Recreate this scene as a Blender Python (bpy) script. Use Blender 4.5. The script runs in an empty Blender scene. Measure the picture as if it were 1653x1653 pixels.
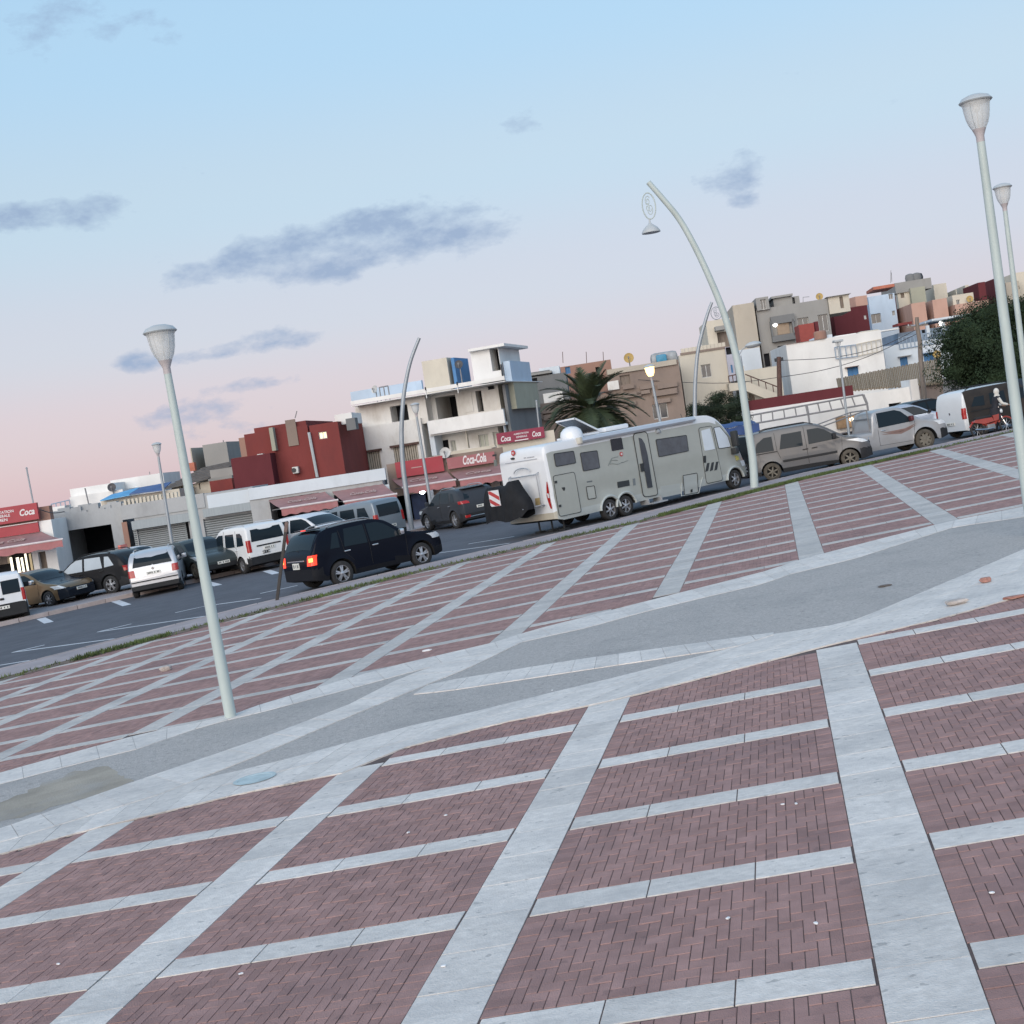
import bpy, bmesh, math, random
import numpy as np
from mathutils import Matrix, Vector

random.seed(7)
rnd = random.Random(11)
scene = bpy.context.scene
COL = scene.collection

# ---------------------------------------------------------------- camera
# pixel space: 1653 x 1653; the plaza is one plane that climbs slightly to the right
PXW = 1653.0
FOC = 2100.0
CX = CY = 826.5
VPX, VPY, VSL = 1245.0, 646.0, -0.187      # vanishing line of the plaza plane
CAMH = 2.7
ROLL = math.radians(8.6)
HORC = 112.0
_K = np.array([[FOC, 0, CX], [0, FOC, CY], [0, 0, 1.0]])
_Ki = np.linalg.inv(_K)
_n = _K.T @ np.array([-VSL, 1.0, -(VPY - VSL * VPX)])
_n /= np.linalg.norm(_n)
_D = FOC * FOC / HORC
_down = np.array([_D * math.sin(ROLL), _D * math.cos(ROLL), FOC])
_down /= np.linalg.norm(_down)
_Z = -_down
_Y = np.array([0, 0, 1.0]) - _Z * _Z[2]
_Y /= np.linalg.norm(_Y)
_X = np.cross(_Y, _Z)
R = np.stack([_X, _Y, _Z])                 # camera (right, down, forward) -> world
NW = -(R @ _n)                             # plaza normal
CAM = np.array([0.0, 0.0, CAMH / NW[2]])

cam_d = bpy.data.cameras.new('camera')
cam_d.sensor_width = 36.0
cam_d.lens = FOC / PXW * 36.0
cam_d.clip_start = 0.1
cam_d.clip_end = 6000.0
cam = bpy.data.objects.new('camera', cam_d)
COL.objects.link(cam)
_M = Matrix.Identity(4)
for i in range(3):
    _M[i][0] = R[i][0]
    _M[i][1] = -R[i][1]
    _M[i][2] = -R[i][2]
    _M[i][3] = CAM[i]
cam.matrix_world = _M
scene.camera = cam

scene.view_settings.view_transform = 'Standard'
scene.view_settings.look = 'None'
scene.view_settings.exposure = 0.12
scene.view_settings.gamma = 1.0
scene.view_settings.use_curve_mapping = False
scene.cycles.use_denoising = True
scene.cycles.max_bounces = 5
scene.cycles.diffuse_bounces = 2
scene.cycles.glossy_bounces = 3
scene.cycles.transmission_bounces = 4
scene.cycles.caustics_reflective = False
scene.cycles.caustics_refractive = False


def ray(px, py):
    return R @ (_Ki @ np.array([px, py, 1.0]))


def G(px, py, off=0.0):
    """point of the plaza plane (raised by off along its normal) seen at a pixel"""
    d = ray(px, py)
    t = (off - NW @ CAM) / (NW @ d)
    return CAM + t * d


def AT(px, py, y):
    """point seen at a pixel on the vertical plane at world depth y"""
    d = ray(px, py)
    return CAM + d * ((y - CAM[1]) / d[1])


def gz(x, y, off=0.0):
    return (off - NW[0] * x - NW[1] * y) / NW[2]


def PIX(p):
    v = _K @ (R.T @ (np.asarray(p, float) - CAM))
    return v[:2] / v[2]


# ---------------------------------------------------------------- sky and light
SUN_AZ = math.radians(200.0)     # low sun behind the camera, to the left
SUN_EL = math.radians(20.0)


def build_world():
    w = bpy.data.worlds.new('World')
    scene.world = w
    w.use_nodes = True
    nt = w.node_tree
    nt.nodes.clear()
    N = nt.nodes.new
    L = nt.links.new
    out = N('ShaderNodeOutputWorld')
    bg = N('ShaderNodeBackground')
    L(bg.outputs[0], out.inputs[0])
    tc = N('ShaderNodeTexCoord')
    sep = N('ShaderNodeSeparateXYZ')
    L(tc.outputs['Generated'], sep.inputs[0])

    def math_(op, a, b=None, c=None, clamp=False):
        m = N('ShaderNodeMath')
        m.operation = op
        m.use_clamp = clamp
        for i, v in enumerate((a, b, c)):
            if v is None:
                continue
            if isinstance(v, (int, float)):
                m.inputs[i].default_value = v
            else:
                L(v, m.inputs[i])
        return m.outputs[0]

    sky = N('ShaderNodeTexSky')
    sky.sky_type = 'NISHITA'
    sky.sun_disc = False
    sky.sun_elevation = SUN_EL
    sky.sun_rotation = SUN_AZ
    sky.air_density = 1.0
    sky.dust_density = 1.5
    sky.ozone_density = 2.0
    skys = N('ShaderNodeVectorMath')
    skys.operation = 'SCALE'
    L(sky.outputs[0], skys.inputs[0])
    skys.inputs['Scale'].default_value = SKY_K
    # dusk colours by height above the horizon, the same all the way round
    el = math_('ARCSINE', sep.outputs[2])
    t = math_('DIVIDE', el, math.pi / 2, clamp=True)
    ramp = N('ShaderNodeValToRGB')
    L(t, ramp.inputs[0])
    cr = ramp.color_ramp
    cr.interpolation = 'EASE'
    stops = DUSK
    cr.elements[0].position = stops[0][0]
    cr.elements[0].color = (*stops[0][1], 1)
    cr.elements[1].position = stops[-1][0]
    cr.elements[1].color = (*stops[-1][1], 1)
    for p, c in stops[1:-1]:
        e = cr.elements.new(p)
        e.color = (*c, 1)
    az = N('ShaderNodeVectorMath')
    az.operation = 'DOT_PRODUCT'
    L(tc.outputs['Generated'], az.inputs[0])
    az.inputs[1].default_value = (1, 0, 0)
    cool = math_('MULTIPLY', math_('SUBTRACT', 1.0, math_('MULTIPLY', t, 7.5), clamp=True), math_('MULTIPLY', math_('ADD', az.outputs['Value'], .42, clamp=True), .85))
    lav = N('ShaderNodeMix')
    lav.data_type = 'RGBA'
    L(cool, lav.inputs[0])
    L(ramp.outputs[0], lav.inputs[6])
    lav.inputs[7].default_value = (.39, .41, .52, 1)
    add = N('ShaderNodeVectorMath')
    add.operation = 'ADD'
    L(lav.outputs[2], add.inputs[0])
    L(skys.outputs[0], add.inputs[1])
    # small evening clouds: centre pixel, half width and half height in pixels, weight
    clouds = [(575, 388, 150, 36, 1.15), (675, 362, 85, 34, 1.2), (430, 416, 80, 26, 1.0), (510, 445, 80, 18, .8),
              (60, 352, 95, 24, 1.2), (160, 318, 60, 26, .75), (1175, 285, 50, 26, 1.15), (1205, 325, 24, 20, .7),
              (810, 370, 36, 22, .7), (295, 440, 50, 20, .65), (420, 552, 85, 18, 1.15), (310, 576, 60, 13, .8),
              (310, 666, 90, 18, 1.35), (420, 618, 70, 13, .95), (215, 584, 36, 18, 1.0), (400, 690, 90, 14, .85),
              (130, 45, 150, 45, .72), (845, 198, 36, 26, .75)]
    dens = None
    for (x, y, sx, sy, wgt) in clouds:
        c = ray(x, y)
        c = c / np.linalg.norm(c)
        t1 = np.cross(c, [0, 0, 1.0])
        t1 /= np.linalg.norm(t1)
        t2 = np.cross(t1, c)
        vals = []
        for tv, s in ((t1, sx), (t2, sy)):
            vm = N('ShaderNodeVectorMath')
            vm.operation = 'DOT_PRODUCT'
            L(tc.outputs['Generated'], vm.inputs[0])
            vm.inputs[1].default_value = tuple(tv)
            k = FOC / (s * 1.18)
            vals.append(math_('MULTIPLY', vm.outputs['Value'], k))
        r2 = math_('ADD', math_('MULTIPLY', vals[0], vals[0]), math_('MULTIPLY', vals[1], vals[1]))
        g = math_('MULTIPLY', math_('POWER', 2.718, math_('MULTIPLY', r2, -1.0)), wgt)
        vm = N('ShaderNodeVectorMath')
        vm.operation = 'DOT_PRODUCT'
        L(tc.outputs['Generated'], vm.inputs[0])
        vm.inputs[1].default_value = tuple(c)
        g = math_('MULTIPLY', g, math_('GREATER_THAN', vm.outputs['Value'], 0.0))
        dens = g if dens is None else math_('ADD', dens, g)
    mp = N('ShaderNodeMapping')
    mp.inputs['Scale'].default_value = (1, 1, 2.0)
    L(tc.outputs['Generated'], mp.inputs[0])
    n1 = N('ShaderNodeTexNoise')
    n1.inputs['Scale'].default_value = 25.0
    n1.inputs['Detail'].default_value = 9.0
    n1.inputs['Roughness'].default_value = 0.62
    L(mp.outputs[0], n1.inputs[0])
    d3 = math_('SUBTRACT', math_('ADD', math_('MULTIPLY', n1.outputs[0], 1.75), math_('MULTIPLY', math_('MINIMUM', dens, 1.1), .62)), 1.22)
    mask = math_('MULTIPLY', math_('MULTIPLY', d3, 2.0, clamp=True), .85)
    mix = N('ShaderNodeMix')
    mix.data_type = 'RGBA'
    L(mask, mix.inputs[0])
    L(add.outputs[0], mix.inputs[6])
    mix.inputs[7].default_value = CLOUD_C
    L(mix.outputs[2], bg.inputs[0])
    bg.inputs[1].default_value = 1.0


SKY_K = 0.03
DUSK = [(0.0, (.60, .425, .455)), (0.035, (.565, .445, .49)), (0.075, (.50, .495, .55)), (0.13, (.435, .535, .61)),
        (0.20, (.37, .545, .69)), (0.30, (.285, .505, .735)), (0.5, (.27, .43, .62)), (1.0, (.25, .37, .53))]
CLOUD_C = (.285, .385, .56, 1)
build_world()

sun_d = bpy.data.lights.new('sun', 'SUN')
sun_d.energy = 2.6
sun_d.angle = math.radians(60)
sun_d.color = (1.0, .885, .77)
sun = bpy.data.objects.new('sun', sun_d)
COL.objects.link(sun)
_sd = Vector((math.sin(SUN_AZ) * math.cos(SUN_EL), math.cos(SUN_AZ) * math.cos(SUN_EL), math.sin(SUN_EL)))
sun.rotation_euler = _sd.to_track_quat('Z', 'Y').to_euler()


# ---------------------------------------------------------------- materials
MATS = {}


def mat(name, col, rough=0.75, metal=0.0, var=0.12, scale=4.0, bump=0.0, bscale=30.0, stain=0.0, stcol=None, stscale=0.8,
        emit=None, estr=0.0, spec=0.5, coat=0.0, coord='Object', stretch=None, detail=5.0, attr=None, objrand=0.0, alpha=None, thresh=(.5, .68), spots=None):
    if name in MATS:
        return MATS[name]
    m = bpy.data.materials.new(name)
    MATS[name] = m
    m.use_nodes = True
    nt = m.node_tree
    N = nt.nodes.new
    L = nt.links.new
    b = nt.nodes['Principled BSDF']
    b.inputs['Roughness'].default_value = rough
    b.inputs['Metallic'].default_value = metal
    b.inputs['Specular IOR Level'].default_value = spec
    if coat:
        b.inputs['Coat Weight'].default_value = coat
        b.inputs['Coat Roughness'].default_value = 0.06
    tc = N('ShaderNodeTexCoord')
    vec = tc.outputs[coord]
    if stretch:
        mp = N('ShaderNodeMapping')
        mp.inputs['Scale'].default_value = stretch
        L(vec, mp.inputs[0])
        vec = mp.outputs[0]
    cur = None
    base = (*col, 1)

    def mixc(fac, a, bcol, typ='MIX'):
        mx = N('ShaderNodeMix')
        mx.data_type = 'RGBA'
        mx.blend_type = typ
        if isinstance(fac, float):
            mx.inputs[0].default_value = fac
        else:
            L(fac, mx.inputs[0])
        for i, v in ((6, a), (7, bcol)):
            if isinstance(v, tuple):
                mx.inputs[i].default_value = v
            else:
                L(v, mx.inputs[i])
        return mx.outputs[2]

    cur = base
    if var > 0:
        n = N('ShaderNodeTexNoise')
        n.inputs['Scale'].default_value = scale
        n.inputs['Detail'].default_value = detail
        n.inputs['Roughness'].default_value = 0.6
        L(vec, n.inputs[0])
        lo = tuple(c * (1 - var) for c in col) + (1,)
        hi = tuple(min(1, c * (1 + var)) for c in col) + (1,)
        rp = N('ShaderNodeMapRange')
        rp.inputs[1].default_value = .3
        rp.inputs[2].default_value = .7
        L(n.outputs[0], rp.inputs[0])
        cur = mixc(rp.outputs[0], lo, hi)
    if stain > 0:
        n = N('ShaderNodeTexNoise')
        n.inputs['Scale'].default_value = stscale
        n.inputs['Detail'].default_value = 8.0
        n.inputs['Roughness'].default_value = 0.68
        L(vec, n.inputs[0])
        rp = N('ShaderNodeMapRange')
        rp.inputs[1].default_value = thresh[0]
        rp.inputs[2].default_value = thresh[1]
        rp.inputs[4].default_value = stain
        L(n.outputs[0], rp.inputs[0])
        sc = stcol or tuple(c * .45 for c in col)
        cur = mixc(rp.outputs[0], cur, (*sc, 1))
    if spots:
        n = N('ShaderNodeTexNoise')
        n.inputs['Scale'].default_value = spots[0]
        n.inputs['Detail'].default_value = 3.0
        L(vec, n.inputs[0])
        rp = N('ShaderNodeMapRange')
        rp.inputs[1].default_value = spots[1]
        rp.inputs[2].default_value = spots[1] + .035
        rp.inputs[4].default_value = spots[2]
        L(n.outputs[0], rp.inputs[0])
        cur = mixc(rp.outputs[0], cur, (*spots[3], 1))
    if attr:
        at = N('ShaderNodeAttribute')
        at.attribute_name = attr
        cur = mixc(1.0, cur, at.outputs['Color'], 'MULTIPLY')
    if objrand:
        oi = N('ShaderNodeObjectInfo')
        rp = N('ShaderNodeMapRange')
        rp.inputs[3].default_value = 1 - objrand
        rp.inputs[4].default_value = 1 + objrand
        L(oi.outputs['Random'], rp.inputs[0])
        cb = N('ShaderNodeCombineColor')
        for i in range(3):
            L(rp.outputs[0], cb.inputs[i])
        cur = mixc(1.0, cur, cb.outputs[0], 'MULTIPLY')
    if isinstance(cur, tuple):
        b.inputs['Base Color'].default_value = cur
    else:
        L(cur, b.inputs['Base Color'])
    if bump > 0:
        n = N('ShaderNodeTexNoise')
        n.inputs['Scale'].default_value = bscale
        n.inputs['Detail'].default_value = 6.0
        L(vec, n.inputs[0])
        bp = N('ShaderNodeBump')
        bp.inputs['Strength'].default_value = bump
        bp.inputs['Distance'].default_value = 0.02
        L(n.outputs[0], bp.inputs['Height'])
        L(bp.outputs[0], b.inputs['Normal'])
    if emit:
        b.inputs['Emission Color'].default_value = (*emit, 1)
        b.inputs['Emission Strength'].default_value = estr
    if alpha is not None:
        b.inputs['Alpha'].default_value = alpha
    return m


def wallmat(name, col, stain=.55, stcol=None, var=.1, rough=.9):
    """rendered, weathered wall: blotches plus streaks that run down the wall"""
    return mat(name, col, rough, var=var, scale=1.6, stain=stain, stcol=stcol, stscale=.8, stretch=(1, 1, .45), bump=.3, bscale=9, spec=.2, thresh=(.47, .66))


# ---------------------------------------------------------------- mesh helpers
class MB:
    def __init__(self):
        self.v = []
        self.f = []
        self.M = None

    def add(self, vs, fs):
        o = len(self.v)
        if self.M is not None:
            vs = [tuple(self.M @ Vector(p)) for p in vs]
        self.v += [tuple(p) for p in vs]
        self.f += [tuple(i + o for i in f) for f in fs]
        return self

    def box(self, x0, x1, y0, y1, z0, z1, bev=0.0):
        if bev > 0:
            b = bev
            vs = []
            # chamfered box: 24 verts
            bm = bmesh.new()
            bmesh.ops.create_cube(bm, size=1.0)
            for v in bm.verts:
                v.co = Vector((x0 if v.co.x < 0 else x1, y0 if v.co.y < 0 else y1, z0 if v.co.z < 0 else z1))
            bmesh.ops.bevel(bm, geom=bm.edges[:], offset=b, segments=2, affect='EDGES', profile=.6)
            bm.verts.index_update()
            self.add([tuple(v.co) for v in bm.verts], [[v.index for v in f.verts] for f in bm.faces])
            bm.free()
            return self
        vs = [(x0, y0, z0), (x1, y0, z0), (x1, y1, z0), (x0, y1, z0), (x0, y0, z1), (x1, y0, z1), (x1, y1, z1), (x0, y1, z1)]
        return self.add(vs, [(0, 3, 2, 1), (4, 5, 6, 7), (0, 1, 5, 4), (1, 2, 6, 5), (2, 3, 7, 6), (3, 0, 4, 7)])

    def hexa(self, b4, t4):
        return self.add(list(b4) + list(t4), [(0, 3, 2, 1), (4, 5, 6, 7), (0, 1, 5, 4), (1, 2, 6, 5), (2, 3, 7, 6), (3, 0, 4, 7)])

    def prism(self, pts, a, b, axis='y'):
        """polygon in the two other axes, extruded along axis from a to b"""
        n = len(pts)
        mk = {'y': lambda p, t: (p[0], t, p[1]), 'x': lambda p, t: (t, p[0], p[1]), 'z': lambda p, t: (p[0], p[1], t)}[axis]
        vs = [mk(p, a) for p in pts] + [mk(p, b) for p in pts]
        fs = [tuple(range(n))[::-1], tuple(range(n, 2 * n))] + [(i, (i + 1) % n, n + (i + 1) % n, n + i) for i in range(n)]
        return self.add(vs, fs)

    def tube(self, pts, r, seg=8, cap=True):
        pts = [Vector(p) for p in pts]
        rs = r if isinstance(r, (list, tuple)) else [r] * len(pts)
        rings = []
        up = None
        for i, p in enumerate(pts):
            if i == 0:
                d = pts[1] - pts[0]
            elif i == len(pts) - 1:
                d = pts[-1] - pts[-2]
            else:
                d = (pts[i + 1] - pts[i]).normalized() + (pts[i] - pts[i - 1]).normalized()
            if d.length < 1e-9:
                d = Vector((0, 0, 1))
            d.normalize()
            if up is None:
                up = Vector((0, 0, 1)) if abs(d.z) < .9 else Vector((1, 0, 0))
            a = d.cross(up)
            if a.length < 1e-6:
                a = d.cross(Vector((0, 1, 0)))
            a.normalize()
            b = a.cross(d)
            up = b
            rings.append([tuple(p + (a * math.cos(t) + b * math.sin(t)) * rs[i]) for t in [2 * math.pi * k / seg for k in range(seg)]])
        vs = [q for rr in rings for q in rr]
        fs = []
        for i in range(len(rings) - 1):
            for k in range(seg):
                fs.append((i * seg + k, (i + 1) * seg + k, (i + 1) * seg + (k + 1) % seg, i * seg + (k + 1) % seg))
        if cap:
            fs.append(tuple(range(seg)))
            fs.append(tuple(range((len(rings) - 1) * seg, len(rings) * seg))[::-1])
        return self.add(vs, fs)

    def lathe(self, prof, c=(0, 0, 0), seg=16, axis='z', cap=True):
        vs, fs = [], []
        for (r, h) in prof:
            for k in range(seg):
                t = 2 * math.pi * k / seg
                a, b = r * math.cos(t), r * math.sin(t)
                if axis == 'z':
                    vs.append((c[0] + a, c[1] + b, c[2] + h))
                elif axis == 'y':
                    vs.append((c[0] + a, c[1] + h, c[2] + b))
                else:
                    vs.append((c[0] + h, c[1] + a, c[2] + b))
        for i in range(len(prof) - 1):
            for k in range(seg):
                fs.append((i * seg + k, i * seg + (k + 1) % seg, (i + 1) * seg + (k + 1) % seg, (i + 1) * seg + k))
        if cap:
            fs.append(tuple(range(seg))[::-1])
            fs.append(tuple(range((len(prof) - 1) * seg, len(prof) * seg)))
        return self.add(vs, fs)

    def grid(self, rows):
        """rows of equal length lists of points"""
        m, n = len(rows), len(rows[0])
        vs = [p for r in rows for p in r]
        return self.add(vs, [(i * n + j, i * n + j + 1, (i + 1) * n + j + 1, (i + 1) * n + j) for i in range(m - 1) for j in range(n - 1)])

    def build(self, name, material, parent=None, smooth=False, angle=35):
        me = bpy.data.meshes.new(name)
        me.from_pydata(self.v, [], self.f)
        me.update()
        bm = bmesh.new()
        bm.from_mesh(me)
        bmesh.ops.recalc_face_normals(bm, faces=bm.faces[:])
        bm.to_mesh(me)
        bm.free()
        if smooth:
            for p in me.polygons:
                p.use_smooth = True
            me.set_sharp_from_angle(angle=math.radians(angle))
        return link(name, me, material, parent)


def link(name, me, material=None, parent=None):
    o = bpy.data.objects.new(name, me)
    COL.objects.link(o)
    if material is not None and me is not None:
        me.materials.append(material)
    if parent is not None:
        o.parent = parent
    return o


def tag(o, label=None, cat=None, group=None, kind=None):
    if label:
        o['label'] = label
    if cat:
        o['category'] = cat
    if group:
        o['group'] = group
    if kind:
        o['kind'] = kind
    return o


def empty(name, loc=(0, 0, 0), M=None):
    o = bpy.data.objects.new(name, None)
    o.empty_display_size = .3
    COL.objects.link(o)
    if M is not None:
        o.matrix_world = M
    else:
        o.location = loc
    return o


def thing(name, label, cat, M=None, loc=(0, 0, 0), group=None):
    return tag(empty(name, loc, M), label, cat, group)


def text_mesh(s, size, shear=0.0, bold=0.0, extrude=.004, space=1.0):
    cu = bpy.data.curves.new('t', 'FONT')
    cu.body = s
    cu.size = size
    cu.shear = shear
    cu.offset = bold
    cu.extrude = extrude
    cu.space_character = space
    cu.resolution_u = 3
    cu.align_x = 'CENTER'
    cu.align_y = 'CENTER'
    o = bpy.data.objects.new('t', cu)
    COL.objects.link(o)
    bpy.context.view_layer.update()
    dg = bpy.context.evaluated_depsgraph_get()
    me = bpy.data.meshes.new_from_object(o.evaluated_get(dg))
    bpy.data.objects.remove(o)
    bpy.data.curves.remove(cu)
    return me
# ---------------------------------------------------------------- ground, road, plaza paving
HG = np.array([7.60783018e+02, 3.21378791e+02, 1.49167066e+03, -2.11044671e+02, 1.67742489e+02, 1.55952550e+03,
               -5.23585394e-02, 2.58917054e-01, 1.0]).reshape(3, 3)
SW, TW = 0.1826, 0.1784          # widths of the long bands and of the cross bands, in paving modules


def gpix(X, Y):
    v = HG @ np.array([X, Y, 1.0])
    return v[0] / v[2], v[1] / v[2]


def g2w(X, Y, z=0.0):
    px, py = gpix(X, Y)
    return G(px, py) + NW * z


def poly_w(pts, off=0.0):
    return [G(x, y) + NW * off for x, y in pts]


def lerp_line(pts, n):
    """resample a world polyline to n+1 points by length"""
    pts = [np.asarray(p, float) for p in pts]
    d = [0.0]
    for a, b in zip(pts, pts[1:]):
        d.append(d[-1] + np.linalg.norm(b - a))
    out = []
    for i in range(n + 1):
        t = d[-1] * i / n
        k = max(j for j in range(len(d)) if d[j] <= t + 1e-9)
        k = min(k, len(pts) - 2)
        u = (t - d[k]) / (d[k + 1] - d[k])
        out.append(pts[k] + (pts[k + 1] - pts[k]) * u)
    return out


def extend(pts, a, b):
    p = [np.asarray(q, float) for q in pts]
    d0 = p[0] - p[1]
    d1 = p[-1] - p[-2]
    return [p[0] + d0 / np.linalg.norm(d0) * a] + p + [p[-1] + d1 / np.linalg.norm(d1) * b]


def sheet(name, polys, m, kind='structure', parent=None):
    mb = MB()
    for pl in polys:
        mb.add([tuple(p) for p in pl], [tuple(range(len(pl)))])
    o = mb.build(name, m, parent)
    if kind:
        o['kind'] = kind
    # flip upward
    return o


M_GROUND = mat('earth', (.20, .17, .15), .95, var=.2, scale=.3, bump=.4, bscale=3)
M_MORTAR = mat('sand joint', (.115, .083, .078), .95, var=.3, scale=8, bump=.4, bscale=40)
M_BRICK = mat('clay paver', (.365, .222, .202), .9, var=.14, scale=5, spots=(7.0, .66, .35, (.16, .11, .11)), stain=.6, stcol=(.22, .145, .145), stscale=.55, bump=.5, bscale=120, attr='tone', spec=.3)
M_SLAB = mat('pale stone slab', (.73, .675, .63), .7, var=.13, scale=14.0, stain=.5, stcol=(.46, .44, .43), stscale=1.3, bump=.4, bscale=70, attr='tone', spec=.3, thresh=(.44, .66), spots=(11.0, .665, .5, (.25, .245, .245)), stretch=(1, 1.6, 1))
M_CONC = mat('path concrete', (.43, .40, .38), .9, var=.2, scale=26, stain=.55, stcol=(.30, .288, .28), stscale=.5, bump=.6, bscale=50, spec=.25, spots=(13.0, .63, .45, (.2, .19, .18)))
M_SAND = mat('sandy dirt', (.36, .315, .26), .95, var=.25, scale=1.4, stain=.6, stcol=(.33, .32, .32), stscale=.9, bump=.4, bscale=40)
M_ROAD = mat('asphalt', (.105, .108, .125), .88, var=.14, scale=1.5, stain=.4, stcol=(.075, .077, .09), stscale=.35, bump=.5, bscale=60, spec=.35)
M_LINE = mat('road paint', (.62, .63, .66), .75, var=.12, scale=4, stain=.5, stcol=(.3, .3, .33), stscale=3)
M_KERB = mat('kerb stone', (.40, .345, .34), .85, var=.15, scale=2, stain=.4, stcol=(.25, .22, .22), stscale=1.5, bump=.3, bscale=30, objrand=.12)
M_PAVE = mat('pavement', (.36, .31, .315), .88, var=.14, scale=1.6, stain=.4, stcol=(.25, .21, .215), stscale=.6, bump=.4, bscale=40)
M_DIRT = mat('verge dirt', (.17, .125, .095), .95, var=.3, scale=2.5, bump=.6, bscale=20)
M_GRASS = mat('grass blade', (.085, .12, .035), .8, var=.4, scale=1.3)
M_FPAVE = mat('far pavement', (.33, .29, .29), .9, var=.15, scale=1.0, stain=.4, stcol=(.22, .2, .2), stscale=.5, bump=.3, bscale=30)

# large ground sheet to the horizon
S = 1500.0
pts = []
mb = MB()
xs = [-S, -400, -120, -40, 0, 40, 120, 400, S]
ys = [-200, -60, 0, 40, 80, 160, 400, 900, 2500]
mb.grid([[(x, y, gz(max(-120, min(120, x)), max(-60, min(160, y)), -.32)) for x in xs] for y in ys])
gr = mb.build('ground', M_GROUND)
gr['kind'] = 'structure'

# --- lines along the road
NKp = [(0, 1097), (330, 1010), (700, 917), (1020, 845), (1290, 775), (1600, 705)]
FKp = [(0, 1082), (420, 975), (640, 923), (1010, 837), (1150, 801), (1290, 766), (1620, 697)]
FARp = [(61, 998), (340, 935), (667, 861)]
NK = extend([G(*p) for p in NKp], 12, 22)
FK = extend([G(*p) for p in FKp], 12, 22)
FAR = extend([G(*p, -.12) for p in FARp], 25, 75)


def side_of(p, line):
    """> 0 on the far side of a polyline (xy)"""
    best, val = 1e18, 0
    for a, b in zip(line, line[1:]):
        d = b[:2] - a[:2]
        t = max(0, min(1, ((p[:2] - a[:2]) @ d) / (d @ d)))
        q = a[:2] + d * t
        r = p[:2] - q
        if r @ r < best:
            best = r @ r
            val = d[0] * r[1] - d[1] * r[0]
    return math.copysign(math.sqrt(best), val)


def strip(name, A, B, n, m, offA=0.0, offB=0.0, kind='structure'):
    A = lerp_line(A, n)
    B = lerp_line(B, n)
    mb = MB()
    mb.grid([[tuple(p + NW * offA) for p in A], [tuple(p + NW * offB) for p in B]])
    o = mb.build(name, m)
    if kind:
        o['kind'] = kind
    return o


# road surface and far pavement
road = strip('road', FK, FAR, 24, M_ROAD, -.12, 0.0)
dback = np.array([-.62, .78, 0.0])
FARB = [p + dback * 60 for p in FAR]
FARB = [np.array([p[0], p[1], gz(p[0], p[1], .02)]) for p in FARB]
FARU = [np.array([p[0], p[1], gz(p[0], p[1], .02)]) for p in FAR]
FARU2 = [p + dback * .22 for p in FARU]
farpav = strip('far_pavement', FARU2, FARB, 24, M_FPAVE)
# far kerb stones
fs = lerp_line(FAR, 110)
for i in range(110):
    a, b = fs[i], fs[i + 1]
    pa, pb = PIX(a), PIX(b)
    if not (-60 < pa[0] < 1000):
        continue
    d = (b - a) / np.linalg.norm(b - a)
    a2, b2 = a + d * .012, b - d * .012
    top = .15
    mb = MB()
    mb.hexa([a2 - NW * .05, b2 - NW * .05, b2 + dback * .2 - NW * .05, a2 + dback * .2 - NW * .05],
            [a2 + NW * top, b2 + NW * top, b2 + dback * .2 + NW * top, a2 + dback * .2 + NW * top])
    mb.build('kerb_stone', M_KERB, farpav)

# near pavement between the plaza and the road, with kerb stones on the road side
NKi = lerp_line(NK, 60)
FKi = lerp_line(FK, 60)
KW = .16
FKin = []
for a, b in zip(NKi, FKi):
    d = a - b
    d = d / np.linalg.norm(d)
    FKin.append(b + d * KW)
pav = strip('pavement', NKi, FKin, 60, M_PAVE, .035, .035)
for i in range(60):
    a, b, c, d = FKi[i], FKi[i + 1], FKin[i + 1], FKin[i]
    pa = PIX(a)
    if not (-80 < pa[0] < 1760):
        continue
    u = (b - a) / np.linalg.norm(b - a) * .01
    z0, z1 = -.14, .045 + rnd.uniform(-.006, .006)
    mb = MB()
    mb.hexa([a + u + NW * z0, b - u + NW * z0, c - u + NW * z0, d + u + NW * z0], [a + u + NW * z1, b - u + NW * z1, c - u + NW * z1, d + u + NW * z1])
    mb.build('kerb_stone', M_KERB, pav)

# --- plaza: mortar bed, clay pavers in herringbone, pale stone bands
far_left = G(-500, 1215)
bed = [g2w(-9, -1.2), g2w(3.2, -1.2), g2w(4.5, 8)] + [p for p in NKi[::-1]] + [g2w(-13.5, 12)]
plaza = sheet('plaza', [[p + NW * .008 for p in bed]], M_MORTAR)

# outlines of the winding path (pixels)
P_FAR_OUT = [(-90, 1276), (0, 1250), (178, 1201), (241, 1184), (366, 1160), (420, 1140), (560, 1098), (640, 1076), (803, 1038), (850, 1022), (1054, 970), (1094, 960), (1240, 923), (1292, 905), (1331, 895), (1510, 849), (1549, 840), (1649, 820), (1760, 796)]
P_FAR_IN = [(-90, 1292), (0, 1269), (132, 1234), (216, 1214), (338, 1172), (420, 1153), (560, 1116), (640, 1094), (803, 1051), (850, 1037), (956, 1014), (1032, 992), (1153, 963), (1240, 943), (1268, 931), (1380, 904), (1543, 852), (1652, 837), (1760, 812)]
P_NEAR_FAR = [(-90, 1385), (0, 1364), (292, 1269), (361, 1252), (420, 1240), (540, 1208), (661, 1175), (762, 1153), (887, 1122), (1003, 1094), (1184, 1048), (1240, 1027), (1325, 1016), (1389, 1001), (1455, 973), (1576, 922), (1653, 889), (1760, 845)]
P_NEAR_OUT = [(-90, 1404), (0, 1383), (158, 1339), (225, 1324), (390, 1284), (551, 1252), (647, 1212), (800, 1172), (960, 1140), (1025, 1125), (1225, 1074), (1322, 1048), (1389, 1032), (1516, 1002), (1653, 964), (1760, 936)]
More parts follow.
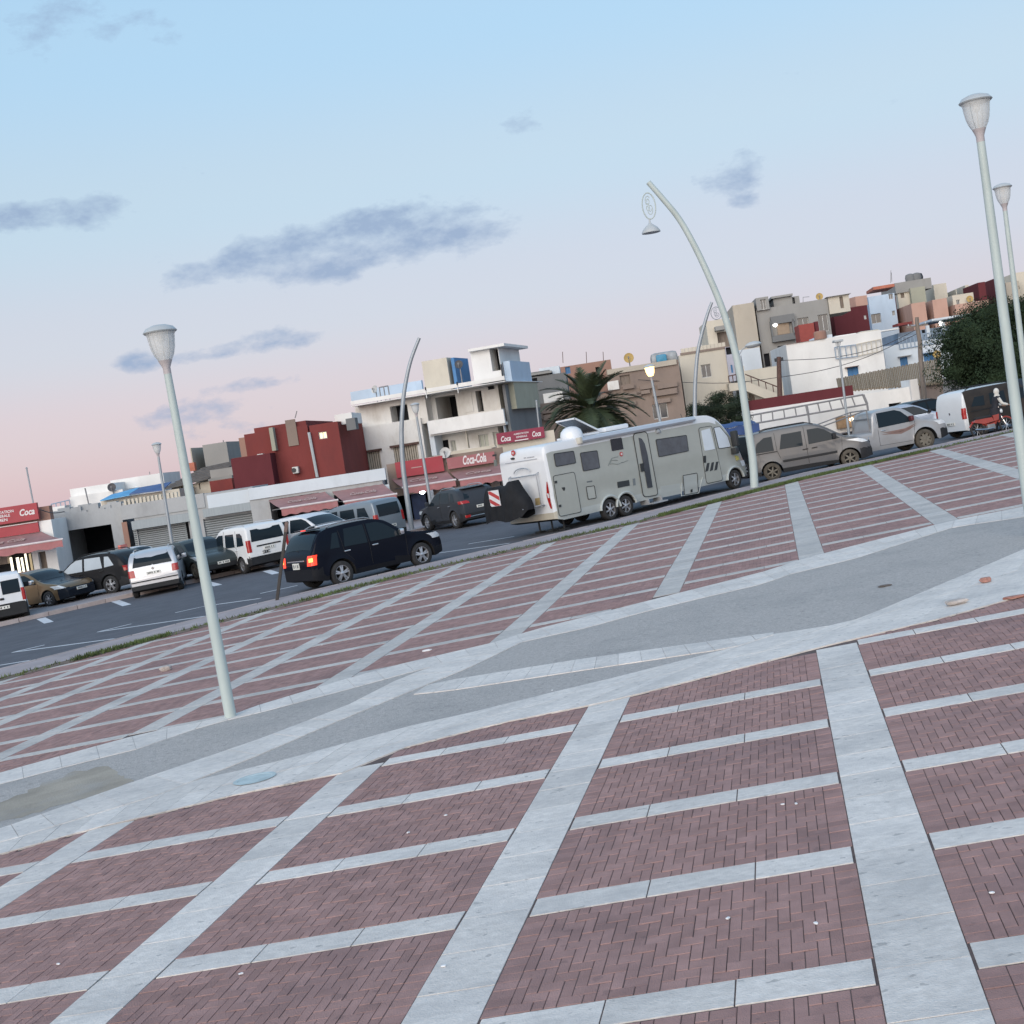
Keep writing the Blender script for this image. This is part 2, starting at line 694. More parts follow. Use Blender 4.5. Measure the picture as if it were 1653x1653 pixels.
BAND1_F = [(-90, 1368), (0, 1342), (218, 1265), (420, 1196), (560, 1142), (640, 1101), (731, 1066), (803, 1050)]
BAND1_N = [(-90, 1386), (0, 1365), (254, 1288), (420, 1222), (540, 1170), (661, 1120), (760, 1080), (840, 1041)]
BAND2_F = [(690, 1109), (731, 1100), (930, 1068), (1061, 1050), (1250, 1024)]
BAND2_N = [(668, 1124), (720, 1119), (930, 1087), (1184, 1049), (1250, 1028)]


def inpoly(x, y, poly):
    c = False
    n = len(poly)
    for i in range(n):
        x0, y0 = poly[i]
        x1, y1 = poly[(i + 1) % n]
        if (y0 > y) != (y1 > y) and x < (x1 - x0) * (y - y0) / (y1 - y0) + x0:
            c = not c
    return c


PATH_POLY = P_FAR_OUT + P_NEAR_OUT[::-1]


def visible_px(x, y, m=70):
    return -m < x < PXW + m and y < PXW + m


slabs, bricks = [], []      # (pixel area, corner points, tone)


def quad_ok(X0, X1, Y0, Y1):
    cx, cy = gpix((X0 + X1) / 2, (Y0 + Y1) / 2)
    if not visible_px(cx, cy):
        return None
    if cy < 690:
        return None
    if inpoly(cx, cy, PATH_POLY):
        return None
    w = g2w((X0 + X1) / 2, (Y0 + Y1) / 2)
    if side_of(w, NK) > -.22:
        return None
    return cx, cy


def add_slab(X0, X1, Y0, Y1, g):
    c = quad_ok(X0, X1, Y0, Y1)
    if c is None:
        return
    gx, gy = g / 2.35, g / 1.55
    q = [(X0 + gx, Y0 + gy), (X1 - gx, Y0 + gy), (X1 - gx, Y1 - gy), (X0 + gx, Y1 - gy)]
    px = [gpix(*p) for p in q]
    area = abs(sum(px[i][0] * px[(i + 1) % 4][1] - px[(i + 1) % 4][0] * px[i][1] for i in range(4))) / 2
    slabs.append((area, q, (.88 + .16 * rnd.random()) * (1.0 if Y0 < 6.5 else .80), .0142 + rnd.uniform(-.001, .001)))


KMIN, KMAX, JMIN, JMAX = -14, 4, -1, 27
for k in range(KMIN, KMAX + 1):
    for j3 in range(JMIN * 3, JMAX * 3):
        add_slab(k - SW / 2, k + SW / 2, j3 / 3, (j3 + 1) / 3, .003)
    a, b = k + SW / 2, k + 1 - SW / 2
    for j in range(JMIN, JMAX):
        off = rnd.uniform(-.05, .05)
        cuts = [a + .004, a + (b - a) * (.34 + off), a + (b - a) * (.67 + off), b - .004]
        for i in range(3):
            add_slab(cuts[i], cuts[i + 1], j - TW / 2, j + TW / 2, .004)
        # herringbone field between the bands
        y0, y1 = j + TW / 2 + .004, j + 1 - TW / 2 - .004
        cxp, cyp = gpix((a + b) / 2, (y0 + y1) / 2)
        if not (-420 < cxp < PXW + 420 and 680 < cyp < PXW + 330):
            continue
        NX, NY = 30, 13
        bw = (b - a) / NX
        bh = (y1 - y0) / NY
        far = j > 6
        # soldier course along both long bands
        items = []
        for r in range(NY):
            items.append((0, 2.0, r, r + 1))
            items.append((NX - 2.0, NX, r, r + 1))
        # herringbone between the two soldier courses
        ph = rnd.randrange(4)
        for i in range(2, NX - 2):
            for r in range(-1, NY):
                m4 = (i - r + ph) % 4
                if m4 == 0:
                    items.append((i, min(i + 2, NX - 2), r, r + 1))
                elif m4 == 3:
                    items.append((i, i + 1, r, r + 2))
                elif m4 == 1 and i == 2:
                    items.append((2, 3, r, r + 1))
        for (u0, u1, v0, v1) in items:
            lo, hi = 0, NX
            u0c, u1c, v0c, v1c = max(u0, lo), min(u1, hi), max(v0, 0), min(v1, NY)
            if u1c - u0c < .2 or v1c - v0c < .2:
                continue
            X0, X1 = a + u0c * bw, a + u1c * bw
            Y0, Y1 = y0 + v0c * bh, y0 + v1c * bh
            c = quad_ok(X0, X1, Y0, Y1)
            if c is None:
                continue
            g = .0022 if not far else .002
            gx, gy = g / 2.35, g / 1.55
            q = [(X0 + gx, Y0 + gy), (X1 - gx, Y0 + gy), (X1 - gx, Y1 - gy), (X0 + gx, Y1 - gy)]
            px = [gpix(*p) for p in q]
            area = abs(sum(px[i][0] * px[(i + 1) % 4][1] - px[(i + 1) % 4][0] * px[i][1] for i in range(4))) / 2
            tone = .88 + .22 * rnd.random()
            bricks.append((area, q, tone, .0125 + (rnd.uniform(-.0022, .0022) if not far else rnd.uniform(-.001, .001))))


def piece_mesh(q, h, bev):
    """low block with a slightly chamfered rim: 9 quads"""
    c = np.mean([g2w(*p) for p in q], axis=0)
    base = [g2w(*p) for p in q]
    top = []
    for p in base:
        d = c - p
        top.append(p + d / np.linalg.norm(d) * bev * 1.3)
    vs = [tuple(p - NW * .004) for p in base] + [tuple(p + NW * (h - bev)) for p in base] + [tuple(p + NW * h) for p in top]
    fs = []
    for i in range(4):
        k = (i + 1) % 4
        fs += [(i, k, 4 + k, 4 + i), (4 + i, 4 + k, 8 + k, 8 + i)]
    fs.append((8, 9, 10, 11))
    return vs, fs


def set_tone(me, tones):
    at = me.color_attributes.new('tone', 'FLOAT_COLOR', 'CORNER')
    arr = np.ones((len(me.loops), 4), dtype=np.float32)
    for p in me.polygons:
        t = tones[p.index]
        arr[p.loop_start:p.loop_start + p.loop_total, :3] = t
    at.data.foreach_set('color', arr.ravel())


def lay(pieces, name, m, bev, limit=300):
    pieces.sort(key=lambda t: -t[0])
    for (ar, q, tone, h) in pieces[:limit]:
        vs, fs = piece_mesh(q, h, bev)
        me = bpy.data.meshes.new(name)
        me.from_pydata(vs, [], fs)
        set_tone(me, [tone] * len(fs))
        link(name, me, m, plaza)
    vs, fs, tn = [], [], []
    for (ar, q, tone, h) in pieces[limit:]:
        if ar < 60:     # far away: top face with plain sides
            base = [g2w(*p) for p in q]
            o = len(vs)
            vs += [tuple(p - NW * .004) for p in base] + [tuple(p + NW * h) for p in base]
            for i in range(4):
                k = (i + 1) % 4
                fs.append((o + i, o + k, o + 4 + k, o + 4 + i))
            fs.append((o + 4, o + 5, o + 6, o + 7))
            tn += [tone] * 5
        else:
            v, f = piece_mesh(q, h, bev)
            o = len(vs)
            vs += v
            fs += [tuple(i + o for i in t) for t in f]
            tn += [tone] * len(f)
    me = bpy.data.meshes.new(name + '_field')
    me.from_pydata(vs, [], fs)
    set_tone(me, tn)
    o = link(name + '_field', me, m, plaza)
    o['kind'] = 'stuff'


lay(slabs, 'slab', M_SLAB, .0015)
lay(bricks, 'brick', M_BRICK, .0025)

# --- the concrete path and its stone borders
npt = 60
A = lerp_line([G(*p) for p in P_FAR_OUT], npt)
B = lerp_line([G(*p) for p in P_NEAR_OUT], npt)
mb = MB()
rows = []
for t in np.linspace(0, 1, 9):
    rows.append([tuple(a * (1 - t) + b * t + NW * .0185) for a, b in zip(A, B)])
mb.grid(rows)
path = mb.build('path', M_CONC)
path['kind'] = 'structure'


def band(Fp, Np, n, off):
    A = lerp_line([G(*p) for p in Fp], n)
    B = lerp_line([G(*p) for p in Np], n)
    for i in range(n):
        # each length of border is two stones across where it is wide
        parts = [(0, 1)] if np.linalg.norm(A[i] - B[i]) < 1.1 else [(0, .5), (.5, 1)]
        for (s, e) in parts:
            q = [A[i] + (B[i] - A[i]) * s, A[i + 1] + (B[i + 1] - A[i + 1]) * s, A[i + 1] + (B[i + 1] - A[i + 1]) * e, A[i] + (B[i] - A[i]) * e]
            if np.linalg.norm(q[0] - q[3]) < .05 and np.linalg.norm(q[1] - q[2]) < .05:
                continue
            c = sum(q) / 4
            px = PIX(c)
            if not (-110 < px[0] < PXW + 110):
                continue
            q = [p + (c - p) / np.linalg.norm(c - p) * .006 for p in q]
            h = off + rnd.uniform(-.001, .001)
            vs = [tuple(p) for p in q] + [tuple(p + NW * h) for p in q]
            me = bpy.data.meshes.new('slab')
            me.from_pydata(vs, [], [(0, 1, 5, 4), (1, 2, 6, 5), (2, 3, 7, 6), (3, 0, 4, 7), (4, 5, 6, 7)])
            set_tone(me, [.92 + .12 * rnd.random()] * 5)
            link('slab', me, M_SLAB, path)


band(P_FAR_OUT, P_FAR_IN, 44, .0235)
band(P_NEAR_FAR, P_NEAR_OUT, 46, .0235)
band(BAND1_F, BAND1_N, 26, .0275)
band(BAND2_F, BAND2_N, 16, .0275)

# sandy dirt blown over the path on the left
sp = [(-90, 1318), (20, 1292), (60, 1272), (110, 1252), (165, 1240), (185, 1242), (192, 1254), (216, 1262), (210, 1268), (150, 1288), (80, 1308), (20, 1325), (-90, 1352)]
mb = MB()
ring = []
for i in range(len(sp)):
    a, b = np.array(sp[i], float), np.array(sp[(i + 1) % len(sp)], float)
    for s in range(4):
        p = a + (b - a) * s / 4
        ring.append(p + np.array([rnd.uniform(-7, 7), rnd.uniform(-2.2, 2.2)]))
mb.add([tuple(G(*p) + NW * .0205) for p in ring], [tuple(range(len(ring)))])
o = mb.build('sand_drift', M_SAND)
tag(o, 'sandy brown dirt drifted over the grey path', 'sand', kind='stuff')

# inspection cover, greenish, set in the stone border
c = G(412, 1261)
ux = G(440, 1256) - c
ux /= np.linalg.norm(ux)
uy = np.cross(NW, ux)
mb = MB()
n = 28
vs = [tuple(c + (ux * math.cos(2 * math.pi * i / n) + uy * math.sin(2 * math.pi * i / n)) * .21 + NW * .029) for i in range(n)]
vs += [tuple(c + (ux * math.cos(2 * math.pi * i / n) + uy * math.sin(2 * math.pi * i / n)) * .17 + NW * .029) for i in range(n)]
vs += [tuple(c + (ux * math.cos(2 * math.pi * i / n) + uy * math.sin(2 * math.pi * i / n)) * .165 + NW * .026) for i in range(n)]
mb.add(vs, [(i, (i + 1) % n, n + (i + 1) % n, n + i) for i in range(n)] + [(n + i, n + (i + 1) % n, 2 * n + (i + 1) % n, 2 * n + i) for i in range(n)] + [tuple(range(2 * n, 3 * n))])
o = mb.build('manhole_cover', mat('painted iron', (.44, .52, .53), .7, var=.2, scale=6))
tag(o, 'round blue-green manhole cover in the stone border of the path', 'manhole cover')

# --- earth verge with grass between plaza and pavement
VERGE = []
for a, b in zip(NKi, FKi):
    d = a - b
    d = d / np.linalg.norm(d)
    VERGE.append(a + d * .55)
verge = strip('verge', VERGE, NKi, 60, M_DIRT, .02, .03)
mb = MB()
g_zones = []
for i in range(60):
    px = PIX(NKi[i])
    x = px[0]
    if not (-60 < x < 1720):
        continue
    # grass is thick in some stretches, sparse in others
    dens = 30
    if 60 < x < 260:
        dens = 260
    elif 420 < x < 620:
        dens = 90
    elif 880 < x < 1000:
        dens = 70
    elif 1040 < x < 1460:
        dens = 420
    for _ in range(dens):
        t, s = rnd.random(), rnd.random() ** 1.3
        a = NKi[i] + (NKi[i + 1] - NKi[i]) * t if i < 60 else NKi[i]
        v = VERGE[i] + (VERGE[i + 1] - VERGE[i]) * t
        p = a + (v - a) * (s * 1.0 - .05) + NW * .02
        for q in range(3):
            ang = rnd.uniform(0, math.pi)
            w = rnd.uniform(.008, .02)
            h = rnd.uniform(.03, .10)
            dx = np.array([math.cos(ang), math.sin(ang), 0]) * w
            le = np.array([rnd.uniform(-.05, .05), rnd.uniform(-.05, .05), h])
            pp = p + np.array([rnd.uniform(-.05, .05), rnd.uniform(-.05, .05), 0])
            mb.add([tuple(pp - dx), tuple(pp + dx), tuple(pp + le)], [(0, 1, 2)])
o = mb.build('grass', M_GRASS)
tag(o, 'low weedy grass along the edge of the brick plaza', 'grass', kind='stuff')

# --- painted lines on the road
ROADOFF = -.116


def line_px(pts, w):
    """painted stripe whose width w (m) lies across its run"""
    P = [G(x, y, ROADOFF) for x, y in pts]
    mb = MB()
    A, B = [], []
    for i, p in enumerate(P):
        d = P[min(i + 1, len(P) - 1)] - P[max(i - 1, 0)]
        d = d / np.linalg.norm(d)
        s = np.cross(NW, d) * w / 2
        A.append(tuple(p + s))
        B.append(tuple(p - s))
    mb.grid([A, B])
    mb.build('painted_line', M_LINE, road)


for pts, w in (([(20, 1053), (184, 1031)], .14), ([(20, 1053), (72, 1041)], .14), ([(158, 1020), (336, 994)], .14), ([(158, 1020), (212, 1007)], .14),
               ([(283, 989), (333, 978), (420, 966)], .14), ([(-20, 1077), (48, 1066)], .14),
               ([(756, 878), (830, 866)], .14), ([(705, 893), (822, 877)], .14), ([(420, 958), (480, 945)], .14), ([(600, 915), (700, 893)], .13),
               ([(66, 998), (79, 1005)], .3), ([(186, 970), (205, 977)], .3), ([(330, 939), (352, 945)], .3), ([(430, 921), (446, 926)], .3)):
    line_px(pts, w)

# --- litter and rubble
M_RUB = mat('rubble', (.45, .40, .37), .95, var=.25, scale=12, bump=.6, bscale=40)
M_RUBR = mat('brick rubble', (.40, .20, .16), .95, var=.25, scale=12, bump=.6, bscale=40)
M_WHITE = mat('white scrap', (.75, .75, .76), .8, var=.1)


def rock(px, py, sx, sy, sz, m, name, label, cat, rot=0.0, off=.02, group=None):
    bm = bmesh.new()
    bmesh.ops.create_icosphere(bm, subdivisions=2, radius=1.0)
    rr = random.Random(int(px * 7 + py))
    for v in bm.verts:
        f = 1 + rr.uniform(-.16, .16)
        x, y, z = v.co
        v.co = Vector((math.copysign(abs(x) ** .6, x) * sx * f, math.copysign(abs(y) ** .6, y) * sy * f, math.copysign(abs(z) ** .6, z) * sz * f))
    me = bpy.data.meshes.new(name)
    bm.to_mesh(me)
    bm.free()
    o = link(name, me, m)
    p = G(px, py) + NW * (off + sz * .85)
    o.location = tuple(p)
    o.rotation_euler = (0, 0, rot)
    return tag(o, label, cat, group)


rock(1545, 979, .13, .055, .03, M_RUB, 'concrete_chunk', 'pale broken concrete chunk lying on the stone border', 'rubble', .2, .027)
rock(1592, 943, .07, .05, .035, M_RUBR, 'brick_chunk', 'reddish brick fragment on the white stone border', 'rubble', .5, .027)
rock(1640, 968, .14, .05, .015, M_RUBR, 'broken_brick', 'flat broken brick at the corner of the paving', 'rubble', .1, .02)
rock(268, 1084, .10, .07, .05, M_RUB, 'loose_stone', 'grey brown loose stone on the red paving', 'stone', .3, .012)
rock(1429, 949, .09, .04, .012, mat('dark scrap', (.12, .10, .09), .9), 'dark_debris', 'small dark flat debris on the grey path', 'debris', .2, .02)
rock(690, 1052, .07, .035, .012, M_WHITE, 'paper_scrap', 'white crumpled paper scrap on red paving by the path border', 'litter', .2, .012)
for i, (x, y) in enumerate([(717, 1565), (660, 1348), (612, 1215), (1264, 1303), (1176, 1488), (1318, 1496), (1602, 1447), (720, 1320), (892, 1117), (95, 1561), (390, 1577), (1286, 1302), (520, 1043)]):
    rock(x, y, .014, .009, .005, M_WHITE, 'cigarette_scrap', 'tiny white scrap of litter on the plaza paving', 'litter', i, .016, 'white scraps on the paving')
# ---------------------------------------------------------------- vehicles
M_TYRE = mat('tyre rubber', (.028, .028, .03), .9, var=.25, scale=8)
M_TYRED = mat('muddy tyre', (.085, .074, .06), .95, var=.35, scale=6, stain=.7, stcol=(.045, .04, .035), stscale=3)
M_RIM = mat('alloy', (.62, .63, .66), .35, metal=.85, var=.06)
M_RIMD = mat('muddy rim', (.16, .145, .12), .85, var=.25, scale=10)
M_STEEL = mat('steel wheel', (.22, .22, .23), .6, metal=.4, var=.15)
M_GLASS = mat('car glass', (.014, .022, .030), .04, var=0, spec=.14)
M_GLASSB = mat('pale blind glass', (.42, .46, .50), .12, var=.06, scale=2, spec=.6)
M_PLAS = mat('black plastic', (.022, .023, .026), .6, spec=.25, var=.15, scale=5)
M_UNDER = mat('underbody', (.012, .012, .013), .9, var=0)
M_RED = mat('tail lamp', (.36, .02, .02), .18, var=.1, scale=12, spec=.6)
M_REDON = mat('tail lamp lit', (.5, .03, .02), .2, var=0, emit=(1, .05, .018), estr=1.3)
M_REDHOT = mat('tail bulb lit', (.6, .1, .03), .2, var=0, emit=(1, .30, .06), estr=4.0)
M_HEAD = mat('headlamp', (.62, .66, .70), .08, var=.1, scale=14, spec=.7)
M_CHROME = mat('chrome', (.72, .73, .75), .15, metal=1, var=0)
M_PLATE = mat('number plate', (.70, .70, .66), .5, var=.06)
M_PTXT = mat('plate digits', (.05, .05, .06), .6, var=0)


def paint(name, col, metal=.25, rough=.32, dirt=0.0, dcol=(.20, .165, .12)):
    dk = max(col) < .08
    return mat(name, col, .22 if dk else rough, 0 if dk else metal, var=.05, scale=1.0, coat=0 if dk else .25, spec=.10 if dk else .35, stain=dirt, stcol=dcol, stscale=1.7, thresh=(.42, .7))


def make_wheel(parent, x, y, r, w, side, style, dirty=False):
    """one wheel: tyre with the rim as its sub-part; side = -1 right, +1 left"""
    mb = MB()
    o = side * w / 2
    prof = [(r * .66, -w / 2), (r * .90, -w / 2), (r * .97, -w * .42), (r, -w * .25), (r, w * .25), (r * .97, w * .42), (r * .90, w / 2), (r * .66, w / 2), (r * .64, w * .3), (r * .64, -w * .3), (r * .66, -w / 2)]
    mb.lathe(prof, (x, y, r), 28, 'y', cap=False)
    wh = mb.build('wheel', M_TYRED if dirty else M_TYRE, parent, True, 40)
    rm = MB()
    f = y + side * w * .36          # face plane
    rr = r * .66
    # rim lip and barrel
    rm.lathe([(rr, f - side * w * .7), (rr, f + side * .012), (rr * .93, f + side * .012), (rr * .90, f - side * .015), (rr * .90, f - side * w * .7)], (x, 0, r), 28, 'y', cap=False)
    n = {'five': 5, 'six': 6, 'seven': 7, 'star': 6, 'steel': 8}[style]
    for i in range(n):
        a = 2 * math.pi * i / n + .3
        wid = {'five': .20, 'six': .17, 'seven': .13, 'star': .16, 'steel': .3}[style] * rr
        twin = [(-.16, .7), (.16, .7)] if style == 'five' else [(0, 1)]
        for (da, k) in twin:
            aa = a + da
            ca, sa = math.cos(aa), math.sin(aa)
            tx, tz = -sa, ca
            q = []
            for (rad, ww) in ((rr * .12, wid * k * .8), (rr * .92, wid * k * .6)):
                for s in (-1, 1):
                    q.append((x + ca * rad + tx * ww * s, r + sa * rad + tz * ww * s))
            q = [q[0], q[1], q[3], q[2]]
            b4 = [(p[0], f - side * .03, p[1]) for p in q]
            t4 = [(p[0], f + side * (.008 if j < 2 else -.004), p[1]) for j, p in enumerate(q)]
            rm.hexa(b4, t4)
    rm.lathe([(rr * .2, f - side * .03), (rr * .2, f + side * .014), (rr * .12, f + side * .02)], (x, 0, r), 16, 'y')
    ri = rm.build('rim', M_RIMD if dirty else (M_STEEL if style == 'steel' else M_RIM), wh, True, 30)
    dk = MB()
    dk.lathe([(rr * .92, f - side * w * .5), (rr * .92, f - side * w * .45)], (x, 0, r), 20, 'y')
    dk.build('backing_disc', M_UNDER, wh)  # near-black disc closing the rim behind the spokes
    return wh


def pchip(xs, ys):
    """monotone cubic interpolation so profiles flow without overshoot"""
    xs, ys = np.array(xs, float), np.array(ys, float)
    h = np.diff(xs)
    d = np.diff(ys) / h
    m = np.zeros_like(xs)
    m[0], m[-1] = d[0], d[-1]
    for i in range(1, len(xs) - 1):
        if d[i - 1] * d[i] > 0:
            w1, w2 = 2 * h[i] + h[i - 1], h[i] + 2 * h[i - 1]
            m[i] = (w1 + w2) / (w1 / d[i - 1] + w2 / d[i])

    def f(x):
        x = min(max(x, xs[0]), xs[-1])
        k = min(int(np.searchsorted(xs, x, side='right')) - 1, len(xs) - 2)
        t = (x - xs[k]) / h[k]
        return ((2 * t ** 3 - 3 * t ** 2 + 1) * ys[k] + (t ** 3 - 2 * t ** 2 + t) * h[k] * m[k] + (-2 * t ** 3 + 3 * t ** 2) * ys[k + 1] + (t ** 3 - t ** 2) * h[k] * m[k + 1])
    return f


class Car:
    """x forward from the rear bumper (0) to the nose (L); y left; z up"""

    def __init__(s, L, W, top, belt, rear_ax, front_ax, r, clr=.22, tumble=.17, nose_r=.5, tail_r=.35, nose_k=.18, tail_k=.10, arch=.07, tw=.2, smooth=True, rake=.0):
        s.L, s.W, s.belt, s.ra, s.fa, s.r, s.clr = L, W, belt, rear_ax, front_ax, r, clr
        s.tumble, s.nose_r, s.tail_r, s.nose_k, s.tail_k, s.arch, s.tw = tumble, nose_r, tail_r, nose_k, tail_k, arch, tw
        s.topf = pchip([p[0] for p in top], [p[1] for p in top]) if smooth else (lambda x: float(np.interp(x, [p[0] for p in top], [p[1] for p in top])))
        s.H = max(p[1] for p in top)
        s.axles = [rear_ax, front_ax]

    def top(s, x):
        return s.topf(x)

    def bot(s, x):
        b = s.clr
        if x < .35:
            b += (.35 - x) * .25
        if x > s.L - .35:
            b += (x - s.L + .35) * .2
        ra = s.r + s.arch
        for a in s.axles:
            d = abs(x - a)
            if d < ra:
                b = max(b, s.r + math.sqrt(max(0, ra * ra - d * d)) * .98)
        return b

    def plan(s, x):
        w = s.W / 2
        if x < s.tail_r:
            t = (s.tail_r - x) / s.tail_r
            w *= 1 - s.tail_k * t ** 2.6
        if x > s.L - s.nose_r:
            t = (x - s.L + s.nose_r) / s.nose_r
            w *= 1 - s.nose_k * t ** 2.4
        return w

    def hw(s, x, z):
        w = s.plan(x)
        if z > s.belt:
            t = (z - s.belt) / max(.1, s.H - s.belt)
            w *= 1 - s.tumble * t ** 1.15
        elif z < .5:
            w *= 1 - .05 * ((.5 - z) / .3) ** 1.5
        else:
            w *= 1 - .012 * abs((z - .7) / .3)
        # flared arches
        for a in s.axles:
            d = math.hypot(x - a, z - s.r)
            if d < s.r + .2:
                w += .022 * max(0, 1 - max(0, d - s.r - s.arch) / .12)
        return w

    def xr(s, z):
        x = 0.0
        while s.top(x) < z + .03 and x < s.L / 2:
            x += .01
        return x

    def xf(s, z):
        x = s.L
        while s.top(x) < z + .03 and x > s.L / 2:
            x -= .01
        return x

    def body(s, parent, classify):
        xs = sorted(set([round(v, 4) for v in list(np.linspace(0, s.L, 58)) + [.02, .05, .1, s.L - .02, s.L - .05, s.L - .1] +
                         [a + (s.r + s.arch) * k for a in s.axles for k in (-1, -.995, -.97, -.9, -.8, -.6, .6, .8, .9, .97, .995, 1)] if 0 <= v <= s.L]))
        NR = 13
        fr = [0, .04, .10, .2, .3, .4, .5, .6, .7, .8, .9, .965, 1.0]
        rings = []
        for x in xs:
            t, b = s.top(x), s.bot(x)
            b = min(b, t - .05)
            cr = .05 if t > s.belt + .2 else .035
            edge = t - cr
            side = []
            for i, f in enumerate(fr):
                b0 = min(s.clr + (.09 if x < .35 or x > s.L - .35 else 0), t - .05)
                z = max(b, b0 + (edge - b0) * f) if f < 1 else edge
                if i == 0:
                    z = b
                w = s.hw(x, z)
                if f > .95:
                    w -= (.035 if f == 1 else .008)
                if f == 1:
                    z += .012
                side.append((w, z))
            wt = side[-1][0]
            cross = []
            for u in (.93, .75, .4, 0, -.4, -.75, -.93):
                cross.append((wt * u, side[-1][1] + (t - side[-1][1]) * (1 - abs(u) ** 2.5)))
            ring = [(x, w, z) for w, z in side] + [(x, y, z) for y, z in cross] + [(x, -w, z) for w, z in side[::-1]]
            rings.append(ring)
        n = len(rings[0])
        V = [p for r_ in rings for p in r_]
        parts = {}

        def put(face):
            c = [sum(V[i][k] for i in face) / len(face) for k in range(3)]
            parts.setdefault(classify(*c), []).append(face)
        for i in range(len(rings) - 1):
            for k in range(n - 1):
                put((i * n + k, i * n + k + 1, (i + 1) * n + k + 1, (i + 1) * n + k))
            parts.setdefault('underbody', []).append((i * n, (i + 1) * n, (i + 1) * n + n - 1, i * n + n - 1))
        for base in (0, (len(rings) - 1) * n):
            h = n // 2
            for k in range(h):
                a, b_, c_, d_ = base + k, base + k + 1, base + n - 2 - k, base + n - 1 - k
                if b_ == c_:
                    put((a, b_, d_))
                else:
                    put((a, b_, c_, d_))
        res = {}
        for nm, fs in parts.items():
            idx = {}
            vs = []
            ff = []
            for f in fs:
                g = []
                for i in f:
                    if i not in idx:
                        idx[i] = len(vs)
                        vs.append(V[i])
                    g.append(idx[i])
                ff.append(tuple(g))
            # one mesh for each connected piece
            par = list(range(len(vs)))

            def find(i):
                while par[i] != i:
                    par[i] = par[par[i]]
                    i = par[i]
                return i
            for g in ff:
                for i in g[1:]:
                    par[find(i)] = find(g[0])
            groups = {}
            for g in ff:
                groups.setdefault(find(g[0]), []).append(g)
            pieces = sorted(groups.values(), key=lambda q: -len(q))
            lst = []
            for q in pieces:
                if len(q) < 3 and len(pieces) > 1 and nm != 'body':
                    continue
                ids = {}
                vv, f2 = [], []
                for g in q:
                    h = []
                    for i in g:
                        if i not in ids:
                            ids[i] = len(vv)
                            vv.append(vs[i])
                        h.append(ids[i])
                    f2.append(tuple(h))
                mb = MB()
                mb.add(vv, f2)
                lst.append(mb)
            res[nm] = lst
        return res

    # --- patches that hug the hull
    def side_poly(s, name, pts, m, parent, off=.007, sides=(-1, 1), rows=4):
        """pane on the side: polygon (x,z) cut into horizontal strips so that it follows the curve of the hull"""
        res = []
        zs = [p[1] for p in pts]
        z0, z1 = min(zs), max(zs)

        def span(z):
            xs = []
            n = len(pts)
            for i in range(n):
                (xa, za), (xb, zb) = pts[i], pts[(i + 1) % n]
                if abs(za - zb) < 1e-9:
                    if abs(z - za) < 1e-6:
                        xs += [xa, xb]
                    continue
                if min(za, zb) - 1e-9 <= z <= max(za, zb) + 1e-9:
                    xs.append(xa + (xb - xa) * (z - za) / (zb - za))
            return min(xs), max(xs)
        levels = sorted(set([z0, z1] + zs + [z0 + (z1 - z0) * i / rows for i in range(rows + 1)]))
        for sd in sides:
            mb = MB()
            R_ = []
            for z in levels:
                a, b = span(min(max(z, z0 + 1e-5), z1 - 1e-5))
                R_.append([(a + (b - a) * k / 6, sd * (s.hw(a + (b - a) * k / 6, z) + off), z) for k in range(7)])
            mb.grid(R_)
            res.append(mb.build(name, m, parent, True))
        return res

    def top_pane(s, name, x0, x1, m, parent, inset=.10, off=.008, n=8):
        mb = MB()
        rows = []
        for i in range(n + 1):
            x = x0 + (x1 - x0) * i / n
            t = s.top(x)
            e = .035
            w = s.hw(x, t - .06) - inset * (.6 + .4 * (1 if i in (0, n) else .6))
            dz = s.top(x + .01) - s.top(x - .01)
            nx, nz = -dz / math.hypot(dz, .02), .02 / math.hypot(dz, .02)
            rows.append([(x + nx * off, w * u, t - e * abs(u) ** 2.5 + nz * off) for u in (-1, -.8, -.4, 0, .4, .8, 1)])
        mb.grid(rows)
        return mb.build(name, m, parent, True)

    def contour(s, z, end, side, s0, s1, n, off):
        """points along the plan outline at height z: s<0 on the side, s>0 across the end face, measured from the corner"""
        out = []
        xe = s.xr(z) if end == 'rear' else s.xf(z)
        sg = 1 if end == 'rear' else -1
        for i in range(n + 1):
            t = s0 + (s1 - s0) * i / n
            if t <= 0:
                x = xe + sg * (-t)
                out.append((x - sg * off * .3, side * (s.hw(x, z) + off), z))
            else:
                w = s.hw(xe, z)
                out.append((xe - sg * off, side * (w - t), z))
        return out

    def end_patch(s, name, end, side, s0, s1, z0, z1, m, parent, off=.012, n=8, rows=4, shape=None):
        mb = MB()
        R_ = []
        for i in range(rows + 1):
            f = i / rows
            z = z0 + (z1 - z0) * f
            a, b = (s0, s1) if shape is None else shape(f)
            R_.append(s.contour(z, end, side, a, b, n, off))
        mb.grid(R_)
        return mb.build(name, m, parent, True, 60)

    def end_pane(s, name, end, half, z0, z1, m, parent, off=.012, top_half=None):
        mb = MB()
        R_ = []
        sg = 1 if end == 'rear' else -1
        for i in range(5):
            f = i / 4
            z = z0 + (z1 - z0) * f
            xe = s.xr(z) if end == 'rear' else s.xf(z)
            h = half + ((top_half or half) - half) * f
            R_.append([(xe - sg * (off - .02 * 0), h * u, z) for u in (-1, -.5, 0, .5, 1)])
        mb.grid(R_)
        return mb.build(name, m, parent, True)

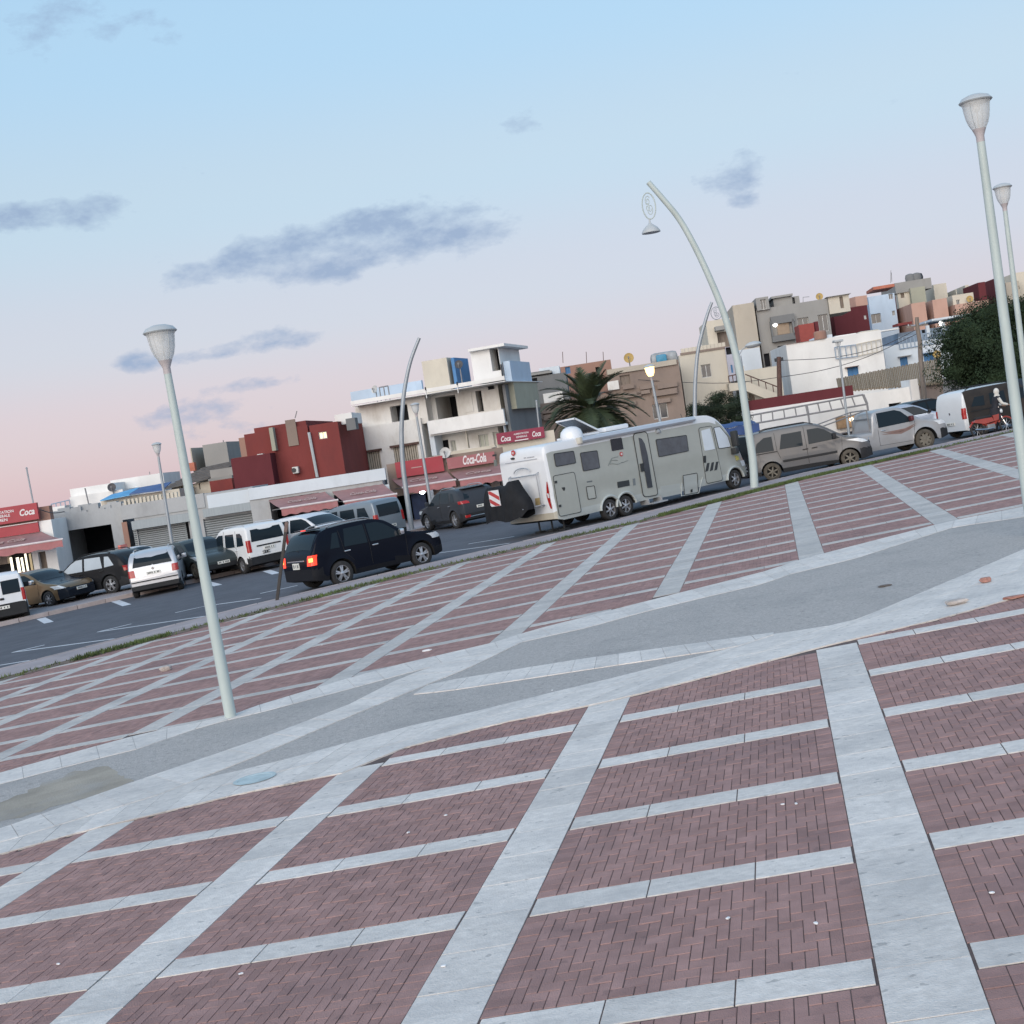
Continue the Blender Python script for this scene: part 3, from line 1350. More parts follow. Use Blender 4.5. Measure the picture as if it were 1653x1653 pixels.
    def plate(s, end, z, txt, parent, w=.5, h=.11, y=0.0):
        xe = s.xr(z) if end == 'rear' else s.xf(z)
        sg = -1 if end == 'rear' else 1
        mb = MB()
        x0 = xe + sg * .012
        mb.box(min(x0, x0 + sg * .02), max(x0, x0 + sg * .02), y - w / 2, y + w / 2, z - h / 2, z + h / 2)
        p = mb.build('number_plate', M_PLATE, parent)
        t = MB()
        xt = x0 + sg * .0225
        k = len(txt)
        for i, ch in enumerate(txt):
            if ch == ' ':
                continue
            yy = y + (w * .84) * ((i + .5) / k - .5) * (1 if sg < 0 else -1) * -1
            cw = w * .84 / k * .32
            t.add([(xt, yy - cw, z - h * .28), (xt, yy + cw, z - h * .28), (xt, yy + cw, z + h * .28), (xt, yy - cw, z + h * .28)], [(0, 1, 2, 3)])
        dg = t.build('digits', M_PTXT, p)
        dg['kind'] = 'stuff'
        return p

    def mirrors(s, x, z, m, parent, big=1.0):
        for sd in (-1, 1):
            mb = MB()
            y = s.hw(x, z)
            a, b = sorted((sd * (y + .02), sd * (y + .02 + .17 * big)))
            mb.box(x - .06, x + .07, a, b, z, z + .16 * big, .03)
            a, b = sorted((sd * (y - .02), sd * (y + .05)))
            mb.box(x - .02, x + .04, a, b, z - .01, z + .04)
            o = mb.build('mirror', m, parent, True)

    def handles(s, xs, z, m, parent):
        for x in xs:
            for sd in (-1, 1):
                y = s.hw(x, z)
                a, b = sorted((sd * (y - .005), sd * (y + .035)))
                mb = MB()
                mb.box(x - .10, x + .10, a, b, z - .018, z + .018, .012)
                mb.build('door_handle', m, parent, True)

    def seams(s, lines, parent, r=.006):
        for pts in lines:
            for sd in (-1, 1):
                mb = MB()
                q = []
                for (xa, za), (xb, zb) in zip(pts, pts[1:]):
                    for k in range(5):
                        x, z = xa + (xb - xa) * k / 4, za + (zb - za) * k / 4
                        q.append((x, sd * (s.hw(x, z) + .001), z))
                mb.tube(q, r, 4)
                mb.build('door_seam', M_UNDER, parent)

    def rails(s, x0, x1, m, parent, inset=.14, h=.05):
        for sd in (-1, 1):
            pts = []
            for k in range(9):
                x = x0 + (x1 - x0) * k / 8
                t = s.top(x)
                hh = h * (0.1 if k in (0, 8) else 1)
                pts.append((x, sd * (s.hw(x, t - .05) - inset), t - .02 + hh))
            mb = MB()
            mb.tube(pts, .018, 6)
            mb.build('roof_rail', m, parent, True)

    def wheels(s, parent, style='five', dirty=False, w=.21):
        for a in s.axles:
            for sd in (-1, 1):
                make_wheel(parent, a, sd * (s.W / 2 - w / 2 + .005), s.r, w, sd, style, dirty)


def car_matrix(car, rear_px, front_px, side, off=-.12, yaw=None, at=None):
    """frame of a car from the pixels where its near side tyres touch the road (side -1: right side seen)"""
    if at is None:
        pr, pf = G(*rear_px, off), G(*front_px, off)
    else:
        pr = G(*at, off)
    if yaw is not None:
        h = np.array([math.cos(yaw), math.sin(yaw), 0.0])
    else:
        h = pf - pr
    up = NW
    h = h - up * (h @ up)
    h /= np.linalg.norm(h)
    left = np.cross(up, h)
    if at is None:
        mid = (pr + pf) / 2
        o = mid - h * (car.ra + car.fa) / 2 - left * side * (car.W / 2 - car.tw * .5)
    else:
        o = pr - h * car.ra - left * side * (car.W / 2 - car.tw * .5)
    M = Matrix.Identity(4)
    for i in range(3):
        M[i][0], M[i][1], M[i][2], M[i][3] = h[i], left[i], up[i], o[i]
    return M


def std_parts(car, root, m_body, m_trim, trim_z=.0, bump_f=None, bump_r=None, m_bump=None, roof=None):
    """hull split into body, bumpers, sill cladding, underbody"""
    def classify(x, y, z):
        if bump_r and x < bump_r[0] and z < bump_r[1]:
            return 'rear_bumper'
        if bump_f and x > car.L - bump_f[0] and z < bump_f[1]:
            return 'front_bumper'
        if z < trim_z and car.bot(x) < trim_z:
            return 'sill_trim'
        return 'body'
    res = car.body(root, classify)
    for nm, mb in res.items():
        mm = {'body': m_body, 'underbody': M_UNDER, 'sill_trim': m_trim}.get(nm, m_bump or m_trim)
        for piece in mb:
            piece.build(nm, mm, root, True, 32)
    return res


# ----- profiles
def P_tucson():
    c = Car(4.33, 1.80, [(0, .80), (.03, .98), (.10, 1.10), (.26, 1.38), (.44, 1.57), (.75, 1.655), (1.5, 1.685), (2.1, 1.665), (2.45, 1.58), (3.12, 1.13), (3.3, 1.07), (3.8, 1.0), (4.1, .93), (4.26, .82), (4.33, .66)],
            .98, .86, 3.49, .345, .24, .17, .55, .4, .22, .13)
    return c


def P_van(L=4.21, H=1.80, W=1.80):
    k = L / 4.21
    return Car(L, W, [(0, .75), (.015, 1.1), (.07, 1.55), (.16, H - .08), (.4, H - .015), (1.2 * k, H), (2.1 * k, H - .01), (2.5 * k, H - .09), (2.75 * k, H - .24), (3.25 * k, 1.22), (3.4 * k, 1.12), (3.75 * k, 1.02), (4.02 * k, .90), (4.16 * k, .76), (L, .58)],
               1.02, .72 * k, (.72 + 2.69) * k, .315, .22, .12, .5, .25, .2, .06)


def P_hatch(L=4.2, H=1.48, W=1.74):
    k = L / 4.2
    return Car(L, W, [(0, .70), (.03, .88), (.12, 1.0), (.35, 1.18), (.7, H - .08), (1.1, H), (1.9 * k, H), (2.3 * k, H - .1), (3.0 * k, 1.0), (3.2 * k, .93), (3.8 * k, .82), (4.08 * k, .7), (L, .55)],
               .88, .72, .72 + 2.6 * k, .30, .2, .2, .55, .4, .22, .12)


def P_mpv():
    return Car(4.40, 1.79, [(0, .72), (.03, .95), (.08, 1.1), (.24, 1.45), (.42, 1.58), (.8, 1.65), (1.8, 1.66), (2.3, 1.58), (3.15, 1.12), (3.3, 1.05), (3.9, .92), (4.25, .78), (4.4, .58)],
               .97, .83, 3.51, .315, .2, .17, .55, .35, .2, .08)


def P_suv():
    return Car(4.45, 1.86, [(0, .75), (.03, .98), (.10, 1.12), (.30, 1.38), (.55, 1.55), (.9, 1.63), (1.6, 1.66), (2.2, 1.63), (2.6, 1.5), (3.2, 1.12), (3.4, 1.06), (4.0, .96), (4.3, .82), (4.45, .62)],
               1.0, .86, 3.53, .36, .24, .19, .55, .4, .2, .12)


def windows(car, root, polys, m=None):
    for p in polys:
        car.side_poly('window', p, m or M_GLASS, root)


CARS = []


def finish(root):
    CARS.append(root)
    return root


# 1 --- black SUV with lit tail lamps
def build_black_suv():
    c = P_tucson()
    M = car_matrix(c, (553, 946), (684, 914), -1)
    t = thing('parked_car', 'black SUV with glowing red brake lamps beside the brick plaza', 'car', M, group='cars in the car park')
    pb = paint('black paint', (.006, .008, .015), .2, .22)
    tr = mat('dark cladding', (.012, .013, .017), .55, var=.1, spec=.15)
    std_parts(c, t, pb, tr, .42, (.42, .50), (.30, .62))
    windows(c, t, [[(.62, 1.06), (.92, 1.05), (.96, 1.47), (.80, 1.46)], [(1.06, 1.04), (1.80, 1.02), (1.80, 1.53), (1.18, 1.52)], [(1.90, 1.02), (3.00, 1.01), (2.45, 1.44), (2.24, 1.525), (1.90, 1.53)]])
    c.top_pane('windshield', 2.52, 3.08, M_GLASS, t)
    c.top_pane('rear_window', .13, .42, M_GLASS, t, .14)
    for sd in (-1, 1):
        l = c.end_patch('tail_lamp', 'rear', sd, -.15, .17, .72, .99, M_REDON, t, .014)
        c.end_patch('bulb', 'rear', sd, -.05, .07, .82, .92, M_REDHOT, l, .02)
        c.end_patch('headlamp', 'front', sd, -.36, .22, .74, .90, M_HEAD, t, .012)
    mb = MB()
    x = c.xr(.86)
    mb.box(x - .035, x - .01, -.48, .48, .845, .885, .008)
    mb.build('chrome_strip', M_CHROME, t, True)
    mb = MB()
    mb.box(.40, .62, -.55, .55, 1.645, 1.672, .008)
    sp = mb.build('spoiler', pb, t, True)
    mb = MB()
    mb.box(.385, .40, -.13, .13, 1.645, 1.668)
    mb.build('brake_light', M_REDON, sp)
    mb = MB()
    mb.tube([(c.xr(1.12) - .02, -.05, 1.12), (c.xr(1.2) - .02, .25, 1.19)], .012, 5)
    mb.build('wiper', M_PLAS, t)
    c.plate('rear', .74, '24 8 31', t, .36, .17)
    c.mirrors(2.86, 1.04, M_CHROME, t)
    c.handles((1.12, 2.02), .92, M_CHROME, t)
    c.rails(.75, 2.15, mat('rail grey', (.35, .36, .38), .4, .5, var=0), t)
    c.seams([[(1.84, 1.55), (1.86, .42)], [(1.0, 1.5), (1.04, .9), (1.30, .62)], [(3.06, 1.02), (3.02, .42)]], t)
    mb = MB()
    for i in range(3):
        mb.box(4.30, 4.345, -.45, .45, .58 + i * .07, .61 + i * .07)
    mb.build('grille', M_CHROME, t)
    c.wheels(t, 'five', w=.22)
    return finish(t)


# 2 --- grey van with muddy wheels
def build_grey_van():
    c = P_van(4.25, 1.80, 1.82)
    M = car_matrix(c, (1247, 776), (1377, 753), -1)
    t = thing('parked_van', 'grey-brown family van with muddy wheels by the ornate curved lamp', 'van', M, group='cars in the car park')
    pb = paint('grey bronze paint', (.10, .103, .112), .1, .36, .15, (.16, .135, .11))
    std_parts(c, t, pb, M_PLAS, .36, (.40, .60), (.22, .52))
    windows(c, t, [[(.22, 1.06), (.90, 1.04), (.90, 1.55), (.62, 1.55), (.34, 1.38)], [(1.10, 1.05), (1.92, 1.04), (1.94, 1.56), (1.24, 1.56)], [(2.12, 1.05), (3.22, 1.08), (2.72, 1.48), (2.52, 1.565), (2.14, 1.57)]])
    c.top_pane('windshield', 2.62, 3.30, M_GLASS, t)
    c.end_pane('rear_window', 'rear', .62, 1.08, 1.5, M_GLASS, t)
    for sd in (-1, 1):
        c.end_patch('tail_lamp', 'rear', sd, -.10, .12, .90, 1.32, M_RED, t, .012)
        c.end_patch('headlamp', 'front', sd, -.46, .28, .80, .97, M_HEAD, t, .014, shape=lambda f: (-.46 + .25 * (1 - f), .22))
        mb = MB()
        y0, y1 = sorted((sd * (c.hw(1.8, .62) + .002), sd * (c.hw(1.8, .62) + .022)))
        mb.box(1.15, 3.05, y0, y1, .58, .66, .008)
        mb.build('side_moulding', M_PLAS, t, True)
        mb = MB()
        y0, y1 = sorted((sd * (c.hw(.7, 1.0) + .002), sd * (c.hw(.7, 1.0) + .012)))
        mb.box(.16, 1.0, y0, y1, .985, 1.015)
        mb.build('door_rail', M_PLAS, t)
    c.mirrors(3.02, 1.10, M_PLAS, t, 1.25)
    c.handles((1.98, 2.30), .90, M_PLAS, t)
    c.rails(.5, 2.4, M_PLAS, t, .16, .05)
    c.seams([[(2.03, 1.7), (2.04, .40)], [(1.0, 1.66), (1.0, 1.05), (1.10, .70)], [(3.28, 1.1), (3.2, .45)]], t)
    c.plate('front', .50, '6 A 4172', t)
    mb = MB()
    mb.box(4.20, 4.262, -.34, .34, .66, .78, .01)
    mb.build('grille', M_PLAS, t, True)
    mb = MB()
    mb.lathe([(.001, .02), (.06, .012), (.07, 0)], (4.262, 0, .82), 4, 'x')
    mb.build('badge', M_CHROME, t)
    c.wheels(t, 'six', True)
    return finish(t)


# 3 --- silver pickup
def build_pickup():
    c = Car(5.2, 1.80, [(0, .92), (.03, .99), (1.0, 1.0), (2.20, 1.0), (2.24, 1.05), (2.27, 1.5), (2.36, 1.70), (2.7, 1.765), (3.2, 1.765), (3.5, 1.69), (4.1, 1.22), (4.25, 1.14), (4.7, 1.07), (5.0, .98), (5.14, .86), (5.2, .62)],
            1.05, 1.12, 4.20, .375, .30, .15, .5, .2, .2, .05, .09)
    M = car_matrix(c, None, None, -1, yaw=math.radians(9), at=(1358, 760))
    # anchor on the visible front wheel
    pf = G(1495, 725, -.12)
    h = np.array(M.col[0][:3])
    left = np.array(M.col[1][:3])
    o = pf - h * c.fa + left * (c.W / 2 - .1)
    for i in range(3):
        M[i][3] = o[i]
    t = thing('pickup_truck', 'silver pickup truck with dark swoosh decal and muddy front wheel', 'pickup', M, group='cars in the car park')
    pb = paint('silver paint', (.37, .375, .39), .3, .32, .25, (.22, .18, .14))
    std_parts(c, t, pb, M_PLAS, .0, (.36, .66), (.2, .6))
    windows(c, t, [[(2.46, 1.10), (3.86, 1.12), (3.44, 1.55), (3.22, 1.64), (2.50, 1.64)]])
    c.top_pane('windshield', 3.42, 4.12, M_GLASS, t)
    streak = mat('streak', (.20, .13, .115), .4, var=.1)  # brown swoosh along the cab side
    for i, (a, b) in enumerate((((2.5, .86), (3.95, .98)), ((2.6, .80), (3.8, .92)))):
        pts = [(a[0], a[1]), (3.3, .80 - i * .05), (3.6, .84 - i * .05), b, (3.6, .87 - i * .05), (3.3, .83 - i * .05)]
        c.side_poly('streak', [(2.5, .90 - i * .06), (3.3, .80 - i * .06), (3.65, .88 - i * .05), (3.95, 1.02 - i * .05), (3.6, .94 - i * .05), (3.3, .86 - i * .06)], streak, t, .006, rows=8)
    for sd in (-1, 1):
        c.end_patch('tail_lamp', 'rear', sd, -.08, .10, .66, .92, M_RED, t)
        c.end_patch('headlamp', 'front', sd, -.34, .34, .82, .98, M_HEAD, t, .014)
        c.end_patch('fog_lamp', 'front', sd, .10, .22, .50, .60, M_HEAD, t, .014)
    mb = MB()
    for i in range(3):
        mb.box(5.15, 5.215, -.42, .42, .74 + i * .065, .775 + i * .065)
    mb.build('grille', M_CHROME, t)
    c.mirrors(3.72, 1.14, mat('dark red', (.09, .02, .025), .4, var=0), t, 1.2)
    c.handles((2.62,), .98, M_CHROME, t)
    c.seams([[(3.9, 1.12), (3.75, .45)], [(2.44, 1.6), (2.42, .45), (3.7, .42)]], t)
    c.plate('front', .58, '6 B 7315', t)
    # load bed rack behind the cab
    mb = MB()
    for sd in (-1, 1):
        mb.tube([(2.2, sd * .72, 1.0), (2.2, sd * .70, 1.82)], .025, 6)
        mb.tube([(.2, sd * .72, 1.0), (.2, sd * .70, 1.5)], .025, 6)
        mb.tube([(.2, sd * .70, 1.5), (2.2, sd * .70, 1.82)], .025, 6)
    mb.tube([(2.2, -.7, 1.82), (2.2, .7, 1.82)], .025, 6)
    mb.tube([(2.2, -.7, 1.5), (2.2, .7, 1.5)], .02, 6)
    mb.build('bed_rack', M_STEEL, t)
    c.wheels(t, 'steel', True, w=.24)
    return finish(t)


# 4 --- white van seen from the rear left
def build_white_van():
    c = P_van(4.36, 1.82, 1.78)
    M = car_matrix(c, None, None, 1, yaw=math.radians(126), at=(398, 926))
    t = thing('parked_van', 'white van with black rear bumper behind the slanted black post', 'van', M, group='cars in the car park')
    pb = paint('white paint', (.72, .73, .74), 0, .35)
    std_parts(c, t, pb, M_PLAS, .40, (.36, .55), (.26, .60))
    windows(c, t, [[(.30, 1.08), (.92, 1.06), (.92, 1.55), (.60, 1.55), (.42, 1.45)], [(1.12, 1.06), (1.98, 1.05), (1.98, 1.56), (1.2, 1.56)], [(2.18, 1.06), (3.30, 1.10), (2.80, 1.48), (2.58, 1.57), (2.18, 1.57)]])
    c.top_pane('windshield', 2.72, 3.38, M_GLASS, t)
    c.end_pane('rear_window', 'rear', .68, 1.16, 1.62, M_GLASS, t, .016, .62)
    for sd in (-1, 1):
        c.end_patch('tail_lamp', 'rear', sd, -.09, .11, .78, 1.24, M_RED, t, .016)
        c.end_patch('headlamp', 'front', sd, -.4, .28, .8, .96, M_HEAD, t)
    x = c.xr(.98)
    mb = MB()
    mb.box(x - .03, x - .006, -.5, .5, .95, 1.0)
    mb.build('handle_strip', M_PLAS, t)
    c.plate('rear', .86, '51207 A 6', t, .46, .11)
    # rear emblem: two facing brackets
    mb = MB()
    x = c.xr(.70) - .02
    for sg in (-1, 1):
        y0 = .16
        mb.prism([(y0 + sg * .005, .66), (y0 + sg * .15, .66), (y0 + sg * .15, .685), (y0 + sg * .06, .685), (y0 + sg * .06, .735), (y0 + sg * .15, .735), (y0 + sg * .15, .76), (y0 + sg * .005, .76), (y0 + sg * .03, .71)], x - .006, x + .02, 'x')
    mb.build('emblem', M_PLAS, t)
    c.mirrors(3.05, 1.10, M_PLAS, t, 1.2)
    c.handles((1.05, 2.3), .92, pb, t)
    c.rails(.5, 2.5, mat('rail white', (.5, .5, .52), .4, .3, var=0), t, .16, .05)
    c.seams([[(2.1, 1.7), (2.1, .42)], [(1.02, 1.66), (1.04, .6)]], t)
    c.wheels(t, 'six')
    return finish(t)


# 5 --- silver people carrier from behind
def build_silver_mpv():
    c = P_mpv()
    M = car_matrix(c, None, None, 1, yaw=math.radians(101), at=(222, 965))
    t = thing('parked_car', 'silver people carrier seen from behind with black rear window', 'car', M, group='cars in the car park')
    pb = paint('pale silver paint', (.56, .57, .60), .45, .3)
    std_parts(c, t, pb, M_PLAS, .34, (.36, .45), (.26, .46))
    windows(c, t, [[(.50, 1.06), (1.0, 1.04), (1.0, 1.5), (.72, 1.48)], [(1.12, 1.04), (1.9, 1.03), (1.9, 1.53), (1.16, 1.52)], [(2.0, 1.03), (3.0, 1.04), (2.45, 1.45), (2.25, 1.53), (2.0, 1.53)]])
    c.top_pane('windshield', 2.38, 3.1, M_GLASS, t)
    c.end_pane('rear_window', 'rear', .70, 1.10, 1.52, M_GLASS, t, .02, .58)
    for sd in (-1, 1):
        c.end_patch('tail_lamp', 'rear', sd, -.12, .18, .76, 1.02, M_RED, t, .016)
        c.end_patch('headlamp', 'front', sd, -.4, .28, .7, .86, M_HEAD, t)
    c.plate('rear', .84, '8294 A 50', t, .50, .11)
    mb = MB()
    mb.lathe([(.055, -.012), (.055, .0)], (c.xr(.98) - .008, 0, .98), 16, 'x')
    mb.build('badge', M_CHROME, t)
    mb = MB()
    mb.box(c.xr(.6) - .03, c.xr(.6) - .004, -.82, .82, .56, .60, .008)
    mb.build('bumper_strip', M_PLAS, t, True)
    c.mirrors(2.95, 1.06, pb, t)
    c.rails(.7, 2.2, M_CHROME, t)
    c.wheels(t, 'five')
    return finish(t)


# 6 --- dark SUV parked beyond the motorhome
def build_dark_suv():
    c = P_suv()
    M = car_matrix(c, None, None, 1, yaw=math.radians(119), at=(740, 853))
    t = thing('parked_car', 'dark grey crossover with chrome tailpipe trim behind the covered bicycles', 'car', M, group='cars in the car park')
    pb = paint('graphite paint', (.045, .05, .06), .4, .25)
    std_parts(c, t, pb, M_PLAS, .42, (.4, .5), (.28, .58))
    windows(c, t, [[(.62, 1.10), (1.0, 1.07), (1.0, 1.46), (.85, 1.44)], [(1.1, 1.06), (1.95, 1.05), (1.95, 1.52), (1.25, 1.50)], [(2.05, 1.05), (3.1, 1.05), (2.6, 1.40), (2.35, 1.51), (2.05, 1.52)]])
    c.top_pane('windshield', 2.65, 3.2, M_GLASS, t)
    c.end_pane('rear_window', 'rear', .70, 1.16, 1.50, M_GLASS, t, .02, .56)
    for sd in (-1, 1):
        l = c.end_patch('tail_lamp', 'rear', sd, -.22, .32, .98, 1.10, M_RED, t, .016)
        c.end_patch('reflector', 'rear', sd, -.02, .22, .40, .50, M_RED, t, .014)
        c.end_patch('headlamp', 'front', sd, -.4, .3, .74, .88, M_HEAD, t)
    mb = MB()
    x = c.xr(.42)
    mb.box(x - .03, x, -.62, .62, .40, .44, .008)
    mb.build('chrome_trim', M_CHROME, t, True)
    mb = MB()
    mb.box(.38, .70, -.56, .56, 1.565, 1.595, .008)
    mb.build('spoiler', pb, t, True)
    c.plate('rear', .78, '7715 B 4', t, .5, .11)
    c.mirrors(3.0, 1.07, pb, t)
    c.handles((1.15, 2.15), .95, M_CHROME, t)
    c.rails(.9, 2.3, mat('rail silver', (.5, .51, .53), .35, .6, var=0), t)
    c.seams([[(2.0, 1.55), (2.0, .45)], [(1.04, 1.45), (1.06, 1.0), (1.3, .7)]], t)
    c.wheels(t, 'five', w=.23)
    return finish(t)


# 7 --- black SUV on the far side, facing away to the left
def build_far_suv():
    c = P_suv()
    M = car_matrix(c, None, None, 1, yaw=math.radians(160), at=(184, 958), off=.0)
    t = thing('parked_car', 'black SUV parked before the dark open garage', 'car', M, group='cars in the car park')
    pb = paint('soft black paint', (.022, .022, .024), .2, .35)
    std_parts(c, t, pb, M_PLAS, .45, (.4, .5), (.28, .58))
    windows(c, t, [[(.55, 1.10), (1.0, 1.07), (1.0, 1.48), (.80, 1.46)], [(1.1, 1.06), (1.95, 1.05), (1.95, 1.52), (1.2, 1.50)], [(2.05, 1.05), (3.1, 1.05), (2.6, 1.40), (2.35, 1.51), (2.05, 1.52)]], M_GLASSB)
    c.top_pane('windshield', 2.65, 3.2, M_GLASS, t)
    c.end_pane('rear_window', 'rear', .66, 1.16, 1.50, M_GLASS, t, .02, .56)
    for sd in (-1, 1):
        c.end_patch('tail_lamp', 'rear', sd, -.12, .2, .82, 1.02, M_RED, t, .016)
        c.end_patch('headlamp', 'front', sd, -.4, .3, .74, .88, M_HEAD, t)
    c.mirrors(3.0, 1.07, M_PLAS, t)
    c.handles((1.15, 2.15), .95, M_PLAS, t)
    c.rails(.8, 2.3, M_PLAS, t)
    c.wheels(t, 'five', w=.22)
    return finish(t)


# 8 --- brown saloon facing the road
def build_brown_car():
    c = P_hatch(4.3, 1.47, 1.74)
    M = car_matrix(c, None, None, -1, yaw=math.radians(-28), at=(30, 990), off=.0)
    pf = G(84, 979, 0.0)
    h = np.array(M.col[0][:3])
    left = np.array(M.col[1][:3])
    o = pf - h * c.fa + left * (c.W / 2 - .1)
    for i in range(3):
        M[i][3] = o[i]
    t = thing('parked_car', 'golden brown saloon with black bonnet facing the road', 'car', M, group='cars in the car park')
    pb = paint('golden brown paint', (.20, .135, .075), .45, .3)

    def classify(x, y, z):
        if x > 2.95 and z > .80 and abs(y) < .72:
            return 'bonnet'
        if x > c.L - .40 and z < .62:
            return 'front_bumper'
        return 'body'
    pk = paint('dark bonnet paint', (.016, .02, .028), .3, .2)
    for nm, lst in c.body(t, classify).items():
        for mb in lst:
            mb.build(nm, {'body': pb, 'bonnet': pk, 'front_bumper': pk, 'underbody': M_UNDER}[nm], t, True, 32)
    windows(c, t, [[(.75, .96), (1.5, .94), (1.5, 1.33), (1.05, 1.33)], [(1.6, .94), (2.9, .93), (2.45, 1.22), (2.2, 1.33), (1.6, 1.34)]])
    c.top_pane('windshield', 2.35, 3.0, M_GLASS, t)
    for sd in (-1, 1):
        c.end_patch('tail_lamp', 'rear', sd, -.12, .2, .72, .86, M_RED, t)
        c.end_patch('headlamp', 'front', sd, -.42, .3, .62, .76, M_HEAD, t)
    c.plate('front', .52, '40618 B 6', t)
    c.mirrors(2.75, .96, M_CHROME, t)
    c.handles((1.7,), .84, M_CHROME, t)
    c.seams([[(1.55, 1.36), (1.55, .32)], [(2.95, .92), (2.9, .32)]], t)
    c.wheels(t, 'seven')
    return finish(t)


# 9 --- white van cut by the left edge
def build_left_van():
    c = P_van(4.1, 1.82, 1.72)
    M = car_matrix(c, None, None, -1, yaw=math.radians(112), at=(45, 1000))
    t = thing('parked_van', 'white van with wide black lower bumper and upright rear window', 'van', M, group='cars in the car park')
    pb = paint('white paint b', (.70, .72, .75), 0, .35)
    std_parts(c, t, pb, M_PLAS, .5, (.36, .55), (.34, .74))
    windows(c, t, [[(.30, 1.08), (.92, 1.06), (.92, 1.55), (.60, 1.55), (.42, 1.45)], [(2.1, 1.06), (3.15, 1.10), (2.65, 1.48), (2.45, 1.57), (2.1, 1.57)]])
    c.top_pane('windshield', 2.6, 3.2, M_GLASS, t)
    for y0, y1 in ((-.70, -.10), (.10, .70)):
        mb = MB()
        rows = []
        for i in range(5):
            z = 1.06 + .48 * i / 4
            rows.append([(c.xr(z) - .016, y0 + (y1 - y0) * k / 3, z) for k in range(4)])
        mb.grid(rows)
        mb.build('rear_window', M_GLASS, t, True)
    for sd in (-1, 1):
        c.end_patch('tail_lamp', 'rear', sd, -.05, .09, .76, 1.2, M_RED, t, .016)
    mb = MB()
    mb.box(c.xr(.9) - .03, c.xr(.9), -.12, .02, .88, .96, .01)
    mb.build('door_handle', M_PLAS, t, True)
    c.plate('rear', .62, '3961 A 8', t)
    c.mirrors(2.95, 1.10, M_PLAS, t, 1.2)
    c.wheels(t, 'steel')
    return finish(t)


# 10 --- simpler cars further back
def simple_car(c, M, name, label, pb, style='six', kind='car', glass=None, off=0.0, dirty=False, group='cars in the car park', taxi=False):
    t = thing(name, label, kind, M, group=group)
    std_parts(c, t, pb, M_PLAS, .36, (.36, .45), (.25, .48))
    H, L = c.H, c.L
    b = c.belt + .05
    k = L / 4.3
    van = H > 1.7
    ra = .3 if van else .8
    windows(c, t, [[(ra * k, b), (1.0 * k, b), (1.0 * k, H - .25), ((ra + .25) * k, H - .26)] if van else [(.85 * k, b), (1.55 * k, b), (1.55 * k, H - .14), (1.1 * k, H - .15)],
                   [(1.12 * k, b), (2.0 * k, b), (2.0 * k, H - .24), (1.2 * k, H - .24)] if van else [(1.64 * k, b), (2.95 * k, b + .01), (2.5 * k, H - .26), (2.25 * k, H - .15), (1.64 * k, H - .14)]] +
            ([[(2.16 * k, b), (3.2 * k, b + .04), (2.75 * k, H - .34), (2.5 * k, H - .24), (2.16 * k, H - .23)]] if van else []), glass)
    c.top_pane('windshield', 2.72 * k if van else 2.42 * k, 3.32 * k if van else 3.0 * k, M_GLASS, t)
    if van:
        c.end_pane('rear_window', 'rear', .62, b + .03, H - .24, M_GLASS, t, .016)
    else:
        c.top_pane('rear_window', .30, .75, M_GLASS, t, .14)
    for sd in (-1, 1):
        c.end_patch('tail_lamp', 'rear', sd, -.1, .14, .80, 1.2 if van else .95, M_RED, t, .014)
        c.end_patch('headlamp', 'front', sd, -.4, .28, .68, .84, M_HEAD, t, .012)
    c.mirrors(2.9 * k, b, M_PLAS, t)
    c.handles((1.2 * k, 2.1 * k), c.belt - .08, pb, t)
    c.plate('rear', .66, '61 7 204', t)
    c.plate('front', .46, '61 7 204', t)
    c.wheels(t, style, dirty)
    if taxi:
        mb = MB()
        x = 1.6 * k
        mb.box(x - .08, x + .08, -.22, .22, c.top(x) + .0, c.top(x) + .17, .02)
        mb.build('roof_sign', mat('roof sign red', (.55, .16, .13), .5, var=.1), t, True)
    return finish(t)


build_black_suv()
build_grey_van()
build_pickup()
build_white_van()
build_silver_mpv()
build_dark_suv()
build_far_suv()
build_brown_car()
build_left_van()
c = P_van(4.2, 1.82, 1.75)
simple_car(c, car_matrix(c, None, None, 1, yaw=math.radians(142), at=(596, 882), off=-.1), 'parked_van', 'silver-blue van half hidden behind the black SUV, under an awning', paint('ice blue paint', (.21, .245, .28), .3), 'six', 'van')
c = P_hatch(4.1, 1.5, 1.72)
M_ = car_matrix(c, None, None, -1, yaw=math.radians(-52), at=(262, 934), off=0.03)
pf_ = G(320, 934, .03) - np.array(M_.col[0][:3]) * c.fa + np.array(M_.col[1][:3]) * (c.W / 2 - .1)
for i in range(3):
    M_[i][3] = pf_[i]
simple_car(c, M_, 'parked_car', 'dark green-grey car between the silver people carrier and the white van', paint('dark green paint', (.05, .062, .065), .35), 'five', glass=M_GLASS, dirty=True)
c = P_hatch(4.2, 1.52, 1.74)
simple_car(c, car_matrix(c, None, None, 1, yaw=math.radians(155), at=(214, 940), off=0.0), 'taxi_cab', 'white car with small red roof sign behind the black SUV', paint('white paint c', (.66, .67, .69), 0), 'six', taxi=True)
c = P_mpv()
simple_car(c, car_matrix(c, None, None, -1, yaw=math.radians(-35), at=(455, 905), off=0.0), 'parked_car', 'white car with raked windscreen just beyond the white van', paint('white paint d', (.66, .67, .70), 0), 'six')
c = P_hatch(4.2, 1.55, 1.74)
simple_car(c, car_matrix(c, None, None, 1, yaw=math.radians(150), at=(520, 884), off=0.0), 'parked_car', 'grey hatchback in the shade of the red shop awning', paint('mid grey paint', (.16, .17, .19), .3), 'six')
c = P_mpv()
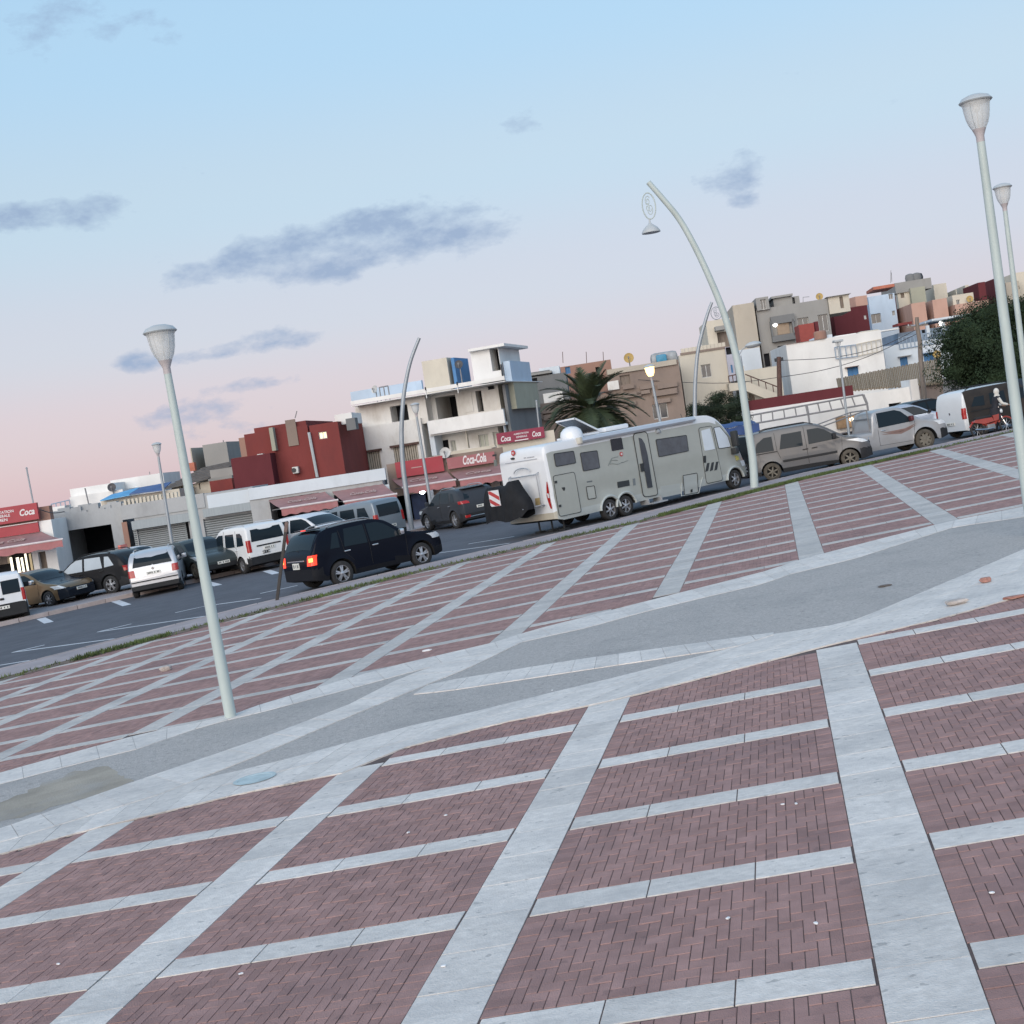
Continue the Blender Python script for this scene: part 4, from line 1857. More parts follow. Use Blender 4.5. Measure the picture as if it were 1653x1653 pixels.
simple_car(c, car_matrix(c, None, None, 1, yaw=math.radians(120), at=(1207, 772)), 'parked_car', 'black car mostly hidden between motorhome nose and grey van', paint('black paint b', (.014, .018, .022), .2), 'six')
c = P_hatch(4.2, 1.5, 1.74)
simple_car(c, car_matrix(c, None, None, -1, yaw=math.radians(-5), at=(1430, 712)), 'parked_car', 'pale blue saloon behind the silver pickup', paint('pale blue paint', (.38, .43, .52), .4), 'six')
c = P_hatch(4.2, 1.5, 1.74)
simple_car(c, car_matrix(c, None, None, -1, yaw=math.radians(20), at=(1480, 697)), 'parked_car', 'black saloon in front of the white wall, beyond the pale blue one', paint('black paint c', (.016, .017, .02), .2), 'six')
c = P_mpv()
simple_car(c, car_matrix(c, None, None, -1, yaw=math.radians(10), at=(1655, 668)), 'parked_car', 'dark car partly hidden by the lamp posts beside the big tree', paint('dark blue paint', (.03, .04, .055), .3), 'six')


# 11 --- dark van with white rear doors
def build_two_tone_van():
    c = P_van(4.5, 1.86, 1.80)
    M = car_matrix(c, None, None, -1, yaw=math.radians(17), at=(1587, 702))
    t = thing('parked_van', 'dark van with white rear doors and roof, muddy wheels, next to the motorcycle', 'van', M, group='cars in the car park')
    pw = paint('white paint e', (.68, .70, .72), 0, .35)
    pd = paint('dark brown paint', (.035, .032, .032), .3, .25, .3, (.10, .08, .06))

    def classify(x, y, z):
        if x < .13 or (z > c.top(x) - .035 and abs(y) < .8):
            return 'rear_doors' if x < .13 else 'roof'
        if z < .45:
            return 'sill_trim'
        return 'body'
    for nm, lst in c.body(t, classify).items():
        for mb in lst:
            mb.build(nm, {'body': pd, 'rear_doors': pw, 'roof': pw, 'sill_trim': M_PLAS, 'underbody': M_UNDER}[nm], t, True, 32)
    windows(c, t, [[(.38, 1.16), (1.0, 1.12), (1.05, 1.5), (.62, 1.5)], [(1.25, 1.12), (2.0, 1.1), (2.0, 1.55), (1.3, 1.54)], [(2.2, 1.1), (3.4, 1.12), (2.9, 1.5), (2.7, 1.58), (2.2, 1.58)]])
    c.top_pane('windshield', 2.8, 3.5, M_GLASS, t)
    for sd in (-1, 1):
        c.end_patch('tail_lamp', 'rear', sd, -.10, .10, .74, 1.16, M_RED, t, .016)
        c.end_patch('headlamp', 'front', sd, -.4, .28, .8, .96, M_HEAD, t)
    mb = MB()
    mb.lathe([(.05, -.01), (.05, 0)], (c.xr(1.0) - .006, 0, 1.0), 12, 'x')
    mb.build('badge', M_CHROME, t)
    c.plate('rear', .6, '2208 A 9', t)
    c.rails(.4, 2.4, M_PLAS, t, .16, .07)
    c.mirrors(3.2, 1.12, M_PLAS, t, 1.2)
    for sd in (-1, 1):
        mb = MB()
        y0, y1 = sorted((sd * (c.hw(1.0, .98) + .003), sd * (c.hw(1.0, .98) + .018)))
        mb.box(.3, 1.5, y0, y1, .955, 1.0)
        mb.build('door_rail', M_PLAS, t)
    c.wheels(t, 'six', True)
    return finish(t)


build_two_tone_van()
# ---------------------------------------------------------------- motorhome
def build_motorhome():
    pr = G(998, 836, -.12)
    W = 2.30
    h = np.array([math.cos(math.radians(40)), math.sin(math.radians(40)), 0.0])
    h -= NW * (h @ NW)
    h /= np.linalg.norm(h)
    wb = 3.0
    while PIX(pr + h * wb)[0] < 1186:          # the front wheel stands at this column
        wb += .01
    left = np.cross(NW, h)
    M = Matrix.Identity(4)
    org = pr + left * (W / 2 - .12)                 # on the centre line, above the mid point of the rear axles
    for i in range(3):
        M[i][0], M[i][1], M[i][2], M[i][3] = h[i], left[i], NW[i], org[i]
    Mi = M.inverted()
    cl = Mi @ Vector(CAM)

    def SP(px, py, y=-W / 2):
        """pixel -> (x, z) on the right flank"""
        d = Mi.to_3x3() @ Vector(ray(px, py))
        t = (y - cl.y) / d.y
        p = cl + d * t
        return p.x, p.z

    def RP(px, py, x):
        """pixel -> (y, z) on the rear wall"""
        d = Mi.to_3x3() @ Vector(ray(px, py))
        t = (x - cl.x) / d.x
        p = cl + d * t
        return p.y, p.z

    XR = SP(884, 760)[0]
    XN = SP(1212, 770)[0]
    ZR = SP(900, 712)[1]
    HB = max(2.72, min(3.05, ZR))
    r = .335
    c_grey = mat('camper grey paint', (.42, .435, .40), .35, .25, var=.03, coat=.3)
    c_white = mat('camper white', (.70, .72, .75), .38, 0, var=.03, scale=2, coat=.3, stain=.2, stcol=(.5, .5, .5), stscale=1.2)
    c_trim = mat('camper seal', (.03, .033, .036), .6, var=0)
    c_lgrey = mat('camper light grey', (.44, .47, .46), .4, .1, var=.03)
    c_win = mat('camper window', (.075, .085, .10), .10, var=.25, scale=3, spec=.6)
    c_blind = mat('camper blind', (.62, .68, .74), .25, var=.05, scale=3)
    c_beige = mat('camper beige bumper', (.46, .43, .36), .45, var=.04)
    t = thing('motorhome', 'long grey and white motorhome with twin rear axles parked along the plaza', 'motorhome', M)
    L = XN - XR
    # body outline in side view: x from the rear (0) to the nose (L)
    top = [(0, HB - .30), (.03, HB - .14), (.14, HB - .03), (.4, HB), (L - 2.3, HB), (L - 1.75, HB - .03), (L - 1.35, HB - .16), (L - 1.0, HB - .45), (L - .62, HB - .98), (L - .34, HB - 1.38), (L - .12, HB - 1.78), (L - .03, HB - 2.0), (L, HB - 2.2)]
    car = Car(L, W, top, 1.3, -XR, -XR + wb, r, .34, .035, .9, .25, .13, .06, .07)
    tx = .36
    car.axles = [-XR - tx, -XR + tx, -XR + wb]
    car.clr = .36
    roof_z = HB - .36

    def classify(x, y, z):
        if x < .10 and z < .70:
            return 'rear_bumper'
        if x < .10:
            return 'rear_wall'
        if z > roof_z - (.0 if x < L - 2.0 else 0) and x < L - .9:
            return 'roof'
        if z > car.top(x) - .1:
            return 'roof' if x < L - 1.1 else 'bonnet'
        if z < .55 and x < L - 1.2:
            return 'skirt'
        return 'side_panel'
    mm = {'rear_bumper': c_beige, 'rear_wall': c_white, 'roof': c_white, 'bonnet': c_white, 'skirt': c_lgrey, 'side_panel': c_grey, 'underbody': M_UNDER}
    shift = Matrix.Translation((XR, 0, 0))
    for nm, lst in car.body(t, classify).items():
        for mb in lst:
            mb.v = [(p[0] + XR, p[1], p[2]) for p in mb.v]
            mb.build(nm, mm[nm], t, True, 30)

    def hwl(x, z):
        return car.hw(x - XR, z)

    def panel(name, pts, m, parent, off=.012, th=.01, rows=4):
        """raised panel on the right flank from (x, z) points"""
        mb = MB()
        n = len(pts)
        A = [(x, -(hwl(x, z) + off), z) for x, z in pts]
        B = [(x, -(hwl(x, z) + off - th - .01), z) for x, z in pts]
        mb.add(A + B, [tuple(range(n))] + [(i, (i + 1) % n, n + (i + 1) % n, n + i) for i in range(n)])
        return mb.build(name, m, parent)

    def quad(TL, TR, BR, BL):
        return [SP(*TL), SP(*TR), SP(*BR), SP(*BL)]

    def rounded(q, rad, n=4):
        """round the corners of a quad given in order"""
        out = []
        k = len(q)
        for i in range(k):
            p0, p, p1 = Vector(q[i - 1]), Vector(q[i]), Vector(q[(i + 1) % k])
            d0, d1 = (p0 - p).normalized(), (p1 - p).normalized()
            for j in range(n + 1):
                s = j / n
                a, b = p + d0 * rad, p + d1 * rad
                out.append(tuple((a * (1 - s) * (1 - s) + p * 2 * s * (1 - s) + b * s * s)))
        return out

    def outline(name, q, parent, rad=.012, off=.012, closed=True, m=None):
        mb = MB()
        pts = [(x, -(hwl(x, z) + off), z) for x, z in q]
        if closed:
            pts.append(pts[0])
        mb.tube(pts, rad, 6, cap=not closed)
        return mb.build(name, m or c_trim, parent, True)

    z7 = lambda x, y: (780 + x / 7.514, 660 + y / 7.514)
    z8 = lambda x, y: (980 + x / 6.8875, 640 + y / 6.8875)
    # windows
    for q in ((z7(860, 545), z7(1100, 510), z7(1125, 655), z7(885, 700)), (z7(1180, 535), z7(1385, 505), z7(1415, 715), z7(1215, 755)), (z8(545, 480), z8(885, 430), z8(905, 605), z8(575, 672))):
        qq = rounded(quad(*q), .05)
        w = panel('window', qq, c_win, t, .014)
        outline('window_frame', qq, w, .014)
    q = rounded(quad(z8(40, 475), z8(165, 455), z8(185, 585), z8(58, 607)), .03)
    panel('window', q, mat('dark window', (.012, .014, .022), .12, var=0), t, .016)
    # cab side windows with the blinds drawn
    q = rounded(quad(z8(1048, 380), z8(1145, 352), z8(1200, 585), z8(1085, 605)), .04)
    panel('cab_window', q, c_blind, t, .014)
    q = rounded([SP(*z8(1188, 345)), SP(*z8(1255, 335)), SP(*z8(1340, 440)), SP(*z8(1375, 560)), SP(*z8(1240, 580))], .04)
    w = panel('cab_window', q, c_blind, t, .014)
    outline('window_frame', q, w, .012)
    # habitation door
    q = rounded(quad(z8(290, 415), z8(445, 388), z8(565, 1095), z8(400, 1118)), .14)
    d = panel('door', q, c_grey, t, .018, .015)
    outline('door_seal', q, d, .014, .02)
    q = [SP(*z8(a, b)) for a, b in ((352, 458), (385, 470), (415, 520), (445, 640), (500, 1010), (445, 1020), (400, 760), (372, 600))]
    panel('door_glass', q, mat('door glass', (.05, .058, .07), .12, var=.2, scale=3), d, .032, .006)
    q = quad(z8(362, 748), z8(400, 742), z8(412, 832), z8(374, 838))
    panel('door_handle', q, c_trim, d, .045, .02)
    # cab door
    q = rounded([SP(*z8(1020, 350)), SP(*z8(1165, 325)), SP(*z8(1285, 930)), SP(*z8(1105, 970))], .10)
    d = panel('door', q, c_grey, t, .011, .008)
    outline('door_seal', q, d, .010, .012)
    panel('door_handle', rounded(quad(z8(1068, 662), z8(1092, 658), z8(1100, 735), z8(1076, 740)), .02), c_trim, d, .03, .02)
    for a in ((1098, 1138, 1090), (1150, 1188, 1142), (1200, 1236, 1192)):
        i = a[0]
        q = quad(z8(a[0] + 12, 742 - (i - 1098) * .14), z8(a[1] + 2, 736 - (i - 1098) * .14), z8(a[1] - 16, 826 - (i - 1098) * .14), z8(a[0] - 8, 838 - (i - 1098) * .14))
        panel('air_slot', q, c_trim, d, .020, .004)
    # garage hatch at the rear
    q = rounded(quad(z7(845, 815), z7(1105, 765), z7(1190, 1250), z7(925, 1305)), .09)
    d = panel('garage_hatch', q, c_grey, t, .014, .008)
    outline('hatch_seal', q, d, .010, .014)
    for a in ((865, 875, 890, 905), (915, 1165, 940, 1195)):
        panel('latch', quad(z7(a[0], a[1]), z7(a[2], a[1] - 4), z7(a[2] + 3, a[3] - 4), z7(a[0] + 3, a[3])), c_trim, d, .03, .01)
    panel('hatch_emblem', [SP(*z7(a, b)) for a, b in ((948, 955), (985, 950), (1000, 985), (1130, 972), (1132, 992), (985, 1015))], c_trim, d, .022, .004)
    # service hatch, vents
    q = rounded(quad(z7(1250, 945), z7(1350, 932), z7(1368, 1080), z7(1272, 1098)), .03)
    d = panel('service_hatch', q, c_grey, t, .012)
    outline('hatch_seal', q, d, .012, .016)
    panel('vent', quad(z7(1255, 880), z7(1320, 868), z7(1326, 902), z7(1260, 912)), mat('vent grey', (.16, .18, .19), .6, var=0), t, .014)
    q = quad(z8(115, 950), z8(245, 928), z8(252, 990), z8(122, 1018))
    v = panel('vent', q, c_trim, t, .016)
    panel('vent', quad(z8(285, 915), z8(312, 910), z8(318, 985), z8(292, 990)), mat('vent grey', (.16, .18, .19), .6, var=0), t, .014)
    # lowered locker by the front, hanging open
    q = rounded(quad(z8(838, 880), z8(995, 850), z8(1020, 1065), z8(865, 1095)), .05)
    d = panel('locker_door', q, c_lgrey, t, .022, .01)
    outline('hatch_seal', q, d, .013, .026)
    panel('latch', quad(z8(930, 1035), z8(948, 1030), z8(952, 1062), z8(934, 1066)), c_trim, d, .034, .008)
    outline('locker_frame', [SP(*z8(a, b)) for a, b in ((820, 960), (835, 1105), (1030, 1072), (1055, 900))], t, .018, .022, False, c_lgrey)
    panel('kick_panel', quad(z8(590, 1000), z8(815, 965), z8(830, 1080), z8(608, 1125)), c_lgrey, t, .010)
    # wheel arch mouldings
    for ax in (-tx, tx, wb):
        mb = MB()
        pts = []
        for k in range(13):
            a = math.pi * k / 12
            x, z = ax - math.cos(a) * (r + .11), r + math.sin(a) * (r + .10)
            pts.append((x, -(W / 2 + .008), max(z, .36)))
        mb.tube(pts, .045, 6)
        mb.build('arch_moulding', c_lgrey, t, True)
    # roof edge awning case
    a0, a1 = SP(*(760 + 630 / 3.593, 540 + 600 / 3.593)), SP(*(760 + 1290 / 3.593, 540 + 480 / 3.593))
    mb = MB()
    zc = HB - .10
    mb.prism([(-W / 2 + .10, zc - .10), (-W / 2 - .06, zc - .10), (-W / 2 - .10, zc - .03), (-W / 2 - .06, zc + .06), (-W / 2 + .10, zc + .08)], a0[0], a1[0], 'x')
    aw = mb.build('awning_case', mat('awning case', (.50, .53, .58), .35, .3, var=.03), t, True, 30)
    mb = MB()
    mb.box(a0[0] - .10, a0[0] + .02, -W / 2 - .105, -W / 2 + .08, zc - .11, zc + .09, .015)
    mb.build('end_cap', mat('cap cream', (.52, .50, .44), .5, var=0), aw, True)
    # satellite dome
    mb = MB()
    xs_ = SP(*(780 + 890 / 7.514, 660 + 270 / 7.514), 0.2)[0]
    mb.lathe([(.36, 0), (.37, .12), (.33, .26), (.22, .36), (.09, .40), (.001, .41)], (xs_ + .1, -.35, HB - .02), 24)
    mb.build('satellite_dome', c_white, t, True, 60)
    # open skylight
    xk0, xk1 = SP(*(780 + 1200 / 7.514, 660 + 160 / 7.514))[0] + .25, SP(*(780 + 1600 / 7.514, 660 + 190 / 7.514))[0] + .2
    ln = min(1.1, xk1 - xk0)
    mb = MB()
    mb.box(xk0, xk0 + ln, -.45, .45, HB, HB + .07, .02)
    sk = mb.build('skylight', c_white, t, True)
    ang = math.radians(28)
    mb = MB()
    x1, z1 = xk0 + ln, HB + .08
    ca, sa = math.cos(ang), math.sin(ang)
    mb.hexa([(x1 - ln * ca, -.43, z1 + ln * sa), (x1, -.43, z1), (x1, .43, z1), (x1 - ln * ca, .43, z1 + ln * sa)],
            [(x1 - ln * ca + .01, -.43, z1 + ln * sa + .03), (x1 + .01, -.43, z1 + .03), (x1 + .01, .43, z1 + .03), (x1 - ln * ca + .01, .43, z1 + ln * sa + .03)])
    lid = mb.build('skylight_lid', c_win, sk)
    mb = MB()
    e = [(x1 - ln * ca, -.45, z1 + ln * sa + .015), (x1, -.45, z1 + .015), (x1, .45, z1 + .015), (x1 - ln * ca, .45, z1 + ln * sa + .015)]
    mb.tube(e + [e[0]], .03, 6, cap=False)
    mb.build('lid_frame', c_white, sk, True)
    mb = MB()
    mb.box(xk0 + ln + .25, xk0 + ln + 1.35, -.5, .4, HB, HB + .16, .06)
    mb.build('air_conditioner', c_white, t, True)
    mb = MB()
    mb.tube([(L + XR - 2.05, -.3, HB - .02), (L + XR - 2.1, -.3, HB + .14)], .01, 5)
    mb.build('aerial', c_trim, t)
    # porch lamp, red badge, script lettering along the flank
    x, z = SP(*z8(572, 390))
    mb = MB()
    mb.lathe([(.11, 0), (.10, .04), (.05, .07), (.001, .075)], (0, 0, 0), 14)
    mb.v = [(x + p[0], -(hwl(x, z) + p[2]), z + max(-.05, p[1])) for p in mb.v]
    mb.build('porch_lamp', mat('porch lamp', (.3, .32, .34), .4, var=0), t, True)
    red = mat('emblem red', (.45, .06, .06), .5, var=0)
    x, z = SP(940 + 868 / 13.775, 690 + 592 / 13.775)
    mb = MB()
    mb.lathe([(.075, 0), (.075, .006)], (0, 0, 0), 18)
    mb.v = [(x + p[0], -(hwl(x, z) + .012 + p[2]), z + p[1]) for p in mb.v]
    em = mb.build('emblem', red, t)
    mb = MB()
    mb.lathe([(.04, 0), (.04, .004)], (0, 0, 0), 14)
    mb.v = [(x + p[0] + .008, -(hwl(x, z) + .0185 + p[2]), z + p[1]) for p in mb.v]
    mb.build('emblem_centre', mat('emblem pale', (.6, .55, .55), .5, var=0), em)
    # flowing script, drawn as thin strokes
    strokes = [[(575, 850), (610, 770), (650, 690), (645, 740), (610, 815), (680, 805), (730, 812), (790, 815), (850, 795)], [(650, 690), (720, 660), (800, 650)], [(660, 730), (740, 725), (790, 735)], [(930, 765), (970, 745), (1020, 735)], [(860, 790), (880, 770), (900, 780), (930, 765)]]
    ink = mat('script grey', (.19, .22, .22), .5, var=0)
    for k, st in enumerate(strokes):
        outline('script_stroke', [SP(940 + a / 13.775, 690 + b / 13.775) for a, b in st], t, .007, .010, False, ink)
    # mirror at the windscreen
    x, z = SP(*z8(1385, 480))
    mb = MB()
    mb.box(x - .06, x + .10, -W / 2 - .26, -W / 2 + .0, z - .25, z + .30, .05)
    mb.build('mirror', c_trim, t, True)
    x, z = SP(*z8(1400, 605))
    mb = MB()
    mb.box(x - .10, x + .08, -W / 2 - .22, -W / 2 + .06, z - .12, z + .10, .04)
    mb.build('mirror_arm', c_trim, t, True)
    # windscreen glass on the raked nose
    mb = MB()
    rows = []
    for i in range(9):
        xx = L - 1.30 + (L * 0 + .62) * i / 8
        zz = car.top(xx)
        ww = car.hw(xx, zz - .08) - .12
        rows.append([(xx + XR + .012, ww * u, zz - .035 * abs(u) ** 2.5 + .008) for u in (-1, -.7, -.3, 0, .3, .7, 1)])
    mb.grid(rows)
    mb.build('windshield', c_blind, t, True)
    q = [SP(*z8(a, b)) for a, b in ((1425, 655), (1462, 662), (1478, 700), (1440, 712))]
    panel('sticker', q, mat('yellow sticker', (.45, .40, .12), .5, var=0), t, .03)
    for sd in (-1, 1):
        car.end_patch('headlamp', 'front', sd, -.3, .3, .72, .92, M_HEAD, t, .014).location.x = XR
    # front grille end and bumper trim
    # rear lamps: tall curved slivers
    for sd in (-1, 1):
        o = car.end_patch('tail_lamp', 'rear', sd, -.02, .10, .78, 1.62, M_RED, t, .02, rows=8, shape=lambda f: (.02 + .10 * (1 - f) * 0, .03 + .12 * math.sin(math.pi * (.15 + .8 * f))))
        o.location.x = XR
        o2 = car.end_patch('reversing_lamp', 'rear', sd, .03, .10, 1.12, 1.26, M_HEAD, o, .026)
    # rear wall details
    zz7 = z7
    xw = XR - .012

    def rquad(name, pts, m, parent, dx=0.0, th=.012):
        P = [RP(*zz7(*p), XR) for p in pts]
        mb = MB()
        n = len(P)
        A = [(xw - dx - th, y, z) for y, z in P]
        B = [(xw - dx + .012, y, z) for y, z in P]
        mb.add(A + B, [tuple(range(n))] + [(i, (i + 1) % n, n + (i + 1) % n, n + i) for i in range(n)])
        return mb.build(name, m, parent)
    em = rquad('rear_emblem', [(345, 515), (365, 500), (385, 512), (390, 545), (370, 572), (348, 555)], red, t)
    rquad('emblem_centre', [(355, 530), (368, 522), (378, 535), (368, 552)], mat('emblem pale', (.6, .55, .55), .5, var=0), em, .014, .003)
    rquad('rear_mark', [(335, 598), (365, 588), (385, 598), (380, 615), (345, 618)], c_trim, t)
    pale = mat('rear lettering', (.40, .42, .46), .6, var=0)
    rquad('rear_stripe', [(270, 660), (655, 600), (655, 610), (270, 670)], pale, t, 0, .004)
    for k, (a, b) in enumerate(((495, 520), (535, 560), (565, 590), (595, 620))):
        rquad('rear_letter', [(a, 602 - k * 4), (b, 597 - k * 4), (b, 585 - k * 4), (a, 590 - k * 4)], pale, t, 0, .004)
    rquad('side_window_rear', [(118, 555), (160, 548), (160, 570), (118, 578)], c_trim, t)
    rquad('corner_window', [(132, 620), (160, 615), (172, 690), (140, 695)], mat('corner glass', (.16, .18, .17), .3, var=0), t)
    # bicycle rack rails
    y0, z0 = RP(*zz7(245, 740), XR)
    y1, z1 = RP(*zz7(540, 830), XR)
    mb = MB()
    ya, yb = -.72, .62
    for yy in (ya, yb):
        mb.tube([(xw, yy, 1.95), (xw - .10, yy, 1.92), (xw - .12, yy, .95), (xw - .02, yy, .9)], .018, 6)
    mb.tube([(xw - .10, ya, 1.9), (xw - .10, yb, 1.9)], .018, 6)
    arc = []
    for k in range(9):
        a = math.pi * k / 8
        arc.append((xw - .09, -.05 - .38 * math.cos(a), 2.02 + .14 * math.sin(a)))
    mb.tube(arc, .016, 6)
    mb.tube([(xw - .12, ya - .15, .93), (xw - .12, yb + .15, .93)], .02, 6)
    mb.tube([(xw - .45, ya - .15, .93), (xw - .45, yb + .15, .93)], .02, 6)
    for yy in (ya, yb):
        mb.tube([(xw - .0, yy, .93), (xw - .9, yy, .93)], .02, 6)
    mb.build('bicycle_rack', mat('rack alloy', (.45, .47, .50), .4, .6, var=0), t, True)
    # wheels, jacks, step
    for ax in (-tx, tx, wb):
        for sd in (-1, 1):
            make_wheel(t, ax, sd * (W / 2 - .12), r, .22, sd, 'star')
    for (xx, yy) in ((XR + .65, .45), (XR + .75, -.05), (XR + .8, -.55)):
        mb = MB()
        mb.tube([(xx, yy, .45), (xx, yy, .06)], .03, 8)
        mb.box(xx - .12, xx + .12, yy - .12, yy + .12, 0.005, .06)
        mb.build('support_jack', c_trim, t)
    mb = MB()
    sx, sz = SP(*z8(520, 1180))
    mb.box(sx - .35, sx + .35, -W / 2 - .32, -W / 2 + .25, .20, .24)
    mb.box(sx - .33, sx - .30, -W / 2 - .1, -W / 2 + .3, .24, .38)
    mb.box(sx + .30, sx + .33, -W / 2 - .1, -W / 2 + .3, .24, .38)
    mb.build('entrance_step', mat('step alloy', (.5, .52, .55), .4, .5, var=.1), t)
    # rear licence plate area
    rquad('rear_plate_lamp', [(640, 1085), (690, 1075), (700, 1175), (650, 1185)], mat('amber', (.42, .32, .16), .4, var=.2), t, .02)
    # --- covered bicycles hanging on the rack: a thing of its own
    cov = thing('bicycle_cover', 'dark grey fabric cover draped over bicycles on the motorhome rack', 'bicycle cover', M @ Matrix.Translation((XR - .62, .22, 0)))
    rr = random.Random(3)
    rows = []
    prof = [(-.95, .80, 1.35, 1.30), (-.92, .76, 1.5, 1.5), (-.75, .72, 1.66, 1.7), (-.45, .70, 1.74, 1.72), (-.1, .70, 1.60, 1.6), (.2, .70, 1.62, 1.6), (.42, .70, 1.80, 1.8), (.58, .70, 1.78, 1.8), (.75, .74, 1.58, 1.6), (.95, .78, 1.36, 1.3), (1.05, .84, 1.2, 1.1), (1.08, .9, 1.1, 1.0)]
    # y runs left to right over the rack; top outline with two peaks like wheels and saddles
    outl = [(-1.02, 1.0), (-.99, 1.16), (-.80, 1.42), (-.62, 1.66), (-.50, 1.84), (-.40, 1.84), (-.2, 1.74), (.1, 1.70), (.45, 1.74), (.75, 1.72), (.95, 1.55), (1.02, 1.30)]
    f = pchip([p[0] for p in outl], [p[1] for p in outl])
    mb = MB()
    NYY = 40
    ring = []
    for i in range(NYY + 1):
        y = -1.02 + 2.04 * i / NYY
        zt = f(y)
        zb = .66 + .05 * math.sin(y * 5) + (.18 if abs(y) > .9 else 0) * (abs(y) - .9) / .12
        th = .44 * math.sqrt(max(.03, 1 - (y / 1.06) ** 4))
        col = []
        NZ = 9
        for k in range(NZ + 1):
            z = zb + (zt - zb) * k / NZ
            fold = .018 * math.sin(y * 19 + z * 4) * (1 - k / NZ) + .012 * math.sin(y * 37 + z * 9)
            col.append((-th * (1 - .55 * (k / NZ) ** 4) + fold, y, z))
        for k in range(NZ, -1, -1):
            z = zb + (zt - zb) * k / NZ
            col.append((th * .7 * (1 - .55 * (k / NZ) ** 4), y, z - .001))
        ring.append(col)
    mb.grid(ring)
    n = len(ring[0])
    mb.add(ring[0], [tuple(range(n))])
    mb.add(ring[-1], [tuple(range(n))[::-1]])
    mb.build('cover_cloth', mat('cover cloth', (.016, .017, .02), .8, spec=.2, var=.2, scale=4), cov, True, 60)
    # red and white warning board on the cover
    wd = MB()
    bx = -.43
    yc, zc2 = RP(*zz7(200, 985), XR - 1.05)
    yc = .12
    zc2 = 1.40
    hb, wbd = .25, .25
    wd.box(bx - .012, bx, yc - wbd, yc + wbd, zc2 - hb, zc2 + hb)
    board = wd.build('warning_board', mat('board white', (.66, .66, .68), .5, var=.06), cov)
    rb = mat('board red', (.42, .05, .05), .5, var=.1)
    for s0 in (-.52, -.02, .42):
        # diagonal band clipped to the board
        poly = [(s0, -1.0), (s0 + .26, -1.0), (s0 + .26 + 1.0, 1.0), (s0 + 1.0, 1.0)]
        poly = [((a - .25) * 1.0, b) for a, b in poly]

        def clip(P, ax, lim, sg):
            out = []
            for i in range(len(P)):
                p, q = P[i], P[(i + 1) % len(P)]
                ip, iq = sg * p[ax] <= sg * lim, sg * q[ax] <= sg * lim
                if ip:
                    out.append(p)
                if ip != iq:
                    tt = (lim - p[ax]) / (q[ax] - p[ax])
                    out.append(tuple(p[k] + (q[k] - p[k]) * tt for k in (0, 1)))
            return out
        P = [((a * 1.1) - .25, b * .5) for a, b in ((s0, -1.0), (s0 + .24, -1.0), (s0 + .24 + .9, 1.0), (s0 + .9, 1.0))]
        P = [(a, b * .5) for a, b in P]
        for ax, lim, sg in ((0, wbd - .01, 1), (0, -wbd + .01, -1), (1, hb - .01, 1), (1, -hb + .01, -1)):
            if len(P) >= 3:
                P = clip(P, ax, lim, sg)
        if len(P) >= 3:
            mb = MB()
            mb.add([(bx - .015, yc + a, zc2 + b) for a, b in P], [tuple(range(len(P)))])
            mb.build('red_stripe', rb, board)
    return t


build_motorhome()
# ---------------------------------------------------------------- street lamps, posts
M_POLE = mat('lamp post paint', (.44, .505, .495), .55, var=.10, scale=2, stain=.35, stcol=(.30, .33, .30), stscale=2.2, stretch=(1, 1, .3))
M_POLEG = mat('galvanised post', (.34, .37, .40), .5, .35, var=.08, scale=3)
M_COLLAR = mat('lamp collar', (.44, .40, .41), .6, var=.08)
M_CAP = mat('lamp cap', (.42, .45, .47), .5, var=.08)
M_LANT = mat('lantern plastic', (.80, .82, .83), .2, var=.04, scale=3, alpha=.42)
M_LANTON = mat('lantern lit', (.9, .7, .35), .3, var=0, emit=(1, .66, .22), estr=3.5)
M_BULB = mat('bulb glass', (.7, .7, .68), .2, var=0)


def frame_at(p, axis):
    z = Vector(axis).normalized()
    x = Vector((1, 0, 0))
    x = (x - z * x.dot(z)).normalized()
    y = z.cross(x)
    M = Matrix.Identity(4)
    for i in range(3):
        M[i][0], M[i][1], M[i][2], M[i][3] = x[i], y[i], z[i], p[i]
    return M


